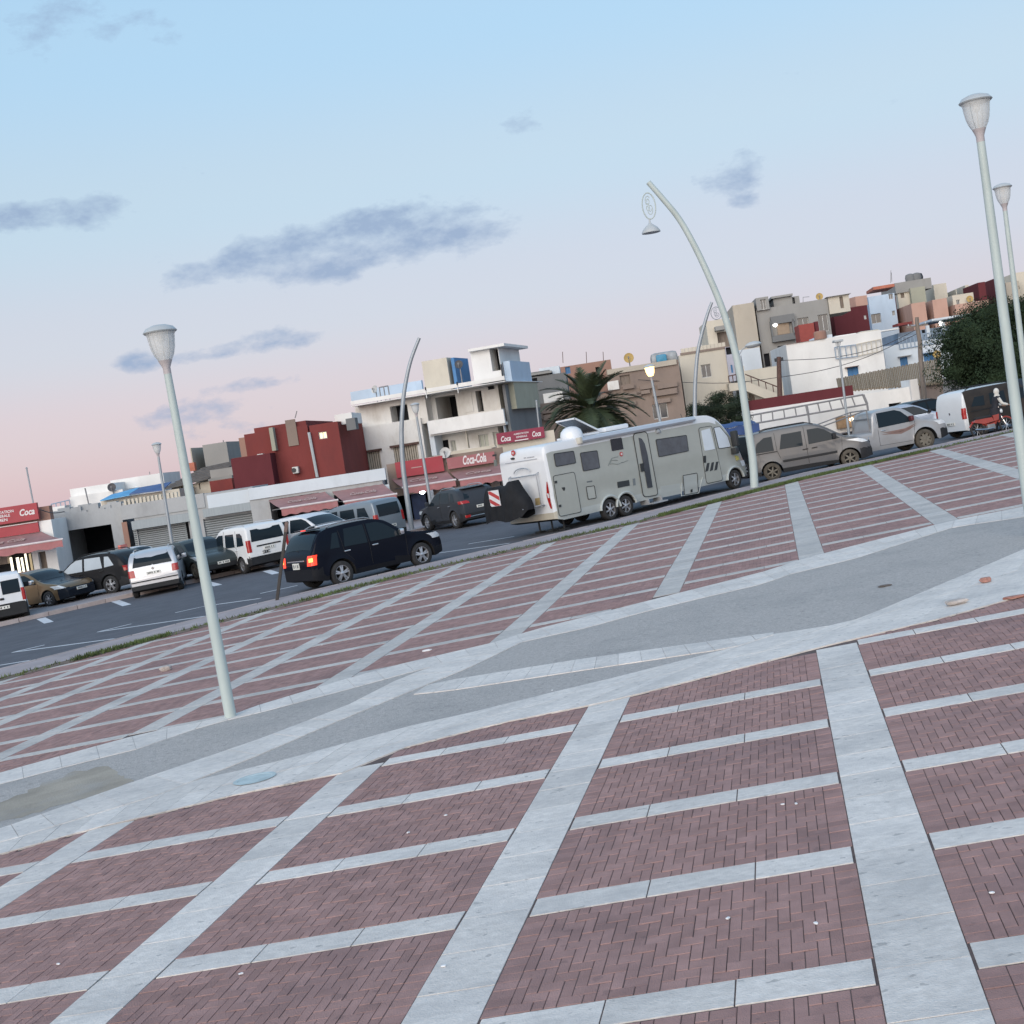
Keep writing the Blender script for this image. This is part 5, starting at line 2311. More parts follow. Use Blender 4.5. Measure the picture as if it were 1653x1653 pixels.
def post_lamp(label, base, top, r0=.075, r1=.05, lit=False, m=None, group='urn shaped post lamps', k=1.0):
    """tapered post with an urn shaped lantern; base and top are world points (base of the post, top of the cap)"""
    base, top = np.asarray(base, float), np.asarray(top, float)
    H = float(np.linalg.norm(top - base))
    t = thing('street_lamp', label, 'street lamp', frame_at(base, top - base), group=group)
    hl = .60 * k
    mb = MB()
    hp = H - hl
    mb.lathe([(r0 * 1.0, -.25), (r0, .5), (r0 * .96, hp * .3), ((r0 + r1) / 2, hp * .6), (r1, hp)], (0, 0, 0), 14)
    mb.build('post', m or M_POLE, t, True)
    mb = MB()
    mb.lathe([(r1 * 1.02, hp - .02), (r1 * 1.02, hp + .06 * k), (.075 * k, hp + .12 * k), (.088 * k, hp + .15 * k)], (0, 0, 0), 14)
    mb.build('collar', M_COLLAR, t, True)
    prof = [(.085, .15), (.125, .22), (.150, .30), (.163, .38), (.172, .46), (.19, .50)]
    mb = MB()
    mb.lathe([(a * k, hp + b * k) for a, b in prof] + [(a * k - .006, hp + b * k) for a, b in prof[::-1]], (0, 0, 0), 20, cap=False)
    la = mb.build('lantern', M_LANTON if lit else M_LANT, t, True, 60)
    mb = MB()
    mb.tube([(0, 0, hp + .14 * k), (0, 0, hp + .46 * k)], .010 * k, 6)
    mb.lathe([(.012 * k, hp + .36 * k), (.05 * k, hp + .40 * k), (.05 * k, hp + .46 * k)], (0, 0, 0), 10)
    mb.build('bulb', M_LANTON if lit else M_BULB, la)
    mb = MB()
    for i in range(4):
        a = math.pi / 4 + i * math.pi / 2
        mb.tube([(math.cos(a) * p * k * 1.005, math.sin(a) * p * k * 1.005, hp + q * k) for p, q in prof], .005 * k, 4)
    mb.build('lantern_ribs', M_CAP, la)
    mb = MB()
    mb.lathe([(.20 * k, hp + .495 * k), (.212 * k, hp + .51 * k), (.17 * k, hp + .56 * k), (.09 * k, hp + .59 * k), (.001, hp + .60 * k)], (0, 0, 0), 20)
    mb.lathe([(.19 * k, hp + .49 * k), (.19 * k, hp + .50 * k)], (0, 0, 0), 20)
    mb.build('cap', M_CAP, t, True, 50)
    return t


def at_depth_of(px, py, p):
    return AT(px, py, p[1])


b = G(373, 1160)
post_lamp('pale green post lamp standing on the path edge beside the brown dirt', b, at_depth_of(256, 524, b), .075, .048, k=1.0)
b = G(1668, 868)
post_lamp('tall pale green post lamp before the big dark tree, the thicker of the pair', b, at_depth_of(1573, 152, b), .085, .058, k=1.12)
b = G(1672, 742)
post_lamp('thinner post lamp of the pair before the big dark tree', b, at_depth_of(1617, 296, b), .085, .055, k=1.12)
b = G(286, 932)
post_lamp('grey post lamp between silver people carrier and roller shutters', b, at_depth_of(252, 714, b), .075, .05, m=M_POLEG)
b = G(701, 850, -.02)
post_lamp('grey post lamp beside the crossover under the red shop sign', b, at_depth_of(669, 650, b), .075, .05, m=M_POLEG)
b = AT(1082, 758, 60.0)
b[2] = gz(b[0], b[1])
post_lamp('glowing yellow post lamp behind the motorhome roof', b, at_depth_of(1047, 588, b), .08, .055, lit=True, m=M_POLEG, k=1.25)

# square headed lamp in front of the white wall
b = G(1373, 722)
tp = at_depth_of(1352, 548, b)
t = thing('street_lamp', 'thin grey lamp post with flat square head in front of the lattice girder', 'street lamp', frame_at(b, tp - b))
H = float(np.linalg.norm(tp - b))
mb = MB()
mb.lathe([(.06, -.2), (.055, H * .5), (.04, H - .12)], (0, 0, 0), 12)
mb.build('post', M_POLEG, t, True)
mb = MB()
mb.box(-.2, .2, -.2, .2, H - .12, H - .02, .02)
mb.build('lamp_head', M_CAP, t, True)
mb = MB()
mb.lathe([(.09, H - .30), (.14, H - .12)], (0, 0, 0), 12)
mb.build('lantern', M_LANT, t, True)


def curved_lamp(label, pix, base, r0, r1, ring=None, lamp=None, m=None):
    """swan neck post: pixel points along the post, all in the vertical plane at the base's depth"""
    t = thing('curved_street_lamp', label, 'street lamp', Matrix.Translation(tuple(base)), group='curved ornamental lamps')
    P = [np.asarray(base, float) - np.array([0, 0, .2])] + [AT(x, y, base[1]) for x, y in pix]
    loc = [tuple(p - base) for p in P]
    # smooth by sampling a spline through the points
    L = [Vector(p) for p in loc]
    pts = []
    for i in range(len(L) - 1):
        p0, p1, p2, p3 = L[max(0, i - 1)], L[i], L[i + 1], L[min(len(L) - 1, i + 2)]
        for s in range(5):
            u = s / 5
            pts.append(.5 * ((2 * p1) + (-p0 + p2) * u + (2 * p0 - 5 * p1 + 4 * p2 - p3) * u * u + (-p0 + 3 * p1 - 3 * p2 + p3) * u ** 3))
    pts.append(L[-1])
    n = len(pts)
    mb = MB()
    mb.tube(pts, [r0 + (r1 - r0) * i / (n - 1) for i in range(n)], 12)
    mb.build('post', m or M_POLE, t, True)
    if ring:
        c = Vector(AT(ring[0], ring[1], base[1]) - base)
        mpp = base[1] / FOC
        rx, rz = ring[2] * mpp, ring[3] * mpp
        mb = MB()
        loop = [(c.x + rx * math.cos(a), c.y, c.z + rz * math.sin(a)) for a in [2 * math.pi * k / 24 for k in range(25)]]
        mb.tube(loop, .022, 6, cap=False)
        sc = mb.build('scroll_ring', m or M_POLE, t, True)
        for (ox, oz, rr, s0, turns, sg) in ((-.1, .38, .42, .5, 1.5, 1), (.15, -.25, .45, 3.4, 1.5, 1), (-.25, -.1, .33, 2.2, 1.3, -1)):
            mb = MB()
            sp = []
            for k in range(26):
                f = k / 25
                a = s0 + sg * turns * 2 * math.pi * f
                q = rr * (1 - .8 * f)
                sp.append((c.x + rx * (ox + q * math.cos(a)), c.y, c.z + rz * (oz + q * math.sin(a))))
            mb.tube(sp, .014, 5)
            mb.build('scroll', m or M_POLE, sc, True)
    if lamp:
        a = Vector(AT(lamp[0], lamp[1], base[1]) - base)
        mpp = base[1] / FOC
        rr = lamp[2] * mpp
        mb = MB()
        top = Vector(AT(ring[0] + (1 if ring else 0), ring[1] + ring[3], base[1]) - base)
        hh = top.z - a.z
        mb.lathe([(rr, 0), (rr, .04), (rr * .75, .15), (rr * .3, .26), (.05, .30), (.03, hh * .45), (.07, hh * .6), (.03, hh * .75), (.025, hh + .02)], tuple(a), 18)
        mb.build('hanging_lamp', M_CAP, t, True, 50)
    return t


zc = lambda x, y: (1000 + x / 3.12, 270 + y / 3.12)
b = G(1217, 787, .03)
curved_lamp('tall curved white lamp with scroll ring leaning over the motorhome nose', [zc(*p) for p in ((672, 1480), (650, 1330), (610, 1060), (572, 890), (520, 720), (455, 560), (380, 400), (300, 260), (215, 155), (145, 75))], b, .135, .085,
            ring=(1000 + 148 / 3.12, 270 + 195 / 3.12, 10.5, 21), lamp=(1000 + 160 / 3.12, 270 + 330 / 3.12, 15))
b = AT(1122, 752, 66.0)
b[2] = gz(b[0], b[1])
curved_lamp('grey curved lamp with scroll ring rising between motorhome and cream house', [zc(*p) for p in ((380, 1240), (381, 1100), (392, 950), (412, 850), (440, 750), (465, 680))], b, .11, .075, ring=(1000 + 487 / 3.12, 270 + 735 / 3.12, 8.5, 10), m=M_POLEG)
zr = lambda x, y: (400 + x / 3.936, 520 + y / 3.936)
b = G(665, 856, .0)
curved_lamp('grey curved lamp post without lantern in front of the white building', [zr(*p) for p in ((1010, 1100), (985, 900), (977, 700), (987, 500), (1010, 350), (1040, 230), (1090, 100))], b, .12, .07, m=M_POLEG)

# old street light on a bracket
b = AT(1197, 600, 78.0)
t = thing('bracket_lamp', 'oval grey street light on a bracket beside the curved lamp', 'street lamp', Matrix.Translation((b[0], b[1], gz(b[0], b[1]))))
lo = lambda px, py: tuple(AT(px, py, 78.0) - np.array([b[0], b[1], gz(b[0], b[1])]))
mb = MB()
p0 = lo(1195, 574)
mb.tube([(p0[0], 0, -.2), (p0[0], 0, p0[2] - .3), p0], [.09, .075, .06], 8)
mb.tube([lo(1193, 574), lo(1198, 564), lo(1206, 559)], .035, 6)
mb.build('post', M_POLEG, t, True)
p = lo(1216, 557)
mb = MB()
mb.lathe([(.001, -.16), (.28, -.13), (.40, -.04), (.45, .02), (.34, .14), (.18, .2), (.001, .22)], (0, 0, 0), 18)
mb.v = [(p[0] + v[0] * 1.15, p[1] + v[1] * .7, p[2] + v[2] + v[0] * .06) for v in mb.v]
mb.build('lamp_head', M_CAP, t, True, 60)

# leaning black post by the black SUV
b = G(447, 971)
tp = at_depth_of(463, 843, b)
t = thing('slanted_post', 'thin slanted black post rising from the kerb beside the black SUV', 'post', frame_at(b, tp - b))
H = float(np.linalg.norm(tp - b))
mb = MB()
mb.box(-.04, .04, -.03, .03, -.2, H, .01)
mb.build('shaft', mat('black post', (.025, .022, .022), .6, var=.2, scale=5), t)
mb = MB()
mb.box(-.045, .045, -.034, .034, H - .25, H + .01, .008)
mb.build('rusty_cap', mat('rusty top', (.14, .10, .09), .8, var=.3, scale=8), t)

# thin pole over the kiosk, pole near the sign
for (bp, tpx, yy, r, lab) in (((60, 845), (43, 757), 61.5, .04, 'thin bare pole standing behind the red kiosk sign'), ((872, 705), (866, 648), 75.0, .05, 'pale slim pole behind the red sign above the motorhome')):
    p0, p1 = AT(*bp, yy), AT(*tpx, yy)
    t = thing('pole', lab, 'pole', Matrix.Translation((p0[0], p0[1], gz(p0[0], p0[1]))))
    mb = MB()
    zb = p0[2] - gz(p0[0], p0[1])
    d = p1 - p0
    mb.tube([(-.0, 0, -.2), (0, 0, zb), (d[0], 0, zb + d[2])], r, 8)
    mb.build('shaft', M_POLEG, t, True)
    mb = MB()
    mb.lathe([(r * 1.3, 0), (r * 1.3, .06), (.001, .09)], (d[0], 0, zb + d[2]), 8)
    mb.build('end_cap', M_POLEG, t)
# ---------------------------------------------------------------- buildings
W_WHITE = wallmat('white render', (.76, .75, .73), .7, (.46, .43, .39))
W_WHITE2 = wallmat('clean white render', (.76, .755, .745), .5, (.52, .51, .50))
W_CREAM = wallmat('cream render', (.58, .535, .455), .5, (.41, .38, .33))
W_BEIGE = wallmat('beige render', (.45, .405, .34), .35, (.33, .30, .26))
W_GREY = wallmat('raw grey render', (.30, .295, .285), .45, (.20, .20, .20))
W_DGREY = wallmat('dark grey render', (.19, .195, .20), .5, (.11, .115, .12))
W_RED = wallmat('oxide red render', (.20, .050, .047), .55, (.115, .036, .036))
W_MAROON = wallmat('maroon render', (.125, .032, .038), .4, (.11, .03, .035))
W_BROWN = wallmat('brown stone', (.26, .205, .175), .6, (.155, .125, .115))
W_BRICK = wallmat('hollow brick', (.32, .19, .15), .5, (.23, .15, .125))
W_BLUE = wallmat('pale blue render', (.46, .56, .68), .4, (.38, .44, .52))
W_LBLUE = wallmat('light blue white render', (.60, .655, .71), .4, (.42, .46, .50))
W_PINK = wallmat('pink render', (.50, .32, .26), .35, (.40, .27, .23))
W_CONC = wallmat('stained concrete', (.40, .41, .42), .65, (.22, .22, .225))
W_GREEN = wallmat('grey green render', (.36, .36, .29), .5, (.25, .25, .22))
M_DARK = mat('black infill', (.012, .013, .018), .9, var=0)  # near-black infill standing in for the shade of rooms behind
M_PANE = mat('window glass', (.03, .037, .048), .12, var=.2, scale=2, spec=.6)
M_PALEPANE = mat('curtained glass', (.40, .43, .38), .3, var=.1, scale=2)
M_BLUEW = mat('blue shutter', (.05, .17, .36), .6, var=.12, scale=4)
M_LITW = mat('lit window', (.8, .7, .4), .4, var=0, emit=(1, .80, .45), estr=1.1)
M_FRAME = mat('window frame', (.55, .55, .54), .6, var=.1)
M_DFRAME = mat('dark frame', (.03, .03, .035), .6, var=.1)
M_IRON = mat('rusty iron', (.10, .055, .045), .8, var=.3, scale=6)
M_GREYIRON = mat('grey iron', (.22, .22, .23), .7, var=.2, scale=6)
M_SHUT = mat('roller shutter', (.25, .275, .29), .55, .3, var=.10, scale=2, stain=.3, stcol=(.18, .18, .18), stscale=1)
M_TILE = mat('old roof tile', (.11, .10, .095), .9, var=.3, scale=3, bump=.5, bscale=15)
M_REED = mat('reed mat', (.20, .155, .105), .95, var=.35, scale=2.0, stretch=(7, 7, .6), bump=.6, bscale=18)
M_AWN = mat('faded awning', (.30, .165, .165), .85, var=.15, scale=2, stain=.55, stcol=(.22, .17, .17), stscale=1.1)
M_AWNV = mat('awning valance', (.36, .15, .155), .85, var=.12, scale=3, stain=.4, stcol=(.28, .2, .2), stscale=2)
M_BAR = mat('awning bar', (.58, .52, .53), .5, var=.1)
M_SIGNR = mat('red sign', (.33, .028, .045), .5, var=.12, scale=1.2, stain=.3, stcol=(.24, .06, .07), stscale=1.5)
M_SIGNF = mat('faded red sign', (.34, .12, .13), .6, var=.12, scale=1.2, stain=.6, stcol=(.30, .20, .20), stscale=1.2)
M_LET = mat('white letters', (.68, .64, .65), .6, var=.1)
M_LETF = mat('faded letters', (.44, .33, .31), .7, var=.1)
M_DISHY = mat('ochre dish', (.42, .29, .10), .6, var=.2, scale=3)
M_DISHD = mat('dark dish', (.07, .07, .08), .5, var=.1)
M_DISHW = mat('pale dish', (.50, .50, .49), .6, var=.2, scale=3)
M_TARPB = mat('bright blue tarp', (.10, .34, .60), .6, var=.2, scale=2)
M_TARPD = mat('dark blue tarp', (.06, .11, .26), .6, var=.2, scale=2)
M_RAILB = mat('blue grey railing', (.26, .33, .42), .6, var=.12, scale=3)
M_WOOD = mat('weathered wood', (.20, .165, .14), .9, var=.3, scale=4, stretch=(3, 3, .4))
M_ACU = mat('air conditioner', (.55, .55, .54), .5, var=.06)


def fit_text(txt, w, h, shear, bold):
    """lettering scaled to a given width and height in metres"""
    me = text_mesh(txt, 1.0, shear, bold, .02)
    xs = [v.co.x for v in me.vertices]
    ys = [v.co.y for v in me.vertices]
    kx, ky = w / (max(xs) - min(xs)), h / (max(ys) - min(ys))
    cx, cy = (max(xs) + min(xs)) / 2, (max(ys) + min(ys)) / 2
    for v in me.vertices:
        v.co = ((v.co.x - cx) * kx, (v.co.y - cy) * ky, v.co.z * .25)
    return me


class Facade:
    def __init__(s, name, label, cat, px, py, y, yaw=0.0, group=None):
        s.O = AT(px, py, y)
        s.O[2] = gz(s.O[0], s.O[1]) - .35
        s.mpp = y / FOC
        a = math.radians(yaw)
        s.d = np.array([math.cos(a), math.sin(a), 0])
        s.n = np.array([-math.sin(a), math.cos(a), 0])       # away from the viewer
        M = Matrix.Identity(4)
        for i in range(3):
            M[i][0], M[i][1], M[i][3] = s.d[i], s.n[i], s.O[i]
        s.M = M
        s.root = thing(name, label, cat, M, group=group)

    def uv(s, px, py, off=0.0):
        d = ray(px, py)
        o = s.O + s.n * off
        t = ((o - CAM) @ s.n) / (d @ s.n)
        p = CAM + d * t - s.O
        return float(p @ s.d), float(p[2])

    def rect(s, TL, BR, off=0.0):
        a, b = s.uv(*TL, off), s.uv(*BR, off)
        return min(a[0], b[0]), max(a[0], b[0]), min(a[1], b[1]), max(a[1], b[1])

    def wall(s, name, TL, BR, depth, m, holes=(), off=0.0, ground=False, parent=None, rv=.22, R=None):
        u0, u1, v0, v1 = R or s.rect(TL, BR, off)
        if ground:
            v0 = 0.0
        H = []
        for h in holes:
            a, b, c, d = s.rect(h[0], h[1], off)
            H.append((max(a, u0 + .03), min(b, u1 - .03), max(c, v0 + .02), min(d, v1 - .03)) + tuple(h[2:]))
        us = sorted(set([u0, u1] + [x for h in H for x in h[:2]]))
        vs = sorted(set([v0, v1] + [x for h in H for x in h[2:4]]))
        mb = MB()
        y = off
        for i in range(len(us) - 1):
            for j in range(len(vs) - 1):
                cu, cv = (us[i] + us[i + 1]) / 2, (vs[j] + vs[j + 1]) / 2
                if any(h[0] < cu < h[1] and h[2] < cv < h[3] for h in H):
                    continue
                mb.add([(us[i], y, vs[j]), (us[i + 1], y, vs[j]), (us[i + 1], y, vs[j + 1]), (us[i], y, vs[j + 1])], [(0, 1, 2, 3)])
        D = y + depth
        mb.add([(u0, y, v0), (u0, D, v0), (u0, D, v1), (u0, y, v1)], [(0, 3, 2, 1)])
        mb.add([(u1, y, v0), (u1, D, v0), (u1, D, v1), (u1, y, v1)], [(0, 1, 2, 3)])
        mb.add([(u0, D, v0), (u1, D, v0), (u1, D, v1), (u0, D, v1)], [(3, 2, 1, 0)])
        mb.add([(u0, y, v1), (u1, y, v1), (u1, D, v1), (u0, D, v1)], [(0, 1, 2, 3)])
        mb.add([(u0, y, v0), (u1, y, v0), (u1, D, v0), (u0, D, v0)], [(3, 2, 1, 0)])
        for h in H:
            r = h[5] if len(h) > 5 else rv
            r = min(r, depth - .05)
            a, b, c, d = h[:4]
            mb.add([(a, y, c), (a, y + r, c), (a, y + r, d), (a, y, d)], [(0, 1, 2, 3)])
            mb.add([(b, y, c), (b, y + r, c), (b, y + r, d), (b, y, d)], [(3, 2, 1, 0)])
            mb.add([(a, y, d), (a, y + r, d), (b, y + r, d), (b, y, d)], [(0, 1, 2, 3)])
            mb.add([(a, y, c), (a, y + r, c), (b, y + r, c), (b, y, c)], [(3, 2, 1, 0)])
        me = bpy.data.meshes.new(name)
        me.from_pydata(mb.v, [], mb.f)
        bm = bmesh.new()
        bm.from_mesh(me)
        bmesh.ops.remove_doubles(bm, verts=bm.verts[:], dist=1e-5)
        bmesh.ops.recalc_face_normals(bm, faces=bm.faces[:])
        bm.to_mesh(me)
        bm.free()
        w = link(name, me, m, parent or s.root)
        for h in H:
            a, b, c, d = h[:4]
            kind = h[4] if len(h) > 4 else 'dark'
            r = h[5] if len(h) > 5 else rv
            r = min(r, depth - .05)
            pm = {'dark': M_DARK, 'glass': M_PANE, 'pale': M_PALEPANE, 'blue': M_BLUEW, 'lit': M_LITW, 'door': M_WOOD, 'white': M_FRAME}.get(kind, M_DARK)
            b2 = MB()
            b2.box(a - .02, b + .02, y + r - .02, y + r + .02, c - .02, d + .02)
            nm = 'door' if kind == 'door' else 'opening' if kind == 'dark' else 'window'  # a dark opening is closed by a near-black panel
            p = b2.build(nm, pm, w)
            if kind in ('glass', 'pale', 'blue', 'lit'):
                fm = MB()
                t = .05
                fm.box(a, b, y + r - .07, y + r - .021, d - t, d)
                fm.box(a, b, y + r - .07, y + r - .021, c, c + t)
                fm.box(a, a + t, y + r - .07, y + r - .021, c + t, d - t)
                fm.box(b - t, b, y + r - .07, y + r - .021, c + t, d - t)
                fm.box((a + b) / 2 - t / 2, (a + b) / 2 + t / 2, y + r - .07, y + r - .021, c + t, d - t)
                fm.build('frame', M_BLUEW if kind == 'blue' else M_FRAME, p)
        return w

    def box(s, name, TL, BR, y0, y1, m, parent=None, off=None, bev=0.0):
        u0, u1, v0, v1 = s.rect(TL, BR, y0 if off is None else off)
        mb = MB()
        mb.box(u0, u1, y0, y1, v0, v1, bev)
        return mb.build(name, m, parent or s.root, bev > 0)

    def pole(s, name, pts, r, m, off=0.0, parent=None, seg=6):
        mb = MB()
        q = []
        for p in pts:
            u, v = s.uv(p[0], p[1], off)
            q.append((u, off, v))
        mb.tube(q, r, seg)
        return mb.build(name, m, parent or s.root, True)

    def roof_slab(s, name, TL, BR, y0, y1, m, parent=None):
        return s.box(name, TL, BR, y0, y1, m, parent)


def tilt_copy(F, px, py, off, label, name, cat):
    """an object frame on a facade, turned like it"""
    u, v = F.uv(px, py, off)
    p = F.M @ Vector((u, off, v))
    M = F.M.copy()
    for i in range(3):
        M[i][3] = p[i]
    return thing(name, label, cat, M)


def dish(F, px, py, rpx, off, m, label, face=(-.3, -1, .5), foot=None):
    t = tilt_copy(F, px, py, off, label, 'satellite_dish', 'satellite dish')
    dist = np.linalg.norm(np.array(t.matrix_world.translation) - CAM)
    r = rpx * dist / FOC
    n = Vector(face).normalized()
    q = n.to_track_quat('Z', 'Y').to_matrix().to_4x4()
    mb = MB()
    prof = [(r * f, r * .28 * f * f) for f in (.05, .3, .55, .8, 1.0)]
    mb.lathe(prof + [(a, b - .03) for a, b in prof[::-1]], (0, 0, 0), 22, cap=False)
    mb.v = [tuple(q @ Vector(v)) for v in mb.v]
    mb.build('reflector', m, t, True, 60)
    mb = MB()
    e = q @ Vector((0, 0, r * .75))
    mb.tube([tuple(q @ Vector((0, -r * .9, r * .2))), tuple(e)], .025, 5)
    mb.lathe([(.05, -.06), (.05, .06)], tuple(e), 8)
    mb.build('feed_arm', M_GREYIRON, t)
    mb = MB()
    d = foot or r * 1.4
    mb.tube([(0, .05, 0), (0, .12, -r * .4), (0, .12, -d)], .04, 6)
    mb.build('mast', M_GREYIRON, t)
    return t


def sign_board(F, corners, label, m, off=-.12, th=.12, name='shop_sign', lines=(), frame=None):
    """flat board on (or before) a facade; lines: (text, px, py, size, shear, bold, material)"""
    TL, BR = corners
    u0, u1, v0, v1 = F.rect(TL, BR, off)
    p = F.M @ Vector(((u0 + u1) / 2, off, v0))
    M = F.M.copy()
    for i in range(3):
        M[i][3] = p[i]
    t = thing(name, label, 'sign', M)
    w, h = (u1 - u0) / 2, v1 - v0
    mb = MB()
    mb.box(-w, w, 0, th, 0, h)
    bd = mb.build('board', m, t)
    for (txt, x, y, sz, sh, bold, lm) in lines:
        u, v = F.uv(x, y, off)
        me = fit_text(txt, sz[0] * F.mpp, sz[1] * F.mpp, sh, bold)
        o = link('lettering', me, lm, bd)
        o.rotation_euler = (math.pi / 2, 0, 0)
        o.location = (u - (u0 + u1) / 2, -.008, v - v0)
    return t, bd, (w, h)


def awning(F, TL, TR, BL, BR, proj, label, off=-.05, text=None, drop=.34):
    """pitched canvas: top edge on the wall, front bar proj metres out"""
    a, b = F.uv(*TL, off), F.uv(*TR, off)
    c, d = F.uv(*BL, off - proj), F.uv(*BR, off - proj)
    org = F.M @ Vector((a[0], off, 0))
    M = F.M.copy()
    for i in range(3):
        M[i][3] = org[i]
    t = thing('awning', label, 'awning', M, group='faded red shop awnings')
    x0 = a[0]
    n = 12
    mb = MB()
    rows = []
    vt, vb = (a[1] + b[1]) / 2, (c[1] + d[1]) / 2
    for j in range(6):
        f = j / 5
        row = []
        for i in range(n + 1):
            g = i / n
            uA = a[0] + (b[0] - a[0]) * g
            uB = c[0] + (d[0] - c[0]) * g
            sag = -.05 * math.sin(math.pi * f) + .012 * math.sin(g * 40)
            row.append((uA + (uB - uA) * f - x0, -proj * f, vt + (vb - vt) * f + sag))
        rows.append(row)
    mb.grid(rows)
    cv = mb.build('canvas', M_AWN, t, True)
    mb = MB()
    rows = []
    for j in range(3):
        rows.append([(c[0] + (d[0] - c[0]) * i / 24 - x0, -proj - .01 + .015 * math.sin(i * 2.1), vb - drop * j / 2 * (1 + (.10 * math.sin(i * 1.3) if j == 2 else 0))) for i in range(25)])
    mb.grid(rows)
    va = mb.build('valance', M_AWNV, t, True)
    mb = MB()
    mb.tube([(c[0] - x0 - .05, -proj, vb), (d[0] - x0 + .05, -proj, vb)], .05, 8)
    mb.build('front_bar', M_BAR, t, True)
    for g in (.04, .96):
        mb = MB()
        mb.tube([(a[0] + (b[0] - a[0]) * g - x0, .02, vt - .5), (c[0] + (d[0] - c[0]) * g - x0, -proj, vb)], .025, 6)
        mb.build('arm', M_GREYIRON, t)
    if text:
        me = fit_text(text, min(1.9, (b[0] - a[0]) * .5), .36, .25, .012)
        o = link('lettering', me, M_LETF, cv)
        ang = math.atan2(vt - vb, proj)
        o.rotation_euler = (ang, 0, 0)
        f = .45
        uA = (a[0] + b[0]) / 2
        uB = (c[0] + d[0]) / 2
        o.location = (uA + (uB - uA) * f - x0, -proj * f - .03, vt + (vb - vt) * f - .045 + .05)
    return t


def railing(F, pts, h, off, m, step=.35, parent=None, name='railing'):
    """posts and rails along a sloping or level line given by pixels"""
    q = [F.uv(x, y, off) for x, y in pts]
    for (a, b) in zip(q, q[1:]):
        L = math.hypot(b[0] - a[0], b[1] - a[1])
        n = max(2, int(L / step))
        mb = MB()
        mb.tube([(a[0], off, a[1]), (b[0], off, b[1])], .045, 6)
        mb.tube([(a[0], off, a[1] - h), (b[0], off, b[1] - h)], .04, 6)
        r = mb.build(name, m, parent or F.root, True)
        for i in range(n + 1):
            f = i / n
            u, v = a[0] + (b[0] - a[0]) * f, a[1] + (b[1] - a[1]) * f
            p = MB()
            p.box(u - .03, u + .03, off - .03, off + .03, v - h, v)
            p.build('baluster', m, r)


def shutter(F, TL, BR, off, label_parent, rows=22):
    """roller shutter: each slat its own piece"""
    u0, u1, v0, v1 = F.rect(TL, BR, off)
    v0 = max(v0, .36)
    h = (v1 - v0) / rows
    me = None
    for i in range(rows):
        mb = MB()
        z = v0 + i * h
        mb.prism([(off, z + .006), (off - .022, z + h * .3), (off - .022, z + h * .7), (off, z + h - .006), (off + .03, z + h - .006), (off + .03, z + .006)], u0, u1, 'x')
        mb.build('shutter_slat', M_SHUT, label_parent)


z1 = lambda x, y: (x / 3.936, 640 + y / 3.936)            # zoomed coordinate helpers
z2 = lambda x, y: (400 + x / 3.936, 520 + y / 3.936)
z3 = lambda x, y: (760 + x / 3.593, 540 + y / 3.593)
z4 = lambda x, y: (620 + x / 6.8875, 520 + y / 6.8875)
z5 = lambda x, y: (1130 + x / 6.122, 430 + y / 6.122)
z6 = lambda x, y: (1380 + x / 6.055, 430 + y / 6.055)

# ---- kiosk with the red grocery sign, far left
F = Facade('kiosk', 'small grocery kiosk with glowing goods under a pink awning', 'kiosk', 0, 880, 60.5, 2)
w = F.wall('wall', z1(-260, 870), z1(392, 1180), 2.3, W_WHITE2, [(z1(-200, 985), z1(232, 1180), 'dark', 1.6), (z1(238, 990), z1(320, 1180), 'door', .3)], ground=True)
F.wall('parapet', z1(-260, 780), z1(345, 905), .5, W_BRICK, off=.3)
for i, (a, b, lit) in enumerate(((60, 85, 1), (100, 128, 1), (132, 150, 1), (155, 178, 1), (184, 206, 0))):
    mb = MB()
    u0, u1, v0, v1 = F.rect(z1(a, 1000 if i > 2 else 1025), z1(b, 1145), .5)
    mb.box(u0, u1, .5, .75, v0, v1)
    mb.build('glowing_goods', mat('glowing goods', (.8, .78, .66), .5, var=.25, scale=5, emit=(1, .92, .74), estr=1.5) if lit else mat('glowing ochre goods', (.45, .36, .2), .6, var=.3, scale=6, emit=(1, .8, .5), estr=.35), w)  # shop light put into the goods as their own glow
mb = MB()
u0, u1, v0, v1 = F.rect(z1(-190, 1040), z1(60, 1060), .6)
mb.box(u0, u1, .4, 1.0, v0, v1)
mb.build('shelf', M_WOOD, w)
sign_board(F, (z1(-260, 748), z1(248, 778)), 'red grocery sign board above the kiosk with soft drink lettering', M_SIGNR, -.25, .2,
           lines=[('Coca', *z1(172, 733), (24, 11), .3, .03, M_LET), ('ALIMENTATION', *z1(-5, 740), (46, 4.6), 0, .02, M_LET), ('GENERALE', *z1(8, 762), (28, 4.6), 0, .02, M_LET), ('MEN', *z1(18, 786), (15, 4.6), 0, .02, M_LET)])
sb = sign_board(F, (z1(-260, 868), z1(250, 860)), 'plain red fascia board under the kiosk sign', M_SIGNR, -.12, .12)
mb = MB()
mb.box(-sb[2][0], sb[2][0], -.05, .0, sb[2][1] - .04, sb[2][1])
mb.build('light_strip', M_BAR, sb[1])
awning(F, z1(-260, 935), z1(262, 862), z1(-260, 1000), z1(395, 912), 1.5, 'long pink awning sheltering the kiosk counter', text='Coca Cola', drop=.36)

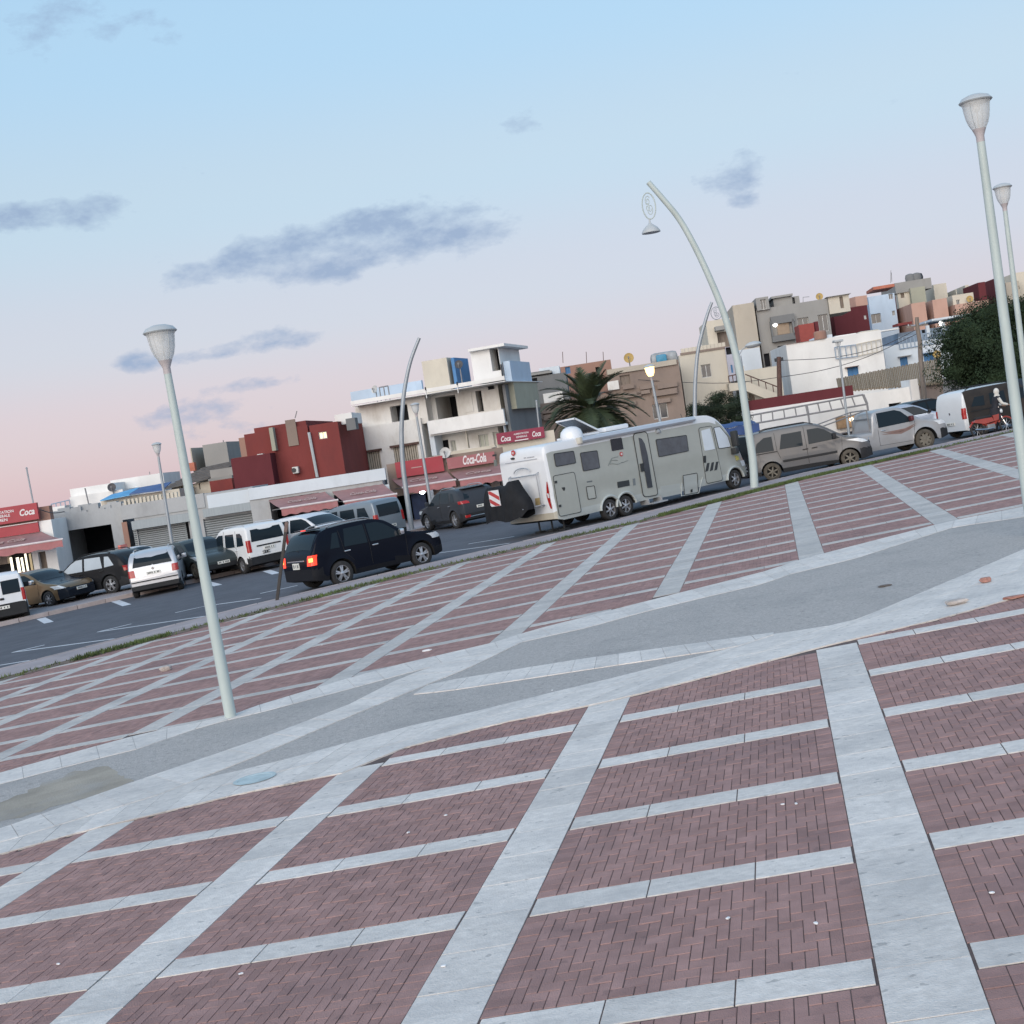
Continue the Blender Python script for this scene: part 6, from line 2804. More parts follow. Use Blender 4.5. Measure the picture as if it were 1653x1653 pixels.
# ---- derelict garage and shuttered shops
F = Facade('derelict_garage', 'roofless grey concrete garage with a wide black opening', 'building', *z1(400, 850), 63.0, 3)
F.wall('wall', z1(335, 765), z1(835, 1120), 6.0, W_CONC, [(z1(372, 862), z1(762, 1150), 'dark', 4.5)], ground=True)
mb = MB()
rr = random.Random(5)
u0, u1, v0, v1 = F.rect(z1(335, 745), z1(835, 735))
for i in range(16):       # crumbling masonry on top
    u = u0 + (u1 - u0) * (i + .5) / 16
    _, vv = F.uv(*z1(335 + 500 * (i + .5) / 16, 770 - 75 * (i + .5) / 16))
    hgt = rr.uniform(.05, .38)
    m1 = MB()
    m1.box(u - .35 * rr.uniform(.4, 1), u + .35 * rr.uniform(.4, 1), rr.uniform(0, .2), rr.uniform(.5, .9), F.rect(z1(335, 765), z1(835, 1120))[3] - .02, F.rect(z1(335, 765), z1(835, 1120))[3] + hgt)
    m1.build('broken_block', W_CONC, F.root)
mb = MB()
u0, u1, v0, v1 = F.rect(z1(775, 800), z1(832, 940))
mb.box(u0, u1, -.12, .0 - .004, 0, v1)
mb.build('pier', W_BRICK, F.root)

F = Facade('shuttered_shop', 'low grey shop with two ribbed roller shutters and peeling parapet', 'shop', *z1(840, 840), 63.0, 3)
w = F.wall('wall', z1(838, 690), z1(1665, 960), 6.0, W_CONC, [(z1(838, 845), z1(1222, 960), 'dark', .3), (z1(1290, 780), z1(1650, 960), 'dark', .3)], ground=True)
for (a, b) in (((845, 848), (1220, 1050)), ((1292, 775), (1648, 1050))):
    shutter(F, z1(*a), z1(*b), .12, w, 20)
F.box('shutter_box', z1(832, 795), z1(1212, 792), -.35, -.004, mat('corrugated box', (.26, .30, .33), .5, .3, var=.1, stretch=(8, 1, .2), scale=3), w)
F.box('shutter_box', z1(1285, 718), z1(1655, 714), -.35, -.004, mat('corrugated box', (.26, .30, .33), .5), w)
F.wall('parapet', z1(1312, 630), z1(1665, 660), .35, W_LBLUE, off=-.06)
F.wall('parapet', z1(760, 695), z1(1305, 705), .35, W_CONC, off=-.05)
for i in range(14):       # openwork blocks along the top
    x = 790 + i * 25
    m1 = MB()
    u0, u1, v0, v1 = F.rect(z1(x, 692 - i * 3.6), z1(x + 17, 712 - i * 3.6))
    vtop = F.rect(z1(760, 695), z1(1305, 705), -.05)[3]
    m1.box(u0, u1, .0, .22, vtop, vtop + .26)
    m1.build('openwork_block', W_CREAM, F.root)

F = Facade('awning_shop', 'white fronted shop row with red awnings and peeling parapet', 'shop', *z2(130, 1100), 63.0, 3)
w = F.wall('wall', z2(0, 1062), z2(905, 1330), 6.0, W_CONC, [(z2(135, 1130), z2(500, 1400), 'dark', 2.5), (z2(545, 1100), z2(850, 1400), 'dark', 2.5)], ground=True)
F.wall('parapet', z2(0, 1058), z2(880, 1000), .4, W_LBLUE, off=-.07)
F.box('pillar', z2(500, 1085), z2(535, 1330), -.1, -.004, W_LBLUE)
F.box('pillar', z2(895, 1030), z2(915, 1330), -.1, -.004, W_LBLUE)
awning(F, z2(130, 1128), z2(490, 1083), z2(212, 1190), z2(568, 1125), 1.7, 'faded red awning with drink lettering next to the roller shutter', text='Coca-Cola')
awning(F, z2(535, 1080), z2(860, 1025), z2(612, 1135), z2(944, 1098), 1.7, 'faded red awning above the silver-blue van', text='Coca-Cola')

F = Facade('corner_shop', 'shop with a deep blue interior under red drink signs', 'shop', *z2(930, 1000), 66.0, 3)
w = F.wall('wall', z2(905, 960), z2(1650, 1330), 6.0, W_BROWN, [(z2(925, 1040), z2(1195, 1400), 'dark', 3.0), (z2(1290, 1000), z2(1600, 1400), 'dark', 3.0)], ground=True)
F.wall('parapet', z2(880, 905), z2(1650, 1000), .5, W_BROWN, off=-.02)
mb = MB()
u0, u1, v0, v1 = F.rect(z2(1035, 1090), z2(1150, 1240), .6)
mb.box(u0, u1, .6, .7, 0.36, v1)
mb.build('blue_panel', mat('deep blue panel', (.012, .035, .11), .5, var=.2), w)
mb = MB()
u, v = F.uv(*z2(1108, 1075), -.4)
mb.lathe([(.001, -.16), (.12, -.10), (.15, 0), (.12, .10), (.05, .17)], (u, -.4, v), 12)
mb.build('bulb', mat('shop bulb', (.9, .95, 1), .3, var=0, emit=(.85, .92, 1), estr=9), w, True)
F.box('pillar', z2(1175, 1050), z2(1200, 1330), -.1, -.004, W_LBLUE)
sign_board(F, (z2(933, 893), z2(1250, 945)), 'bright red shop sign board with small lettering under the barred windows', M_SIGNR, -.3, .2, lines=[('-', *z2(1072, 922), (17, 1.3), 0, .0, M_LETF)])
s_, bd, _ = sign_board(F, (z2(1262, 866), z2(1575, 890)), 'faded red sign with large white Coca-Cola script', M_SIGNF, -.34, .2, lines=[('Coca-Cola', *z2(1440, 868), (38, 15), .32, .03, M_LET)])
awning(F, z2(912, 985), z2(1265, 958), z2(985, 1050), z2(1318, 1003), 1.5, 'faded red awning with a bright bulb beneath', text='Coca')
awning(F, z2(1283, 950), z2(1600, 905), z2(1345, 1000), z2(1640, 962), 1.5, 'faded brown awning below the large Coca-Cola sign', text='Coca')
dish(F, *z2(1255, 832), 9, -.2, M_DISHW, 'pale satellite dish edge above the faded drink sign', (-.2, -1, .3), .5)

F = Facade('grocery_shop', 'low shop half hidden by the motorhome under a maroon grocery sign', 'shop', 803, 725, 68.0, 3)
F.wall('wall', (800, 722), (900, 800), 5.0, W_BROWN, ground=True)
F.wall('parapet', (800, 708), (900, 735), .4, W_CREAM, off=-.05)
sign_board(F, ((801, 700), (880, 706)), 'maroon grocery sign with three panels above the motorhome roof', mat('maroon sign', (.24, .02, .055), .5, var=.1), -.3, .2,
           lines=[('Coca', 816.5, 708, (16, 9), .3, .03, M_LET), ('ALIMENTATION', 841, 699.5, (24, 2.8), 0, .02, M_LET), ('GENERALE', 842, 704.5, (18, 3.0), 0, .02, M_LET), ('-', 842, 710, (22, 1.6), 0, .0, M_LET), ('Coca', 866, 700, (14, 9), .3, .03, M_LET)])

# ---- red building
F = Facade('red_building', 'oxide red block of flats with air conditioners and unfinished top', 'building', *z2(100, 900), 76.0, -4)
F.wall('wall', z2(-25, 715), z2(440, 1050), 9.0, W_RED, [(z2(250, 640), z2(310, 760), 'glass', .25)], ground=True)
F.wall('upper_wall', z2(38, 675), z2(382, 720), 8.0, W_RED, off=.15)
F.box('raw_panel', z2(235, 625), z2(325, 780), -.06, -.003, W_BROWN)
F.box('corner_bay', z2(132, 672), z2(180, 815), -.5, -.003, W_GREEN)
F.wall('annexe', z2(-110, 870), z2(175, 1050), 4.0, W_MAROON, off=-1.2, ground=True)
F.wall('right_wing', z2(388, 658), z2(628, 1000), 8.0, W_RED, [(z2(447, 700), z2(506, 737), 'lit', .15)], off=-.3, ground=True)
F.pole('downpipe', [z2(388, 700), z2(442, 985)], .09, M_CAP, -.42)
for (x, y) in ((80, 858), (302, 940)):
    m1 = MB()
    u0, u1, v0, v1 = F.rect(z2(x - 22, y - 18), z2(x + 22, y + 18), -.4)
    m1.box(u0, u1, -.42, -.02, v0, v1, .02)
    a = m1.build('air_conditioner', M_ACU, F.root, True)
    m1 = MB()
    m1.lathe([((v1 - v0) * .36, -.02), ((v1 - v0) * .36, 0)], ((u0 + u1) / 2 - .08, -.425, (v0 + v1) / 2), 16, 'y')
    m1.build('fan_grille', M_DFRAME, a)
F.box('roof_hut', z2(548, 590), z2(668, 640), .8, 4.0, W_WHITE2)
F.box('roof_tank', z2(620, 615), z2(690, 680), -.1, .8, W_DGREY)
F.pole('aerial', [z2(300, 610), z2(312, 565)], .03, M_GREYIRON, 1.0)

# ---- white three storey building
F = Facade('white_apartment_house', 'unfinished white three-storey house with dark empty openings and roof terrace', 'building', *z2(600, 800), 84.0, -16)
F.wall('lower_wall', z2(588, 690), z2(1150, 960), 9.0, W_WHITE, [(z2(687, 840), z2(855, 935), 'dark', .3), (z4(98, 1395), z4(395, 1545), 'dark', .3)], ground=True)
for (TL, BR) in ((z2(687, 842), z2(857, 930)), (z4(100, 1400), z4(395, 1545))):
    u0, u1, v0, v1 = F.rect(TL, BR)
    n = 11
    for i in range(n):
        m1 = MB()
        u = u0 + (u1 - u0) * (i + .5) / n
        m1.box(u - .05, u + .05, .02, .10, v0, v1)
        m1.build('window_bar', W_BEIGE, F.root)
    m1 = MB()
    m1.box(u0 - .15, u1 + .15, -.2, -.003, v1 + .02, v1 + .16)
    m1.build('lintel', M_IRON, F.root)
F.wall('upper_wall', z2(678, 540), z2(1150, 640), 9.0, W_WHITE, [(z4(62, 940), z4(280, 1085), 'dark', 1.2)], off=.25)
F.wall('loggia_wall', z4(478, 800), z4(1320, 1085), 6.0, W_WHITE, [(z4(566, 840), z4(828, 1055), 'dark', 3.0), (z4(1012, 768), z4(1112, 990), 'dark', 1.0)], off=1.3)
F.box('white_panel', z4(872, 790), z4(1000, 990), 1.24, 1.297, W_WHITE, off=1.3)
F.box('vent', z4(1158, 716), z4(1226, 742), 1.2, 1.297, M_DARK, off=1.3)
F.wall('balcony_parapet', z4(482, 1102), z4(1345, 1122), .22, W_WHITE2, off=-.35)
F.box('balcony_floor', z4(500, 1240), z4(1350, 1140), -.12, 2.0, W_WHITE2, off=-.2)
F.wall('side_pier', z4(1300, 960), z4(1365, 1420), 5.0, W_WHITE2, off=-.02)
F.wall('first_floor_wall', z4(500, 1235), z4(1300, 1420), 5.0, W_WHITE, [(z4(620, 1320), z4(735, 1470), 'dark', .5), (z4(735, 1320), z4(808, 1430), 'pale', .2), (z4(1045, 1255), z4(1175, 1400), 'pale', .2), (z4(1205, 1225), z4(1290, 1380), 'pale', .2)], off=1.5)
F.box('corner_pillar', z4(478, 1110), z4(590, 1480), -.03, 1.5, W_LBLUE, off=0)
F.box('pillar', z4(900, 1205), z4(938, 1400), .2, .5, W_CREAM, off=.2)
F.wall('shop_band', z4(478, 1505), z4(1380, 1640), 7.0, W_WHITE2, off=-.1, ground=True)
F.box('balustrade', z4(640, 1455), z4(1245, 1425), -.5, -.3, W_CREAM)
# roof slab and parapet, dark panels in place of notches
F.box('roof_slab', z2(655, 538), z2(1635, 372), -.9, 8.5, W_WHITE2, off=-.9)
F.wall('roof_parapet', z2(652, 503), z2(1632, 366), .2, W_WHITE2, off=-.9)
for x in (445, 805):
    m1 = MB()
    u0, u1, v0, v1 = F.rect(z4(x - 5, 690), z4(x + 38, 790), -.9)
    pv0, pv1 = F.rect(z2(652, 503), z2(1632, 366), -.9)[2:]
    m1.box(u0 + .1, u1 - .1, -.98, -.902, pv0 - .35, pv0 + .15)
    m1.build('water_spout', W_WHITE2, F.root)
    m1 = MB()
    m1.box(u0 + .12, u1 - .12, -.93, -.902, pv0 + .35, pv1 - .15)
    m1.build('parapet_panel', M_DARK, F.root)
F.box('blue_roof_wall', z2(650, 445), z2(1110, 430), 7.0, 7.3, W_BLUE, off=7.0)
# stair tower
F.wall('stair_tower', z4(955, 330), z4(1320, 640), 5.0, W_WHITE2, [(z4(1168, 292), z4(1312, 530), 'dark', 1.5)], off=1.0)
F.box('tower_slab', z4(928, 302), z4(1335, 262), .6, 6.5, W_WHITE2, off=.6)
F.wall('blue_side_wall', z4(1320, 440), z4(1432, 690), 5.0, W_BLUE, off=1.4)
F.box('tower_railing', z4(1295, 470), z4(1325, 600), .7, .9, M_DFRAME, off=.8)
F.wall('side_wall', z4(1340, 690), z4(1400, 1300), 8.0, W_DGREY, off=.4, ground=True)
F.wall('green_side_wall', z4(1335, 680), z4(1480, 960), 6.0, W_GREEN, off=1.2)
# things on the roof
F.box('water_tank_room', z4(415, 440), z4(748, 760), 1.0, 4.2, W_CREAM, off=1.0)
F.box('tank_room_blue_side', z4(728, 398), z4(816, 740), 1.2, 4.2, mat('blue wall', (.08, .21, .42), .8, var=.1), off=1.0)
dish(F, *z4(832, 472), 6.8, .6, M_DISHD, 'dark satellite dish beside the beige rooftop room', (.15, -1, .25), 1.3)
dish(F, *z2(808, 428), 6.5, 1.5, M_DISHW, 'pale satellite dish on the roof terrace of the white house', (-.5, -1, .3), 1.5)
railing(F, [z2(835, 415), z2(890, 405)], 1.6, .3, M_GREYIRON, .4, name='roof_ladder')

# ---- grey houses behind, brick hut
F = Facade('grey_row_house', 'dark grey flat-roofed house squeezed behind the white apartment house', 'building', *z3(290, 300), 98.0, -4)
F.wall('wall', z3(240, 266), z3(600, 560), 8.0, W_DGREY, [(z3(335, 258), z3(388, 282), 'dark', .3)], ground=True)
F.wall('upper_wall', z3(275, 232), z3(465, 265), 6.0, W_DGREY, off=.3)
F.box('roof_edge', z3(262, 240), z3(470, 220), -.2, 6.0, W_GREY)
F.wall('pale_hut', z3(395, 198), z3(520, 240), 4.0, W_LBLUE, off=2.0)
F.wall('white_hut', z3(418, 345), z3(540, 395), 3.0, W_WHITE, off=-.3)
F = Facade('brick_hut', 'unplastered brick rooftop room behind the palm crown', 'building', *z3(600, 200), 108.0, -4)
F.wall('wall', z3(515, 190), z3(850, 420), 6.0, W_BRICK, [(z3(545, 190), z3(580, 225), 'blue', .2), (z3(722, 190), z3(750, 215), 'dark', .3)], ground=True)
for x in (535, 672, 770):
    F.pole('starter_bar', [z3(x, 165), z3(x - 3, 100)], .03, M_IRON, .3)
# ---- brown stone building with ledges
F = Facade('brown_stone_house', 'weathered brown house with rows of projecting ledges and a white framed window', 'building', *z3(900, 400), 90.0, -5)
F.wall('wall', z3(782, 210), z3(1262, 560), 9.0, W_BROWN, [(z3(862, 240), z3(928, 285), 'door', .2), (z3(1050, 408), z3(1148, 480), 'glass', .25)], ground=True)
F.wall('left_wing', z3(225, 430), z3(860, 640), 7.0, W_BROWN, off=.5, ground=True)
for i, (a, b, y) in enumerate(((880, 950, 300), (960, 1040, 330), (880, 990, 345), (1050, 1200, 330), (890, 960, 395), (1080, 1200, 290), (980, 1060, 300), (1060, 1160, 380))):
    F.box('ledge', z3(a, y), z3(b, y + 9), -.28, -.003, W_BROWN)
for i, (a, b, y) in enumerate(((240, 380, 450), (260, 420, 480), (300, 400, 420), (400, 560, 430), (280, 390, 530), (420, 560, 470), (250, 350, 505))):
    F.box('ledge', z3(a, y), z3(b, y + 9), .22, .497, W_BROWN, off=.5)
F.box('roof_edge', z3(788, 205), z3(1195, 172), -.15, .5, W_BEIGE)
m1 = MB()
u0, u1, v0, v1 = F.rect(z3(1040, 112), z3(1205, 158), .8)
m1.box(u0, u1, .8, 2.4, v0, v1, .3)
m1.build('roof_bundle', mat('grey sheet bundle', (.30, .32, .34), .7, var=.3, scale=2), F.root, True)
F.box('blue_barrel', z3(1072, 120), z3(1140, 156), .5, .9, mat('teal barrel', (.04, .22, .36), .5, var=.15), bev=.12)
F.box('white_awning_patch', z3(790, 275), z3(862, 315), -.25, -.003, W_WHITE)
dish(F, *z3(917, 137), 8.0, .4, M_DISHY, 'round ochre satellite dish on the brown stone house', (-.1, -1, .2), 1.6)

# ---- cream house with outside stair
F = Facade('cream_house', 'cream flat-roofed house with brown railed outside stair', 'building', *z3(1300, 300), 96.0, -4)
F.wall('wall', z3(1206, 122), z3(1560, 620), 8.0, W_CREAM, [(z3(1332, 178), z3(1400, 245), 'glass', .2)], ground=True)
F.box('roof_railing_base', z3(1215, 108), z3(1480, 80), -.08, .2, W_BROWN)
for i in range(12):
    m1 = MB()
    u0, u1, v0, v1 = F.rect(z3(1222 + i * 21.5, 116 - i * 3.3), z3(1232 + i * 21.5, 104 - i * 3.3))
    vt = F.rect(z3(1215, 108), z3(1480, 80), -.08)[3]
    m1.box(u0, u0 + .25, -.02, .12, vt, vt + .3)
    m1.build('baluster', W_CREAM, F.root)
F.wall('upper_block', z5(55, 545), z5(335, 800), 6.0, W_CREAM, [(z5(165, 655), z5(330, 790), 'door', .4)], off=1.5)
F.box('upper_canopy', z5(150, 640), z5(240, 585), .5, 2.0, W_GREY, off=1.0)
F.wall('lilac_bay', z5(248, 800), z5(360, 1130), 3.0, mat('lilac render', (.40, .40, .47), .9, var=.1), [(z5(300, 975), z5(330, 1050), 'blue', .15), (z5(250, 790), z5(355, 860), 'dark', .3)], off=-.3)
F.box('landing', z5(275, 1160), z5(440, 1215), -1.6, -.003, W_CREAM, off=-1.0)
# stair flight as one sloping parapet with steps behind
q = [F.uv(*z5(*p), -1.2) for p in ((430, 1130), (800, 1275), (800, 1370), (430, 1225))]
m1 = MB()
m1.prism([q[0], q[1], q[2], q[3]], -1.6, -.4, 'y')
m1.build('stair_flight', W_CREAM, F.root)
railing(F, [z5(430, 1060), z5(790, 1200)], .75, -1.5, M_IRON, .5)
railing(F, [z5(280, 1085), z5(360, 1068)], .8, -1.5, M_IRON, .35)
F.box('newel', z5(418, 985), z5(455, 1150), -1.6, -1.3, W_CREAM, off=-1.5)
F.wall('stair_wall', z5(390, 1040), z5(850, 1400), 4.0, W_CREAM, [(z5(478, 1250), z5(548, 1345), 'door', .2)], off=.1, ground=True)

# ---- grey unfinished house
F = Facade('grey_unfinished_house', 'tall grey concrete house with a big dark framed bay window', 'building', *z5(700, 600), 118.0, -6)
F.wall('wall', z5(552, 428), z5(1370, 1150), 10.0, W_GREY, [(z5(960, 515), z5(1082, 600), 'glass', .3), (z5(1160, 482), z5(1280, 635), 'glass', .3), (z5(628, 865), z5(700, 985), 'dark', .3), (z5(765, 790), z5(855, 905), 'dark', .3)], ground=True)
F.wall('beige_wing', z5(318, 388), z5(640, 1150), 9.0, W_BEIGE, off=-.6, ground=True)
F.wall('tower', z5(548, 315), z5(690, 420), 7.0, W_GREY, [(z5(592, 330), z5(664, 442), 'glass', .25)], off=-.3)
F.box('bay_frame', z5(695, 500), z5(938, 540), -.5, -.003, W_DGREY)
F.box('bay_frame', z5(712, 690), z5(950, 715), -.5, -.003, W_DGREY)
F.box('bay_frame', z5(692, 545), z5(725, 695), -.5, -.003, W_DGREY)
F.box('bay_frame', z5(905, 520), z5(945, 680), -.5, -.003, W_DGREY)
F.box('bay_panel', z5(755, 550), z5(890, 660), -.2, -.003, mat('tan board', (.30, .23, .17), .8, var=.1))
m1 = MB()
u, v = F.uv(*z5(742, 578), -.3)
m1.lathe([(.001, -.22), (.2, -.1), (.22, .05), (.1, .2)], (u, -.35, v), 10)
m1.build('lamp', mat('bay lamp', (1, 1, 1), .3, var=0, emit=(1, .96, .9), estr=3), F.root, True)
F.wall('roof_hut', z5(722, 322), z5(920, 395), 4.0, W_GREY, off=1.0)
F.box('hut_roof', z5(705, 320), z5(915, 266), .7, 5.3, W_GREY, off=.7)
F.wall('roof_hut', z5(912, 300), z5(990, 375), 3.0, W_GREY, [(z5(912, 310), z5(942, 372), 'dark', .2)], off=1.4)
F.wall('roof_hut', z5(1262, 306), z5(1490, 440), 5.0, W_CREAM, [(z5(1375, 300), z5(1425, 410), 'door', .2)], off=-.2)
F.box('hut_roof', z5(1250, 302), z5(1492, 268), -.5, 5.0, W_GREY, off=-.5)
dish(F, *z5(1180, 300), 5.5, .3, M_DISHY, 'ochre satellite dish on the grey unfinished house', (-.1, -1, .2), 1.2)
F.wall('lower_wall', z5(385, 830), z5(630, 1100), 3.0, W_LBLUE, off=-1.4, ground=True)
F.pole('aerial', [z5(1020, 370), z5(1018, 305), z5(1080, 300)], .03, M_GREYIRON, .8)

# red room and maroon wall
F = Facade('red_roof_room', 'small bright red rooftop room before the grey house', 'building', *z5(1050, 600), 112.0, -6)
F.wall('wall', z5(972, 580), z5(1170, 900), 3.0, mat('bright red render', (.27, .06, .05), .9, var=.1), ground=True)
F.wall('side_room', z5(1128, 548), z5(1215, 900), 3.0, W_MAROON, off=.3, ground=True)
F = Facade('maroon_house', 'plain maroon house wall beside the pale blue house', 'building', *z5(1500, 500), 126.0, 12)
F.wall('wall', z5(1312, 430), z5(1720, 900), 8.0, W_MAROON, [(z5(1618, 485), z5(1650, 520), 'white', .1)], ground=True)
F.wall('roof_wall', z5(1530, 300), z5(1660, 380), 3.0, W_PINK, off=1.0)

# ---- white house with blue windows
F = Facade('white_cottage', 'white house with bright blue windows and rooftop railing', 'building', *z5(1200, 900), 102.0, -3)
F.wall('wall', z5(848, 772), z6(310, 1060), 8.0, W_WHITE2, [(z5(1452, 1005), z5(1572, 1078), 'blue', .15)], ground=True)
F.box('window_hood', z5(1440, 998), z5(1572, 985), -.45, -.003, M_IRON)
F.box('red_coping', z5(850, 772), z5(1180, 722), -.1, .5, W_RED)
F.wall('roof_room', z5(1170, 690), z5(1330, 850), 4.0, W_LBLUE, [(z5(1205, 722), z5(1268, 798), 'blue', .12)], off=.4)
F.wall('roof_room', z5(1330, 690), z5(1560, 790), 4.0, W_WHITE2, off=1.0)
m1 = MB()
u0, u1, v0, v1 = F.rect(z6(30, 640), z6(262, 700), .5)
m1.box(u0, u1, .5, 2.5, v0, v1, .25)
m1.build('tarp_bundle', W_CREAM, F.root, True)
railing(F, [z5(1330, 800), z5(1540, 775)], .9, -.2, M_RAILB, .35)
railing(F, [z6(15, 762), z6(250, 712)], .9, -.2, W_CREAM, .35)
m1 = MB()
u, v = F.uv(*z5(1195, 680))
m1.lathe([(.5, 0), (.5, .55), (.4, .65)], (u, .3, v - .3), 14)
m1.build('clay_tank', W_BRICK, F.root, True)

# ---- pale blue house with balconies
F = Facade('pale_blue_terrace', 'pale blue terrace house with shaded balcony and blue shutters', 'building', *z6(500, 800), 106.0, -3)
F.wall('wall', z6(278, 785), z6(985, 1080), 8.0, W_LBLUE, [(z6(437, 895), z6(524, 975), 'blue', .15), (z6(668, 858), z6(775, 918), 'blue', .15)], ground=True)
F.box('window_hood', z6(430, 882), z6(562, 868), -.5, -.003, W_GREY)
F.box('window_hood', z6(655, 852), z6(775, 838), -.5, -.003, M_BLUEW)
F.wall('upper_wall', z6(420, 655), z6(1150, 720), 6.0, mat('shaded blue render', (.22, .28, .36), .9, var=.15, scale=1), [(z6(645, 560), z6(690, 650), 'dark', .2), (z6(820, 545), z6(900, 585), 'dark', .3), (z6(970, 520), z6(1055, 560), 'door', .2)], off=1.4)  # balcony shade is put into this wall colour
F.box('balcony_slab', z6(750, 515), z6(1180, 468), -.4, 6.0, W_LBLUE, off=-.4)
railing(F, [z6(425, 700), z6(985, 610)], .9, -.1, M_RAILB, .3)
F.box('red_canopy', z6(410, 585), z6(548, 540), -.3, 1.4, W_RED, off=0)
F.box('white_canopy', z6(250, 640), z6(430, 600), .2, 1.6, W_WHITE2, off=.3)
for x in (710, 865):
    F.box('pillar', z6(x, 690 - (x - 710) * .16), z6(x + 16, 575 - (x - 710) * .16), -.1, .15, W_LBLUE)
m1 = MB()
u, v = F.uv(*z6(840, 562), 1.0)
m1.lathe([(.001, -.2), (.18, -.1), (.18, .1), (.1, .2)], (u, .9, v), 10)
m1.build('lamp', mat('bay lamp', (1, 1, 1), .3), F.root, True)
dish(F, *z6(800, 860), 6.0, -.5, M_DISHY, 'ochre satellite dish at the end of the pale blue terrace', (-.2, -1, .2), 1.5)

# ---- pale blue tall house, grey crown, cream houses further up
F = Facade('blue_house', 'tall pale blue house with a black square window', 'building', *z6(250, 400), 134.0, -8)
F.wall('wall', z6(128, 300), z6(470, 900), 8.0, W_BLUE, [(z6(155, 470), z6(262, 548), 'glass', .3), (z6(326, 256), z6(376, 318), 'glass', .25), (z6(362, 436), z6(396, 478), 'glass', .25)], ground=True)
F.wall('orange_parapet', z6(180, 215), z6(385, 200), 5.0, mat('orange render', (.42, .15, .10), .9, var=.15, scale=1), off=.6, R=F.rect(z6(180, 230), z6(385, 168), .6))
F.wall('dark_side', z6(397, 300), z6(432, 900), 6.0, W_MAROON, off=1.5, ground=True)
F = Facade('tank_roof_house', 'grey and cream house with water tanks heaped on its roof', 'building', *z6(600, 300), 142.0, -6)
F.wall('wall', z6(410, 225), z6(775, 900), 9.0, W_CREAM, [(z6(445, 265), z6(485, 305), 'door', .2)], ground=True)
F.wall('grey_top', z6(388, 165), z6(755, 210), 8.0, W_GREY, off=-.2)
F.wall('pale_bay', z6(540, 215), z6(705, 370), 3.0, W_GREEN, off=-.8)
m1 = MB()
for i in range(4):
    u, v = F.uv(*z6(540 + i * 32, 120), 1.0)
    m1 = MB()
    m1.lathe([(.5, 0), (.55, .4), (.45, .75), (.15, .85)], (u, 1.0 + (i % 2) * .8, F.rect(z6(388, 165), z6(755, 210), -.2)[3]), 12)
    m1.build('water_tank', M_DFRAME if i % 2 else W_DGREY, F.root, True)
F.pole('aerial', [z6(350, 160), z6(352, 40)], .03, M_GREYIRON, 1.5)
F.pole('aerial', [z6(362, 150), z6(356, 60)], .03, M_GREYIRON, 1.5)
F = Facade('cream_terrace', 'cream stepped house next to the tank topped one', 'building', *z6(850, 250), 148.0, -6)
F.wall('wall', z6(765, 180), z6(985, 900), 8.0, W_CREAM, [(z6(900, 225), z6(925, 290), 'white', .1)], ground=True)
F.wall('step', z6(985, 225), z6(1080, 900), 7.0, W_CREAM, off=.4, ground=True)
F.wall('step', z6(1075, 185), z6(1205, 900), 7.0, W_CREAM, off=.2, ground=True)
F = Facade('pink_house', 'long salmon pink house wall below the cream terrace', 'building', *z6(700, 420), 130.0, -4)
F.wall('wall', z6(548, 365), z6(760, 900), 6.0, W_PINK, ground=True)
F.wall('right_wall', z6(755, 330), z6(975, 900), 6.0, W_PINK, off=-.4, ground=True)
F.wall('cream_end', z6(950, 285), z6(1240, 900), 6.0, W_CREAM, [(z6(990, 328), z6(1030, 382), 'glass', .2)], off=.2, ground=True)
F.wall('low_wall', z6(975, 375), z6(1380, 900), 4.0, W_PINK, off=-1.2, ground=True)
dish(F, *z6(1122, 320), 5.0, -.3, M_DISHY, 'ochre satellite dish on the cream end of the pink house', (-.1, -1, .2), 1.2)
F = Facade('maroon_tower', 'maroon block standing among the cream houses', 'building', *z6(1280, 220), 140.0, -5)
F.wall('wall', z6(1200, 160), z6(1368, 900), 6.0, W_MAROON, ground=True)
F.wall('back_block', z6(1440, 100), z6(1492, 900), 5.0, W_MAROON, off=6.0, ground=True)
F = Facade('hilltop_house', 'cream hilltop house above the big dark tree', 'building', *z6(1600, 150), 150.0, -5)
F.wall('wall', z6(1560, 65), z6(1900, 900), 8.0, W_CREAM, ground=True)
F.wall('front_step', z6(1470, 160), z6(1700, 900), 6.0, W_BEIGE, [(z6(1600, 190), z6(1660, 215), 'door', .2)], off=-1.5, ground=True)
F.wall('white_step', z6(1460, 235), z6(1560, 900), 4.0, W_WHITE2, off=-3.0, ground=True)

# ---- maroon roofed market wall, lattice girder, reed roof
F = Facade('market_wall', 'long low white wall with maroon top band behind the grey van', 'wall', *z5(800, 1400), 78.0, -2)
F.wall('wall', z5(478, 1430), z6(660, 1430), 3.0, W_WHITE2, [(z6(330, 1345), z6(462, 1420), 'dark', .5), (z6(475, 1350), z6(572, 1430), 'dark', .5)], ground=True)
F.wall('maroon_band', z5(476, 1345), z5(1505, 1250), 2.6, W_MAROON, off=.15, R=F.rect(z5(476, 1425), z5(1505, 1170), .15)[:2] + (F.rect(z5(478, 1430), z6(660, 1430))[3] - .02, F.uv(*z5(1000, 1250), .15)[1]))
F.wall('end_pier', z6(535, 1108), z6(655, 1430), 2.0, W_WHITE2, off=-.3, ground=True)
F.box('glow_stall', z5(1350, 1490), z5(1612, 1570), -.4, -.003, mat('stall brown', (.26, .17, .10), .8, var=.3, scale=2))
for (x, y, r) in ((1497, 1512, .16), (1585, 1490, .14)):
    m1 = MB()
    u, v = F.uv(*z5(x, y), -.5)
    m1.lathe([(.001, -r), (r, 0), (.001, r)], (u, -.55, v), 10)
    m1.build('stall_lamp', mat('stall lamp', (1, .9, .7), .3, var=0, emit=(1, .85, .6), estr=5), F.root, True)
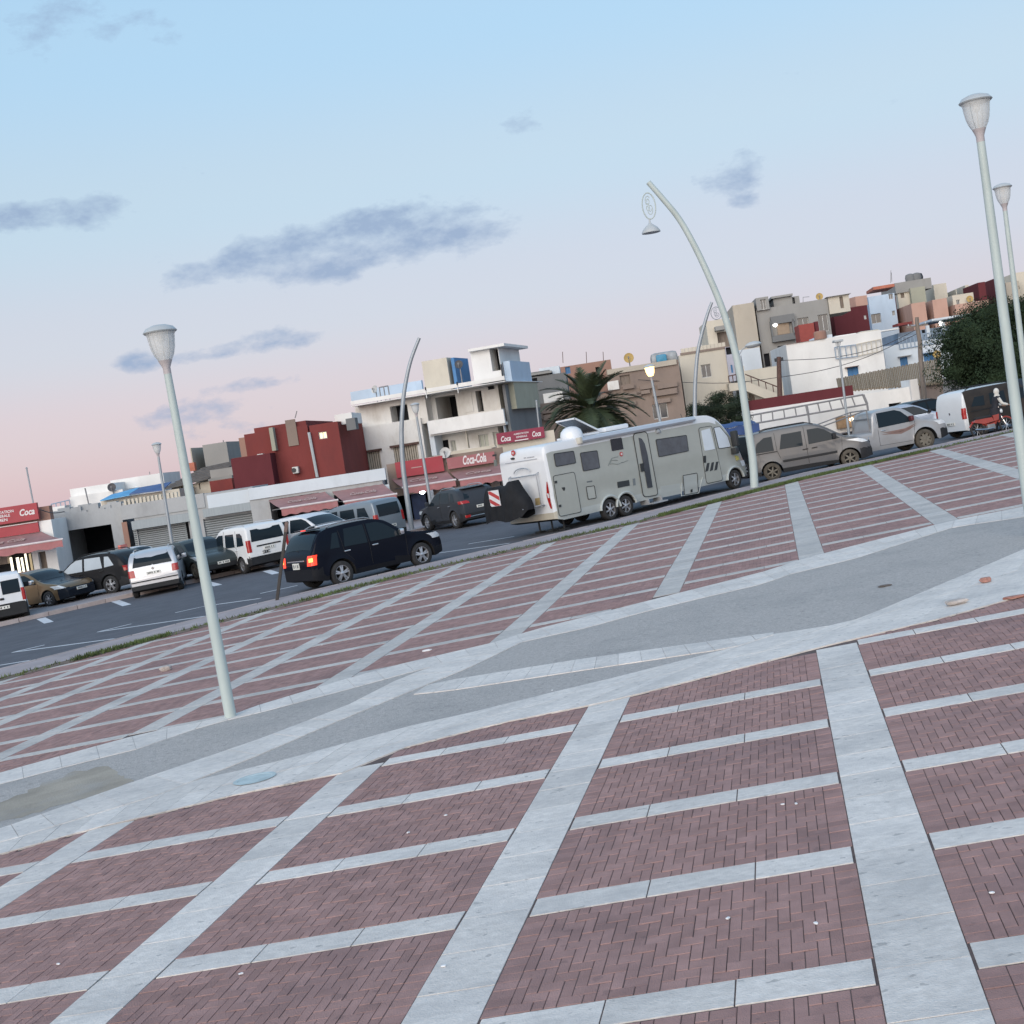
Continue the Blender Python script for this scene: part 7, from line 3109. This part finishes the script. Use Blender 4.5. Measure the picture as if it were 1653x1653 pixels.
t = tilt_copy(F, *z5(490, 1520), -2.0, 'long grey lattice girder like a lying ladder in front of the white wall', 'lattice_girder', 'girder')
base = t.matrix_world.translation.copy()
q0 = F.uv(*z5(490, 1520), -2.0)
tops, bots = [], []
for (a, lst) in (((490, 1475), tops), ((1612, 1268), tops), ((490, 1562), bots), ((1652, 1362), bots)):
    u, v = F.uv(*z5(*a), -2.0)
    lst.append((u - q0[0], 0, v - q0[1]))
m1 = MB()
m1.tube(tops, .06, 6)
m1.build('top_chord', M_GREYIRON, t)
m1 = MB()
m1.tube(bots, .06, 6)
m1.build('bottom_chord', M_GREYIRON, t)
for i in range(11):
    f = i / 10
    a = Vector(tops[0]).lerp(Vector(tops[1]), f)
    b_ = Vector(bots[0]).lerp(Vector(bots[1]), f)
    m1 = MB()
    m1.tube([a, b_], .04 if i % 5 else .08, 6)
    m1.build('rung', M_GREYIRON, t)
    if i in (0, 5, 10):
        m1 = MB()
        m1.tube([b_, (b_.x, b_.y, -q0[1] - .1)], .06, 6)
        m1.build('support_post', M_GREYIRON, t)
F = Facade('reed_roof_shelter', 'long shelter with a brown reed mat roof beside the tree', 'shelter', *z6(300, 1100), 88.0, -3)
P = [F.uv(*z5(1372, 1228), 0), F.uv(*z6(866, 1132), 0), F.uv(*z6(835, 898), 2.5), F.uv(*z5(1345, 1108), 2.5)]
m1 = MB()
n = 60
for i in range(n):
    f0, f1 = i / n, (i + .9) / n
    wob = .03 * math.sin(i * 2.7)
    a0 = Vector((P[0][0] + (P[1][0] - P[0][0]) * f0, 0, P[0][1] + (P[1][1] - P[0][1]) * f0 + wob))
    a1 = Vector((P[0][0] + (P[1][0] - P[0][0]) * f1, 0, P[0][1] + (P[1][1] - P[0][1]) * f1 + wob))
    b0 = Vector((P[3][0] + (P[2][0] - P[3][0]) * f0, 2.5, P[3][1] + (P[2][1] - P[3][1]) * f0 + wob))
    b1 = Vector((P[3][0] + (P[2][0] - P[3][0]) * f1, 2.5, P[3][1] + (P[2][1] - P[3][1]) * f1 + wob))
    dz = Vector((0, 0, -.12))
    m1 = MB()
    m1.hexa([a0 + dz, a1 + dz, b1 + dz, b0 + dz], [a0, a1, b1, b0])
    m1.build('reed_bundle', M_REED, F.root)
m1 = MB()
m1.box(min(P[0][0], P[3][0]) - .1, P[1][0], .3, 2.4, 0, min(P[0][1], P[1][1]) - .05)
m1.build('shelter_wall', W_BROWN, F.root)

# ---- low roofs on the left
F = Facade('white_roof_house', 'low white house with water tank and aerials behind the derelict garage', 'building', *z1(500, 700), 92.0, 0)
F.wall('wall', z1(442, 640), z1(830, 900), 6.0, W_WHITE2, ground=True)
F.wall('upper_wall', z1(442, 590), z1(720, 660), 4.0, W_WHITE2, off=.6)
F.wall('far_wall', z1(700, 535), z1(1060, 640), 5.0, W_WHITE2, off=4.0)
F.wall('left_wall', z1(325, 705), z1(445, 900), 4.0, W_WHITE2, off=-.5, ground=True)
railing(F, [z1(325, 685), z1(440, 658)], .5, -.3, M_RAILB, .3)
F.pole('aerial', [z1(540, 582), z1(565, 690)], .05, M_GREYIRON, -.6)
F.pole('aerial', [z1(950, 478), z1(955, 530)], .03, M_GREYIRON, 4.2)
dish(F, *z1(711, 578), 6.5, -.2, M_DISHD, 'dark satellite dish on the low white house', (.1, -1, .2), 1.0)
F = Facade('tarp_roof_shed', 'low shed covered with light and dark blue tarpaulins', 'shed', *z1(740, 640), 80.0, 0)
F.wall('wall', z1(640, 660), z1(1190, 900), 4.0, W_CREAM, ground=True)
for (a, b, c, d, m) in (((650, 635), (832, 588), (832, 628), (645, 665), M_TARPB), ((832, 590), (1040, 552), (1040, 598), (832, 622), M_TARPD)):
    q = [F.uv(*z1(*p), -.3) for p in (a, b, c, d)]
    m1 = MB()
    m1.hexa([(q[3][0], -.6, q[3][1]), (q[2][0], -.6, q[2][1]), (q[1][0], 1.6, q[1][1]), (q[0][0], 1.6, q[0][1])], [(q[3][0], -.6, q[3][1] + .05), (q[2][0], -.6, q[2][1] + .05), (q[1][0], 1.6, q[1][1] + .05), (q[0][0], 1.6, q[0][1] + .05)])
    m1.build('tarpaulin', m, F.root)
F = Facade('tiled_roof_house', 'old house with dark tiled pitched roof and cream gable windows', 'building', *z1(1200, 560), 84.0, 0)
F.wall('wall', z1(1090, 575), z1(1480, 800), 6.0, W_CREAM, [(z1(1150, 568), z1(1165, 610), 'dark', .1), (z1(1215, 555), z1(1230, 600), 'dark', .1), (z1(1262, 550), z1(1275, 590), 'dark', .1)], ground=True)
q = [F.uv(*z1(*p), -.2) for p in ((1020, 600), (1330, 525), (1480, 395), (1210, 455))]
tq = [Vector((q[0][0], -.5, q[0][1])), Vector((q[1][0], -.5, q[1][1])), Vector((q[2][0], 4.0, q[2][1])), Vector((q[3][0], 4.0, q[3][1]))]
for i in range(9):            # courses of tiles
    f0, f1 = i / 9, (i + 1.25) / 9
    a0, a1 = tq[0].lerp(tq[3], f0), tq[1].lerp(tq[2], f0)
    b0, b1 = tq[0].lerp(tq[3], min(1, f1)), tq[1].lerp(tq[2], min(1, f1))
    up = Vector((0, 0, .07))
    m1 = MB()
    m1.hexa([a0, a1, b1 - up, b0 - up], [a0 + up, a1 + up, b1, b0])
    m1.build('tile_course', M_TILE, F.root)
F.wall('red_gable', z1(1330, 540), z1(1500, 700), 3.0, W_RED, off=-.8, ground=True)
F.box('gable_strip', z1(1340, 520), z1(1475, 448), -.5, -.2, W_GREY)
F.wall('white_door_wall', z1(1484, 488), z1(1545, 720), 2.0, W_WHITE2, [(z1(1500, 492), z1(1525, 525), 'glass', .1)], off=-1.6, ground=True)
F = Facade('grey_tower_block', 'grey flat-roofed block rising behind the tiled roof', 'building', *z1(1300, 380), 104.0, -4)
F.wall('wall', z1(1285, 310), z1(1520, 800), 8.0, W_GREY, ground=True)
F.wall('left_step', z1(1205, 328), z1(1290, 800), 7.0, W_BEIGE, off=-.6, ground=True)
F.box('orange_room', z1(1190, 425), z1(1245, 470), -1.2, -.7, mat('orange render', (.42, .15, .10), .9), off=-1.0)
F.pole('aerial', [z1(1420, 300), z1(1418, 278)], .04, M_GREYIRON, .5)
F = Facade('red_brick_house', 'plain red-brown house between grey block and oxide red flats', 'building', *z1(1600, 300), 96.0, -3)
F.wall('wall', z1(1515, 265), z1(1760, 800), 8.0, W_BRICK, ground=True)
F = Facade('oxide_annexe', 'low oxide red annexe with a number board above the shutters', 'building', *z1(1560, 450), 79.0, -3)
F.wall('wall', z1(1470, 395), z1(1720, 800), 4.0, W_RED, ground=True)
F.wall('lower_wall', z1(1540, 470), z1(1680, 800), 3.0, W_MAROON, off=-.6, ground=True)
F.box('number_board', z1(1628, 375), z1(1668, 412), -.2, -.003, M_ACU)

# ---- hillside under the town
m1 = MB()
rows = []
for y in (86, 100, 120, 140, 165, 220, 400):
    row = []
    for x in (-160, -90, -40, 0, 25, 50, 90, 160, 300):
        k = max(0, min(1, (y - 90) / 60)) * max(0, min(1, (x + 10) / 70))
        row.append((x, y, gz(max(-120, min(120, x)), min(160, y), -.32) + .02 + k * 11.0 - (0 if y < 200 else 4)))
    rows.append(row)
m1.grid(rows)
o = m1.build('hillside', M_GROUND, None, True)
o['kind'] = 'structure'
# ---------------------------------------------------------------- vegetation, people, small street things
M_PALM = mat('palm leaf', (.040, .056, .026), .65, var=.4, scale=1.5)
M_PALMB = mat('palm stem', (.17, .15, .08), .8, var=.3, scale=3)
M_TRUNK = mat('bark', (.10, .08, .062), .95, var=.35, scale=6, bump=.7, bscale=18)
M_LEAF = mat('dark foliage', (.026, .042, .022), .8, spec=.12, var=.55, scale=.9)
M_LEAF2 = mat('shrub foliage', (.030, .043, .028), .8, spec=.12, var=.55, scale=1.5)


def palm(px, py, y, label):
    c = AT(px, py, y)
    g = gz(c[0], c[1])
    t = thing('palm_tree', label, 'palm tree', Matrix.Translation((c[0], c[1], g)))
    h = c[2] - g
    mb = MB()
    n = 14
    pts, rs = [], []
    for i in range(n * 2 + 1):
        f = i / (n * 2)
        pts.append((0, 0, -.2 + (h + .15) * f))
        rs.append(.30 + (.03 if i % 2 else -.02) + (.10 if f > .85 else 0))
    mb.tube(pts, rs, 12)
    mb.build('trunk', M_TRUNK, t, True)
    rr = random.Random(21)
    for k in range(74):
        az = rr.uniform(0, 2 * math.pi)
        el = rr.uniform(-.35, 1.35)
        L = rr.uniform(2.5, 3.4) * (.85 if el > 1.1 else 1)
        d = Vector((math.cos(az) * math.cos(el), math.sin(az) * math.cos(el), math.sin(el)))
        side = d.cross(Vector((0, 0, 1)))
        if side.length < .1:
            side = Vector((1, 0, 0))
        side.normalize()
        p = Vector((0, 0, h)) + d * .15
        spine = [p.copy()]
        dirs = []
        cur = d.copy()
        NS = 12
        for s in range(NS):
            cur = (cur + Vector((0, 0, -.075 - .05 * math.cos(el)))).normalized()
            p = p + cur * (L / NS)
            spine.append(p.copy())
            dirs.append(cur.copy())
        mb = MB()
        mb.tube(spine, [.035 - .028 * i / NS for i in range(NS + 1)], 4)
        for s in range(2, NS + 1):
            for q in range(3):
                f = (s - 1 + q / 3) / NS
                pos = spine[s - 1].lerp(spine[s], q / 3)
                dd = dirs[s - 1]
                up = side.cross(dd)
                ll = .52 * math.sin(math.pi * min(1, .18 + .82 * f)) + .16
                for sg in (-1, 1):
                    tip = pos + (side * sg * .75 + dd * .62 + up * .22 + Vector((0, 0, rr.uniform(-.12, .05)))) * ll
                    w = dd * .042
                    mb.add([tuple(pos - w), tuple(pos + w), tuple(pos.lerp(tip, .5) + w * 1.1), tuple(tip)], [(0, 1, 2), (0, 2, 3)])
        mb.build('frond', M_PALM, t)
    return t


palm(954, 662, 72.0, 'bushy date palm with arching dark fronds behind the motorhome')


def leafy(name, label, cat, center, radii, n, m, size, seed, base_z, lobes=14, trunk_r=.2, dens=None):
    """trunk, limbs and a crown of many small leaf faces gathered in uneven clumps"""
    rr = random.Random(seed)
    cx, cy, cz = center
    t = thing(name, label, cat, Matrix.Translation((cx, cy, base_z)))
    h = cz - base_z
    # clump centres spread through an ellipsoid
    cl = []
    while len(cl) < lobes:
        v = Vector((rr.uniform(-1, 1), rr.uniform(-1, 1), rr.uniform(-.95, 1)))
        if .25 < v.length < .95:
            cl.append((Vector((v.x * radii[0], v.y * radii[1], v.z * radii[2])), rr.uniform(.28, .5)))
    mb = MB()
    mb.tube([(0, 0, -.3), (rr.uniform(-.1, .1), 0, h * .35), (rr.uniform(-.2, .2), rr.uniform(-.1, .1), h * .8)], [trunk_r, trunk_r * .8, trunk_r * .55], 9)
    tk = mb.build('trunk', M_TRUNK, t, True)
    for (c, s) in cl[:9]:
        mb = MB()
        a = Vector((0, 0, h * rr.uniform(.35, .75)))
        b = Vector((c.x * .8, c.y * .8, h + c.z * .8))
        mb.tube([a, a.lerp(b, .5) + Vector((0, 0, .15)), b], [trunk_r * .4, trunk_r * .28, .03], 6)
        mb.build('limb', M_TRUNK, tk, True)
    vs, fs = [], []
    rm = min(radii)
    # dense inner twigs and shade leaves of every clump
    for (c, s) in cl:
        bm = bmesh.new()
        bmesh.ops.create_icosphere(bm, subdivisions=2, radius=1.0)
        o = len(vs)
        for v in bm.verts:
            k = s * rr.uniform(.22, .52)
            vs.append((c.x + v.co.x * radii[0] * k, c.y + v.co.y * radii[1] * k, c.z + v.co.z * radii[2] * k + h))
        bm.verts.index_update()
        fs += [tuple(o + v.index for v in f.verts) for f in bm.faces]
        bm.free()
    for i in range(n):
        c, s = cl[rr.randrange(len(cl))]
        u = rr.random() ** .45
        v = Vector((rr.gauss(0, 1), rr.gauss(0, 1), rr.gauss(0, 1))).normalized()
        p = c + Vector((v.x * radii[0], v.y * radii[1], v.z * radii[2])) * s * u
        p = Vector((p.x, p.y, p.z + h))
        nrm = (v + Vector((rr.uniform(-.8, .8), rr.uniform(-.8, .8), rr.uniform(-.4, .8)))).normalized()
        a = nrm.cross(Vector((rr.uniform(-1, 1), rr.uniform(-1, 1), rr.uniform(-1, 1))))
        if a.length < .05:
            continue
        a.normalize()
        b = nrm.cross(a)
        L, w = size * rr.uniform(.6, 1.4), size * rr.uniform(.25, .5)
        o = len(vs)
        vs += [tuple(p - a * L), tuple(p + b * w), tuple(p + a * L), tuple(p - b * w)]
        fs.append((o, o + 1, o + 2, o + 3))
    me = bpy.data.meshes.new('crown')
    me.from_pydata(vs, [], fs)
    cr = link('crown', me, m, t)
    return t


p = AT(1652, 566, 74.0)
leafy('ficus_tree', 'big round dark green tree behind the pair of lamp posts', 'tree', (p[0], p[1], p[2]), (4.5, 3.4, 2.75), 125000, M_LEAF, .08, 4, gz(p[0], p[1]), 60, .28)
p = AT(1166, 664, 70.0)
leafy('shrub', 'rounded dark shrub between motorhome and cream house', 'shrub', (p[0], p[1], p[2]), (1.75, 1.2, 1.05), 18000, M_LEAF2, .045, 9, gz(p[0], p[1]), 26, .09)
p = AT(1128, 668, 69.0)
leafy('shrub', 'small thin bush at the foot of the grey curved lamp', 'shrub', (p[0], p[1], p[2]), (.55, .5, .75), 2200, M_LEAF2, .05, 12, gz(p[0], p[1]), 8, .05)

# ---- utility pole and overhead wires
pts = [(1494, 662), (1491, 630), (1488, 600), (1486, 575), (1485, 552), (1481, 530), (1480, 512)]
P = [AT(x, y, 84.0) for x, y in pts]
b = np.array([P[0][0], P[0][1], gz(P[0][0], P[0][1])])
t = thing('utility_pole', 'crooked wooden utility pole in front of the pale blue terrace', 'pole', Matrix.Translation(tuple(b)))
mb = MB()
mb.tube([(0, 0, -.3)] + [tuple(p - b) for p in P], [.17, .17, .16, .15, .15, .14, .13, .12], 10)
mb.build('shaft', M_WOOD, t, True)
mb = MB()
q = P[5] - b
mb.box(q[0] - .7, q[0] + .7, -.06, .06, q[2] + .1, q[2] + .2)
mb.build('crossarm', M_WOOD, t)
for dx in (-.55, 0, .55):
    mb = MB()
    mb.lathe([(.03, 0), (.05, .06), (.03, .14)], (q[0] + dx, 0, q[2] + .2), 8)
    mb.build('insulator', M_CAP, t)
P0 = AT(1259, 640, 90.0)
b = np.array([P0[0], P0[1], gz(P0[0], P0[1])])
t = thing('utility_pole', 'dark brown utility pole at the foot of the outside stair', 'pole', Matrix.Translation(tuple(b)))
mb = MB()
mb.tube([(0, 0, -.3), tuple(P0 - b), tuple(AT(1257, 576, 90.0) - b)], [.2, .18, .15], 10)
mb.build('shaft', M_IRON, t, True)
mb = MB()
e = AT(1257, 580, 90.0) - b
mb.box(e[0] - .3, e[0] + .3, -.08, .0, e[2] - .15, e[2] + .1)
mb.build('junction_box', M_DFRAME, t)
for lab, w in (('sagging black cable from the wooden pole to the brown utility pole', [(1481, 531, 84), (1420, 560, 85), (1345, 577, 87), (1258, 582, 90)]),
               ('long sagging cable from the wooden pole past the cottage to the brown house', [(1482, 538, 84), (1400, 576, 85.5), (1330, 597, 87), (1258, 609, 90), (1180, 618, 90), (1098, 617, 90), (1030, 613, 89.5)]),
               ('thin wire between the kiosk sign and the derelict garage', [(63, 822, 57.3), (84, 828, 60), (104, 826, 63)])):
    Q = [AT(x, y, d) for x, y, d in w]
    t = thing('overhead_wire', lab, 'wire', Matrix.Translation(tuple(Q[0])))
    mb = MB()
    L = [Vector(p - Q[0]) for p in Q]
    sm = []
    for i in range(len(L) - 1):
        p0, p1, p2, p3 = L[max(0, i - 1)], L[i], L[i + 1], L[min(len(L) - 1, i + 2)]
        for s in range(6):
            u = s / 6
            sm.append(.5 * ((2 * p1) + (-p0 + p2) * u + (2 * p0 - 5 * p1 + 4 * p2 - p3) * u * u + (-p0 + 3 * p1 - 3 * p2 + p3) * u ** 3))
    sm.append(L[-1])
    mb.tube(sm, .022, 5)
    mb.build('cable', M_DFRAME, t)

# ---- blue stall beyond the motorhome nose
p = AT(1183, 694, 60.0)
g = gz(p[0], p[1])
t = thing('market_stall', 'low market stall under a wrinkled blue tarpaulin', 'stall', Matrix.Translation((p[0], p[1], g)))
zt = AT(1183, 682, 60.0)[2] - g
mb = MB()
rows = []
for i in range(9):
    x = -.85 + 1.9 * i / 8
    rows.append([(x, y, zt + .12 * math.sin(i * 1.9) * .3 - .22 * abs(y) - (.12 if i in (0, 8) else 0)) for y in (-.9, -.5, 0, .5, .9)])
mb.grid(rows)
mb.build('tarpaulin', mat('stall blue', (.022, .06, .19), .6, var=.25, scale=3), t, True)
mb = MB()
rows = []
for j in range(3):
    rows.append([(-.85 + 1.9 * i / 8, -.92 + .04 * math.sin(i * 2.3), zt - .22 - .2 * j + .04 * math.sin(i * 1.9)) for i in range(9)])
mb.grid(rows)
mb.build('skirt', mat('stall blue', (.03, .085, .28), .6), t, True)
for x in (-.75, .95):
    for y in (-.8, .8):
        mb = MB()
        mb.tube([(x, y, -.05), (x, y, zt - .2)], .03, 6)
        mb.build('leg', M_GREYIRON, t)
mb = MB()
mb.box(-.7, .9, -.7, .7, .6, .68)
mb.build('counter', M_WOOD, t)
for i, x in enumerate((-.6, -.35, -.1)):
    p_ = t.matrix_world.translation
    o = MB()
    o.box(-.1, .1, -.1, .1, 0, .22, .02)
    ob = o.build('crate', M_WHITE, None, True)
    ob.location = (p_[0] + x, p_[1] - .6, p_[2] + .68)
    tag(ob, 'small white crate on the counter of the blue stall', 'crate', 'crates on the blue stall')


# ---- moped and the person pushing it
def moped(px, py, yaw):
    p = G(px, py, -.12)
    a = math.radians(yaw)
    h = np.array([math.cos(a), math.sin(a), 0])
    h -= NW * (h @ NW)
    h /= np.linalg.norm(h)
    left = np.cross(NW, h)
    M = Matrix.Identity(4)
    for i in range(3):
        M[i][0], M[i][1], M[i][2], M[i][3] = h[i], left[i], NW[i], p[i]
    M = M @ Matrix.Rotation(math.radians(-9), 4, 'X')
    t = thing('moped', 'red moped leaning beside the dark van with white doors', 'moped', M)
    red = mat('moped red', (.30, .045, .03), .4, .1, var=.15, scale=6, coat=.3)
    for x in (-.58, .60):
        mb = MB()
        mb.lathe([(.23, -.035), (.28, -.03), (.29, 0), (.28, .03), (.23, .035), (.23, -.035)], (x, 0, .29), 22, 'y', cap=False)
        w = mb.build('wheel', M_TYRE, t, True)
        mb = MB()
        for k in range(10):
            an = 2 * math.pi * k / 10
            mb.tube([(x, .02 * (-1) ** k, .29), (x + .23 * math.cos(an), 0, .29 + .23 * math.sin(an))], .006, 4)
        mb.lathe([(.05, -.05), (.05, .05)], (x, 0, .29), 10, 'y')
        sp = mb.build('spokes', M_RIM, w)
        sp['kind'] = 'stuff'
        mb = MB()
        pts = [(x + .31 * math.cos(u), 0, .29 + .31 * math.sin(u)) for u in [math.pi * (.15 + .7 * k / 8) for k in range(9)]]
        mb.tube(pts, .035, 6)
        mb.build('mudguard', red, t, True)
    mb = MB()
    mb.tube([(.60, 0, .29), (.48, 0, .62), (.40, 0, .92)], [.03, .03, .03], 8)
    mb.build('fork', M_CHROME, t, True)
    mb = MB()
    mb.tube([(.46, 0, .70), (.15, 0, .42), (-.15, 0, .40), (-.45, 0, .62)], [.05, .06, .06, .05], 8)
    mb.build('frame', red, t, True)
    mb = MB()
    mb.box(-.20, .12, -.10, .10, .20, .42, .04)
    mb.build('engine', M_STEEL, t, True)
    mb = MB()
    mb.tube([(.02, -.14, .25), (-.3, -.16, .24), (-.75, -.16, .30)], [.02, .03, .04], 8)
    mb.build('exhaust', M_CHROME, t, True)
    mb = MB()
    mb.box(-.62, .05, -.13, .13, .66, .76, .045)
    mb.build('seat', M_PLAS, t, True)
    mb = MB()
    mb.prism([(-.7, .58), (-.3, .46), (.10, .50), (.05, .66), (-.62, .67)], -.11, .11, 'y')
    mb.build('side_cover', red, t, True)
    mb = MB()
    mb.prism([(.10, .50), (.30, .52), (.36, .74), (.10, .72)], -.10, .10, 'y')
    mb.build('tank', red, t, True)
    mb = MB()
    mb.tube([(.28, .33, .96), (.38, .20, .98), (.40, 0, .94), (.38, -.20, .98), (.28, -.33, .96)], .016, 6)
    mb.build('handlebar', M_CHROME, t, True)
    mb = MB()
    mb.lathe([(.05, 0), (.085, .06), (.085, .10)], (.44, 0, .84), 14, 'x')
    mb.build('headlight', M_HEAD, t, True)
    mb = MB()
    mb.box(-.74, -.70, -.06, .06, .56, .64, .01)
    mb.build('tail_lamp', M_RED, t, True)
    return t, M


def skin_body(name, joints, edges, m, parent, root=0):
    """one continuous surface grown from a skeleton: joints are (x, y, z, radius)"""
    me = bpy.data.meshes.new(name)
    me.from_pydata([j[:3] for j in joints], edges, [])
    o = bpy.data.objects.new(name, me)
    COL.objects.link(o)
    sk = o.modifiers.new('s', 'SKIN')
    sk.use_smooth_shade = True
    for i, j in enumerate(joints):
        r = j[3] if isinstance(j[3], tuple) else (j[3], j[3])
        me.skin_vertices[0].data[i].radius = r
        me.skin_vertices[0].data[i].use_root = (i == root)
    sb = o.modifiers.new('d', 'SUBSURF')
    sb.levels = 2
    sb.render_levels = 2
    bpy.context.view_layer.update()
    dg = bpy.context.evaluated_depsgraph_get()
    me2 = bpy.data.meshes.new_from_object(o.evaluated_get(dg))
    bpy.data.objects.remove(o)
    for p in me2.polygons:
        p.use_smooth = True
    return link(name, me2, m, parent)


def person(px, py, yaw):
    p = G(px, py, -.12)
    a = math.radians(yaw)
    M = Matrix.Translation(tuple(p)) @ Matrix.Rotation(a, 4, 'Z')
    t = thing('person', 'person in dark clothes with white sleeves and white headscarf pushing the moped', 'person', M)
    dark = mat('dark cloth', (.016, .017, .024), .85, var=.2, scale=5)
    white = mat('white cloth', (.60, .585, .55), .85, var=.08, scale=5)
    skin = mat('skin', (.30, .18, .125), .6, var=.06)
    # x forward, y left; leaning a little forward
    J = [(0, 0, .90, (.155, .13)), (.02, 0, 1.05, (.15, .12)), (.06, 0, 1.22, (.165, .12)), (.10, 0, 1.36, (.15, .10)), (.13, 0, 1.44, .055),
         (.02, .09, .86, .10), (.06, .10, .47, .068), (.02, .10, .10, .05), (.14, .11, .035, .035),
         (-.02, -.09, .86, .10), (-.06, -.10, .47, .068), (-.18, -.10, .12, .05), (-.08, -.11, .035, .035),
         (.10, .17, 1.36, .062), (.20, .22, 1.12, .05), (.10, -.17, 1.36, .062), (.20, -.22, 1.12, .05)]
    E_ = [(0, 1), (1, 2), (2, 3), (3, 4), (0, 5), (5, 6), (6, 7), (7, 8), (0, 9), (9, 10), (10, 11), (11, 12), (3, 13), (13, 14), (3, 15), (15, 16)]
    body = skin_body('body', J, E_, dark, t)
    for sd in (1, -1):
        s = skin_body('sleeve', [(.09, .165 * sd, 1.37, .072), (.20, .225 * sd, 1.12, .062), (.42, .25 * sd, 1.04, .048)], [(0, 1), (1, 2)], white, body)
        hb = [(.42, .25 * sd, 1.04, .026), (.48, .25 * sd, 1.02, .034), (.52, .25 * sd, 1.01, .03)]
        ed = [(0, 1), (1, 2)]
        for k in range(4):
            y = .25 * sd + (k - 1.5) * .02
            n = len(hb)
            hb += [(.55, y, 1.015, .010), (.575, y, .995, .009), (.565, y, .972, .008)]
            ed += [(2, n), (n, n + 1), (n + 1, n + 2)]
        n = len(hb)
        hb += [(.49, .25 * sd - sd * .035, 1.0, .011), (.525, .25 * sd - sd * .04, .985, .009)]
        ed += [(1, n), (n, n + 1)]
        skin_body('hand', hb, ed, skin, body)
    # head with face, wrapped in a scarf
    hd = MB()
    prof = []
    rows = []
    for i in range(11):
        th = math.pi * i / 10
        row = []
        for k in range(17):
            ph = 2 * math.pi * k / 16
            r = math.sin(th)
            x, y, z = .092 * r * math.cos(ph), .075 * r * math.sin(ph), .115 * math.cos(th)
            if z < -.03 and x > 0:
                x *= .9
            if x > 0 and abs(y) < .018 and -.045 < z < .012:
                x += .018
            row.append((x + .16, y, z + 1.57))
        rows.append(row)
    hd.grid(rows)
    head = hd.build('head', skin, body, True, 80)
    for sd in (1, -1):
        e = MB()
        e.lathe([(.001, -.006), (.011, 0), (.001, .006)], (.16 + .084, .028 * sd, 1.585), 8, 'x')
        e.build('eye', M_UNDER, head)
    e = MB()
    e.box(.16 + .076, .16 + .082, -.022, .022, 1.517, 1.524)
    e.build('mouth', mat('lips', (.22, .09, .08), .6, var=0), head)
    sc = MB()
    rows = []
    for i in range(13):
        f = i / 12
        th = math.pi * f * .92
        row = []
        for k in range(17):
            # open towards the face
            ph = math.radians(42) + math.radians(276) * k / 16
            r = max(.12, math.sin(th)) if f < .7 else .75 + .35 * (f - .7) * 3
            x, y, z = .108 * r * math.cos(ph), .095 * r * math.sin(ph), .135 * math.cos(th) - (.05 * max(0, f - .7) * 3)
            row.append((x + .150, y, z + 1.58 + .004 * math.sin(k * 2.4)))
        rows.append(row)
    sc.grid(rows)
    sc.build('headscarf', white, body, True, 80)
    # knee-length coat hem
    co = MB()
    rows = []
    for i in range(6):
        f = i / 5
        rows.append([((.175 + .055 * f) * math.cos(2 * math.pi * k / 20) + .01 - .02 * f, (.165 + .06 * f) * math.sin(2 * math.pi * k / 20), 1.0 - .48 * f + .01 * math.sin(k * 2.2)) for k in range(21)])
    co.grid(rows)
    co.build('coat_skirt', dark, body, True, 80)
    return t


moped(1604, 702, 8)
person(1611, 700, 8)
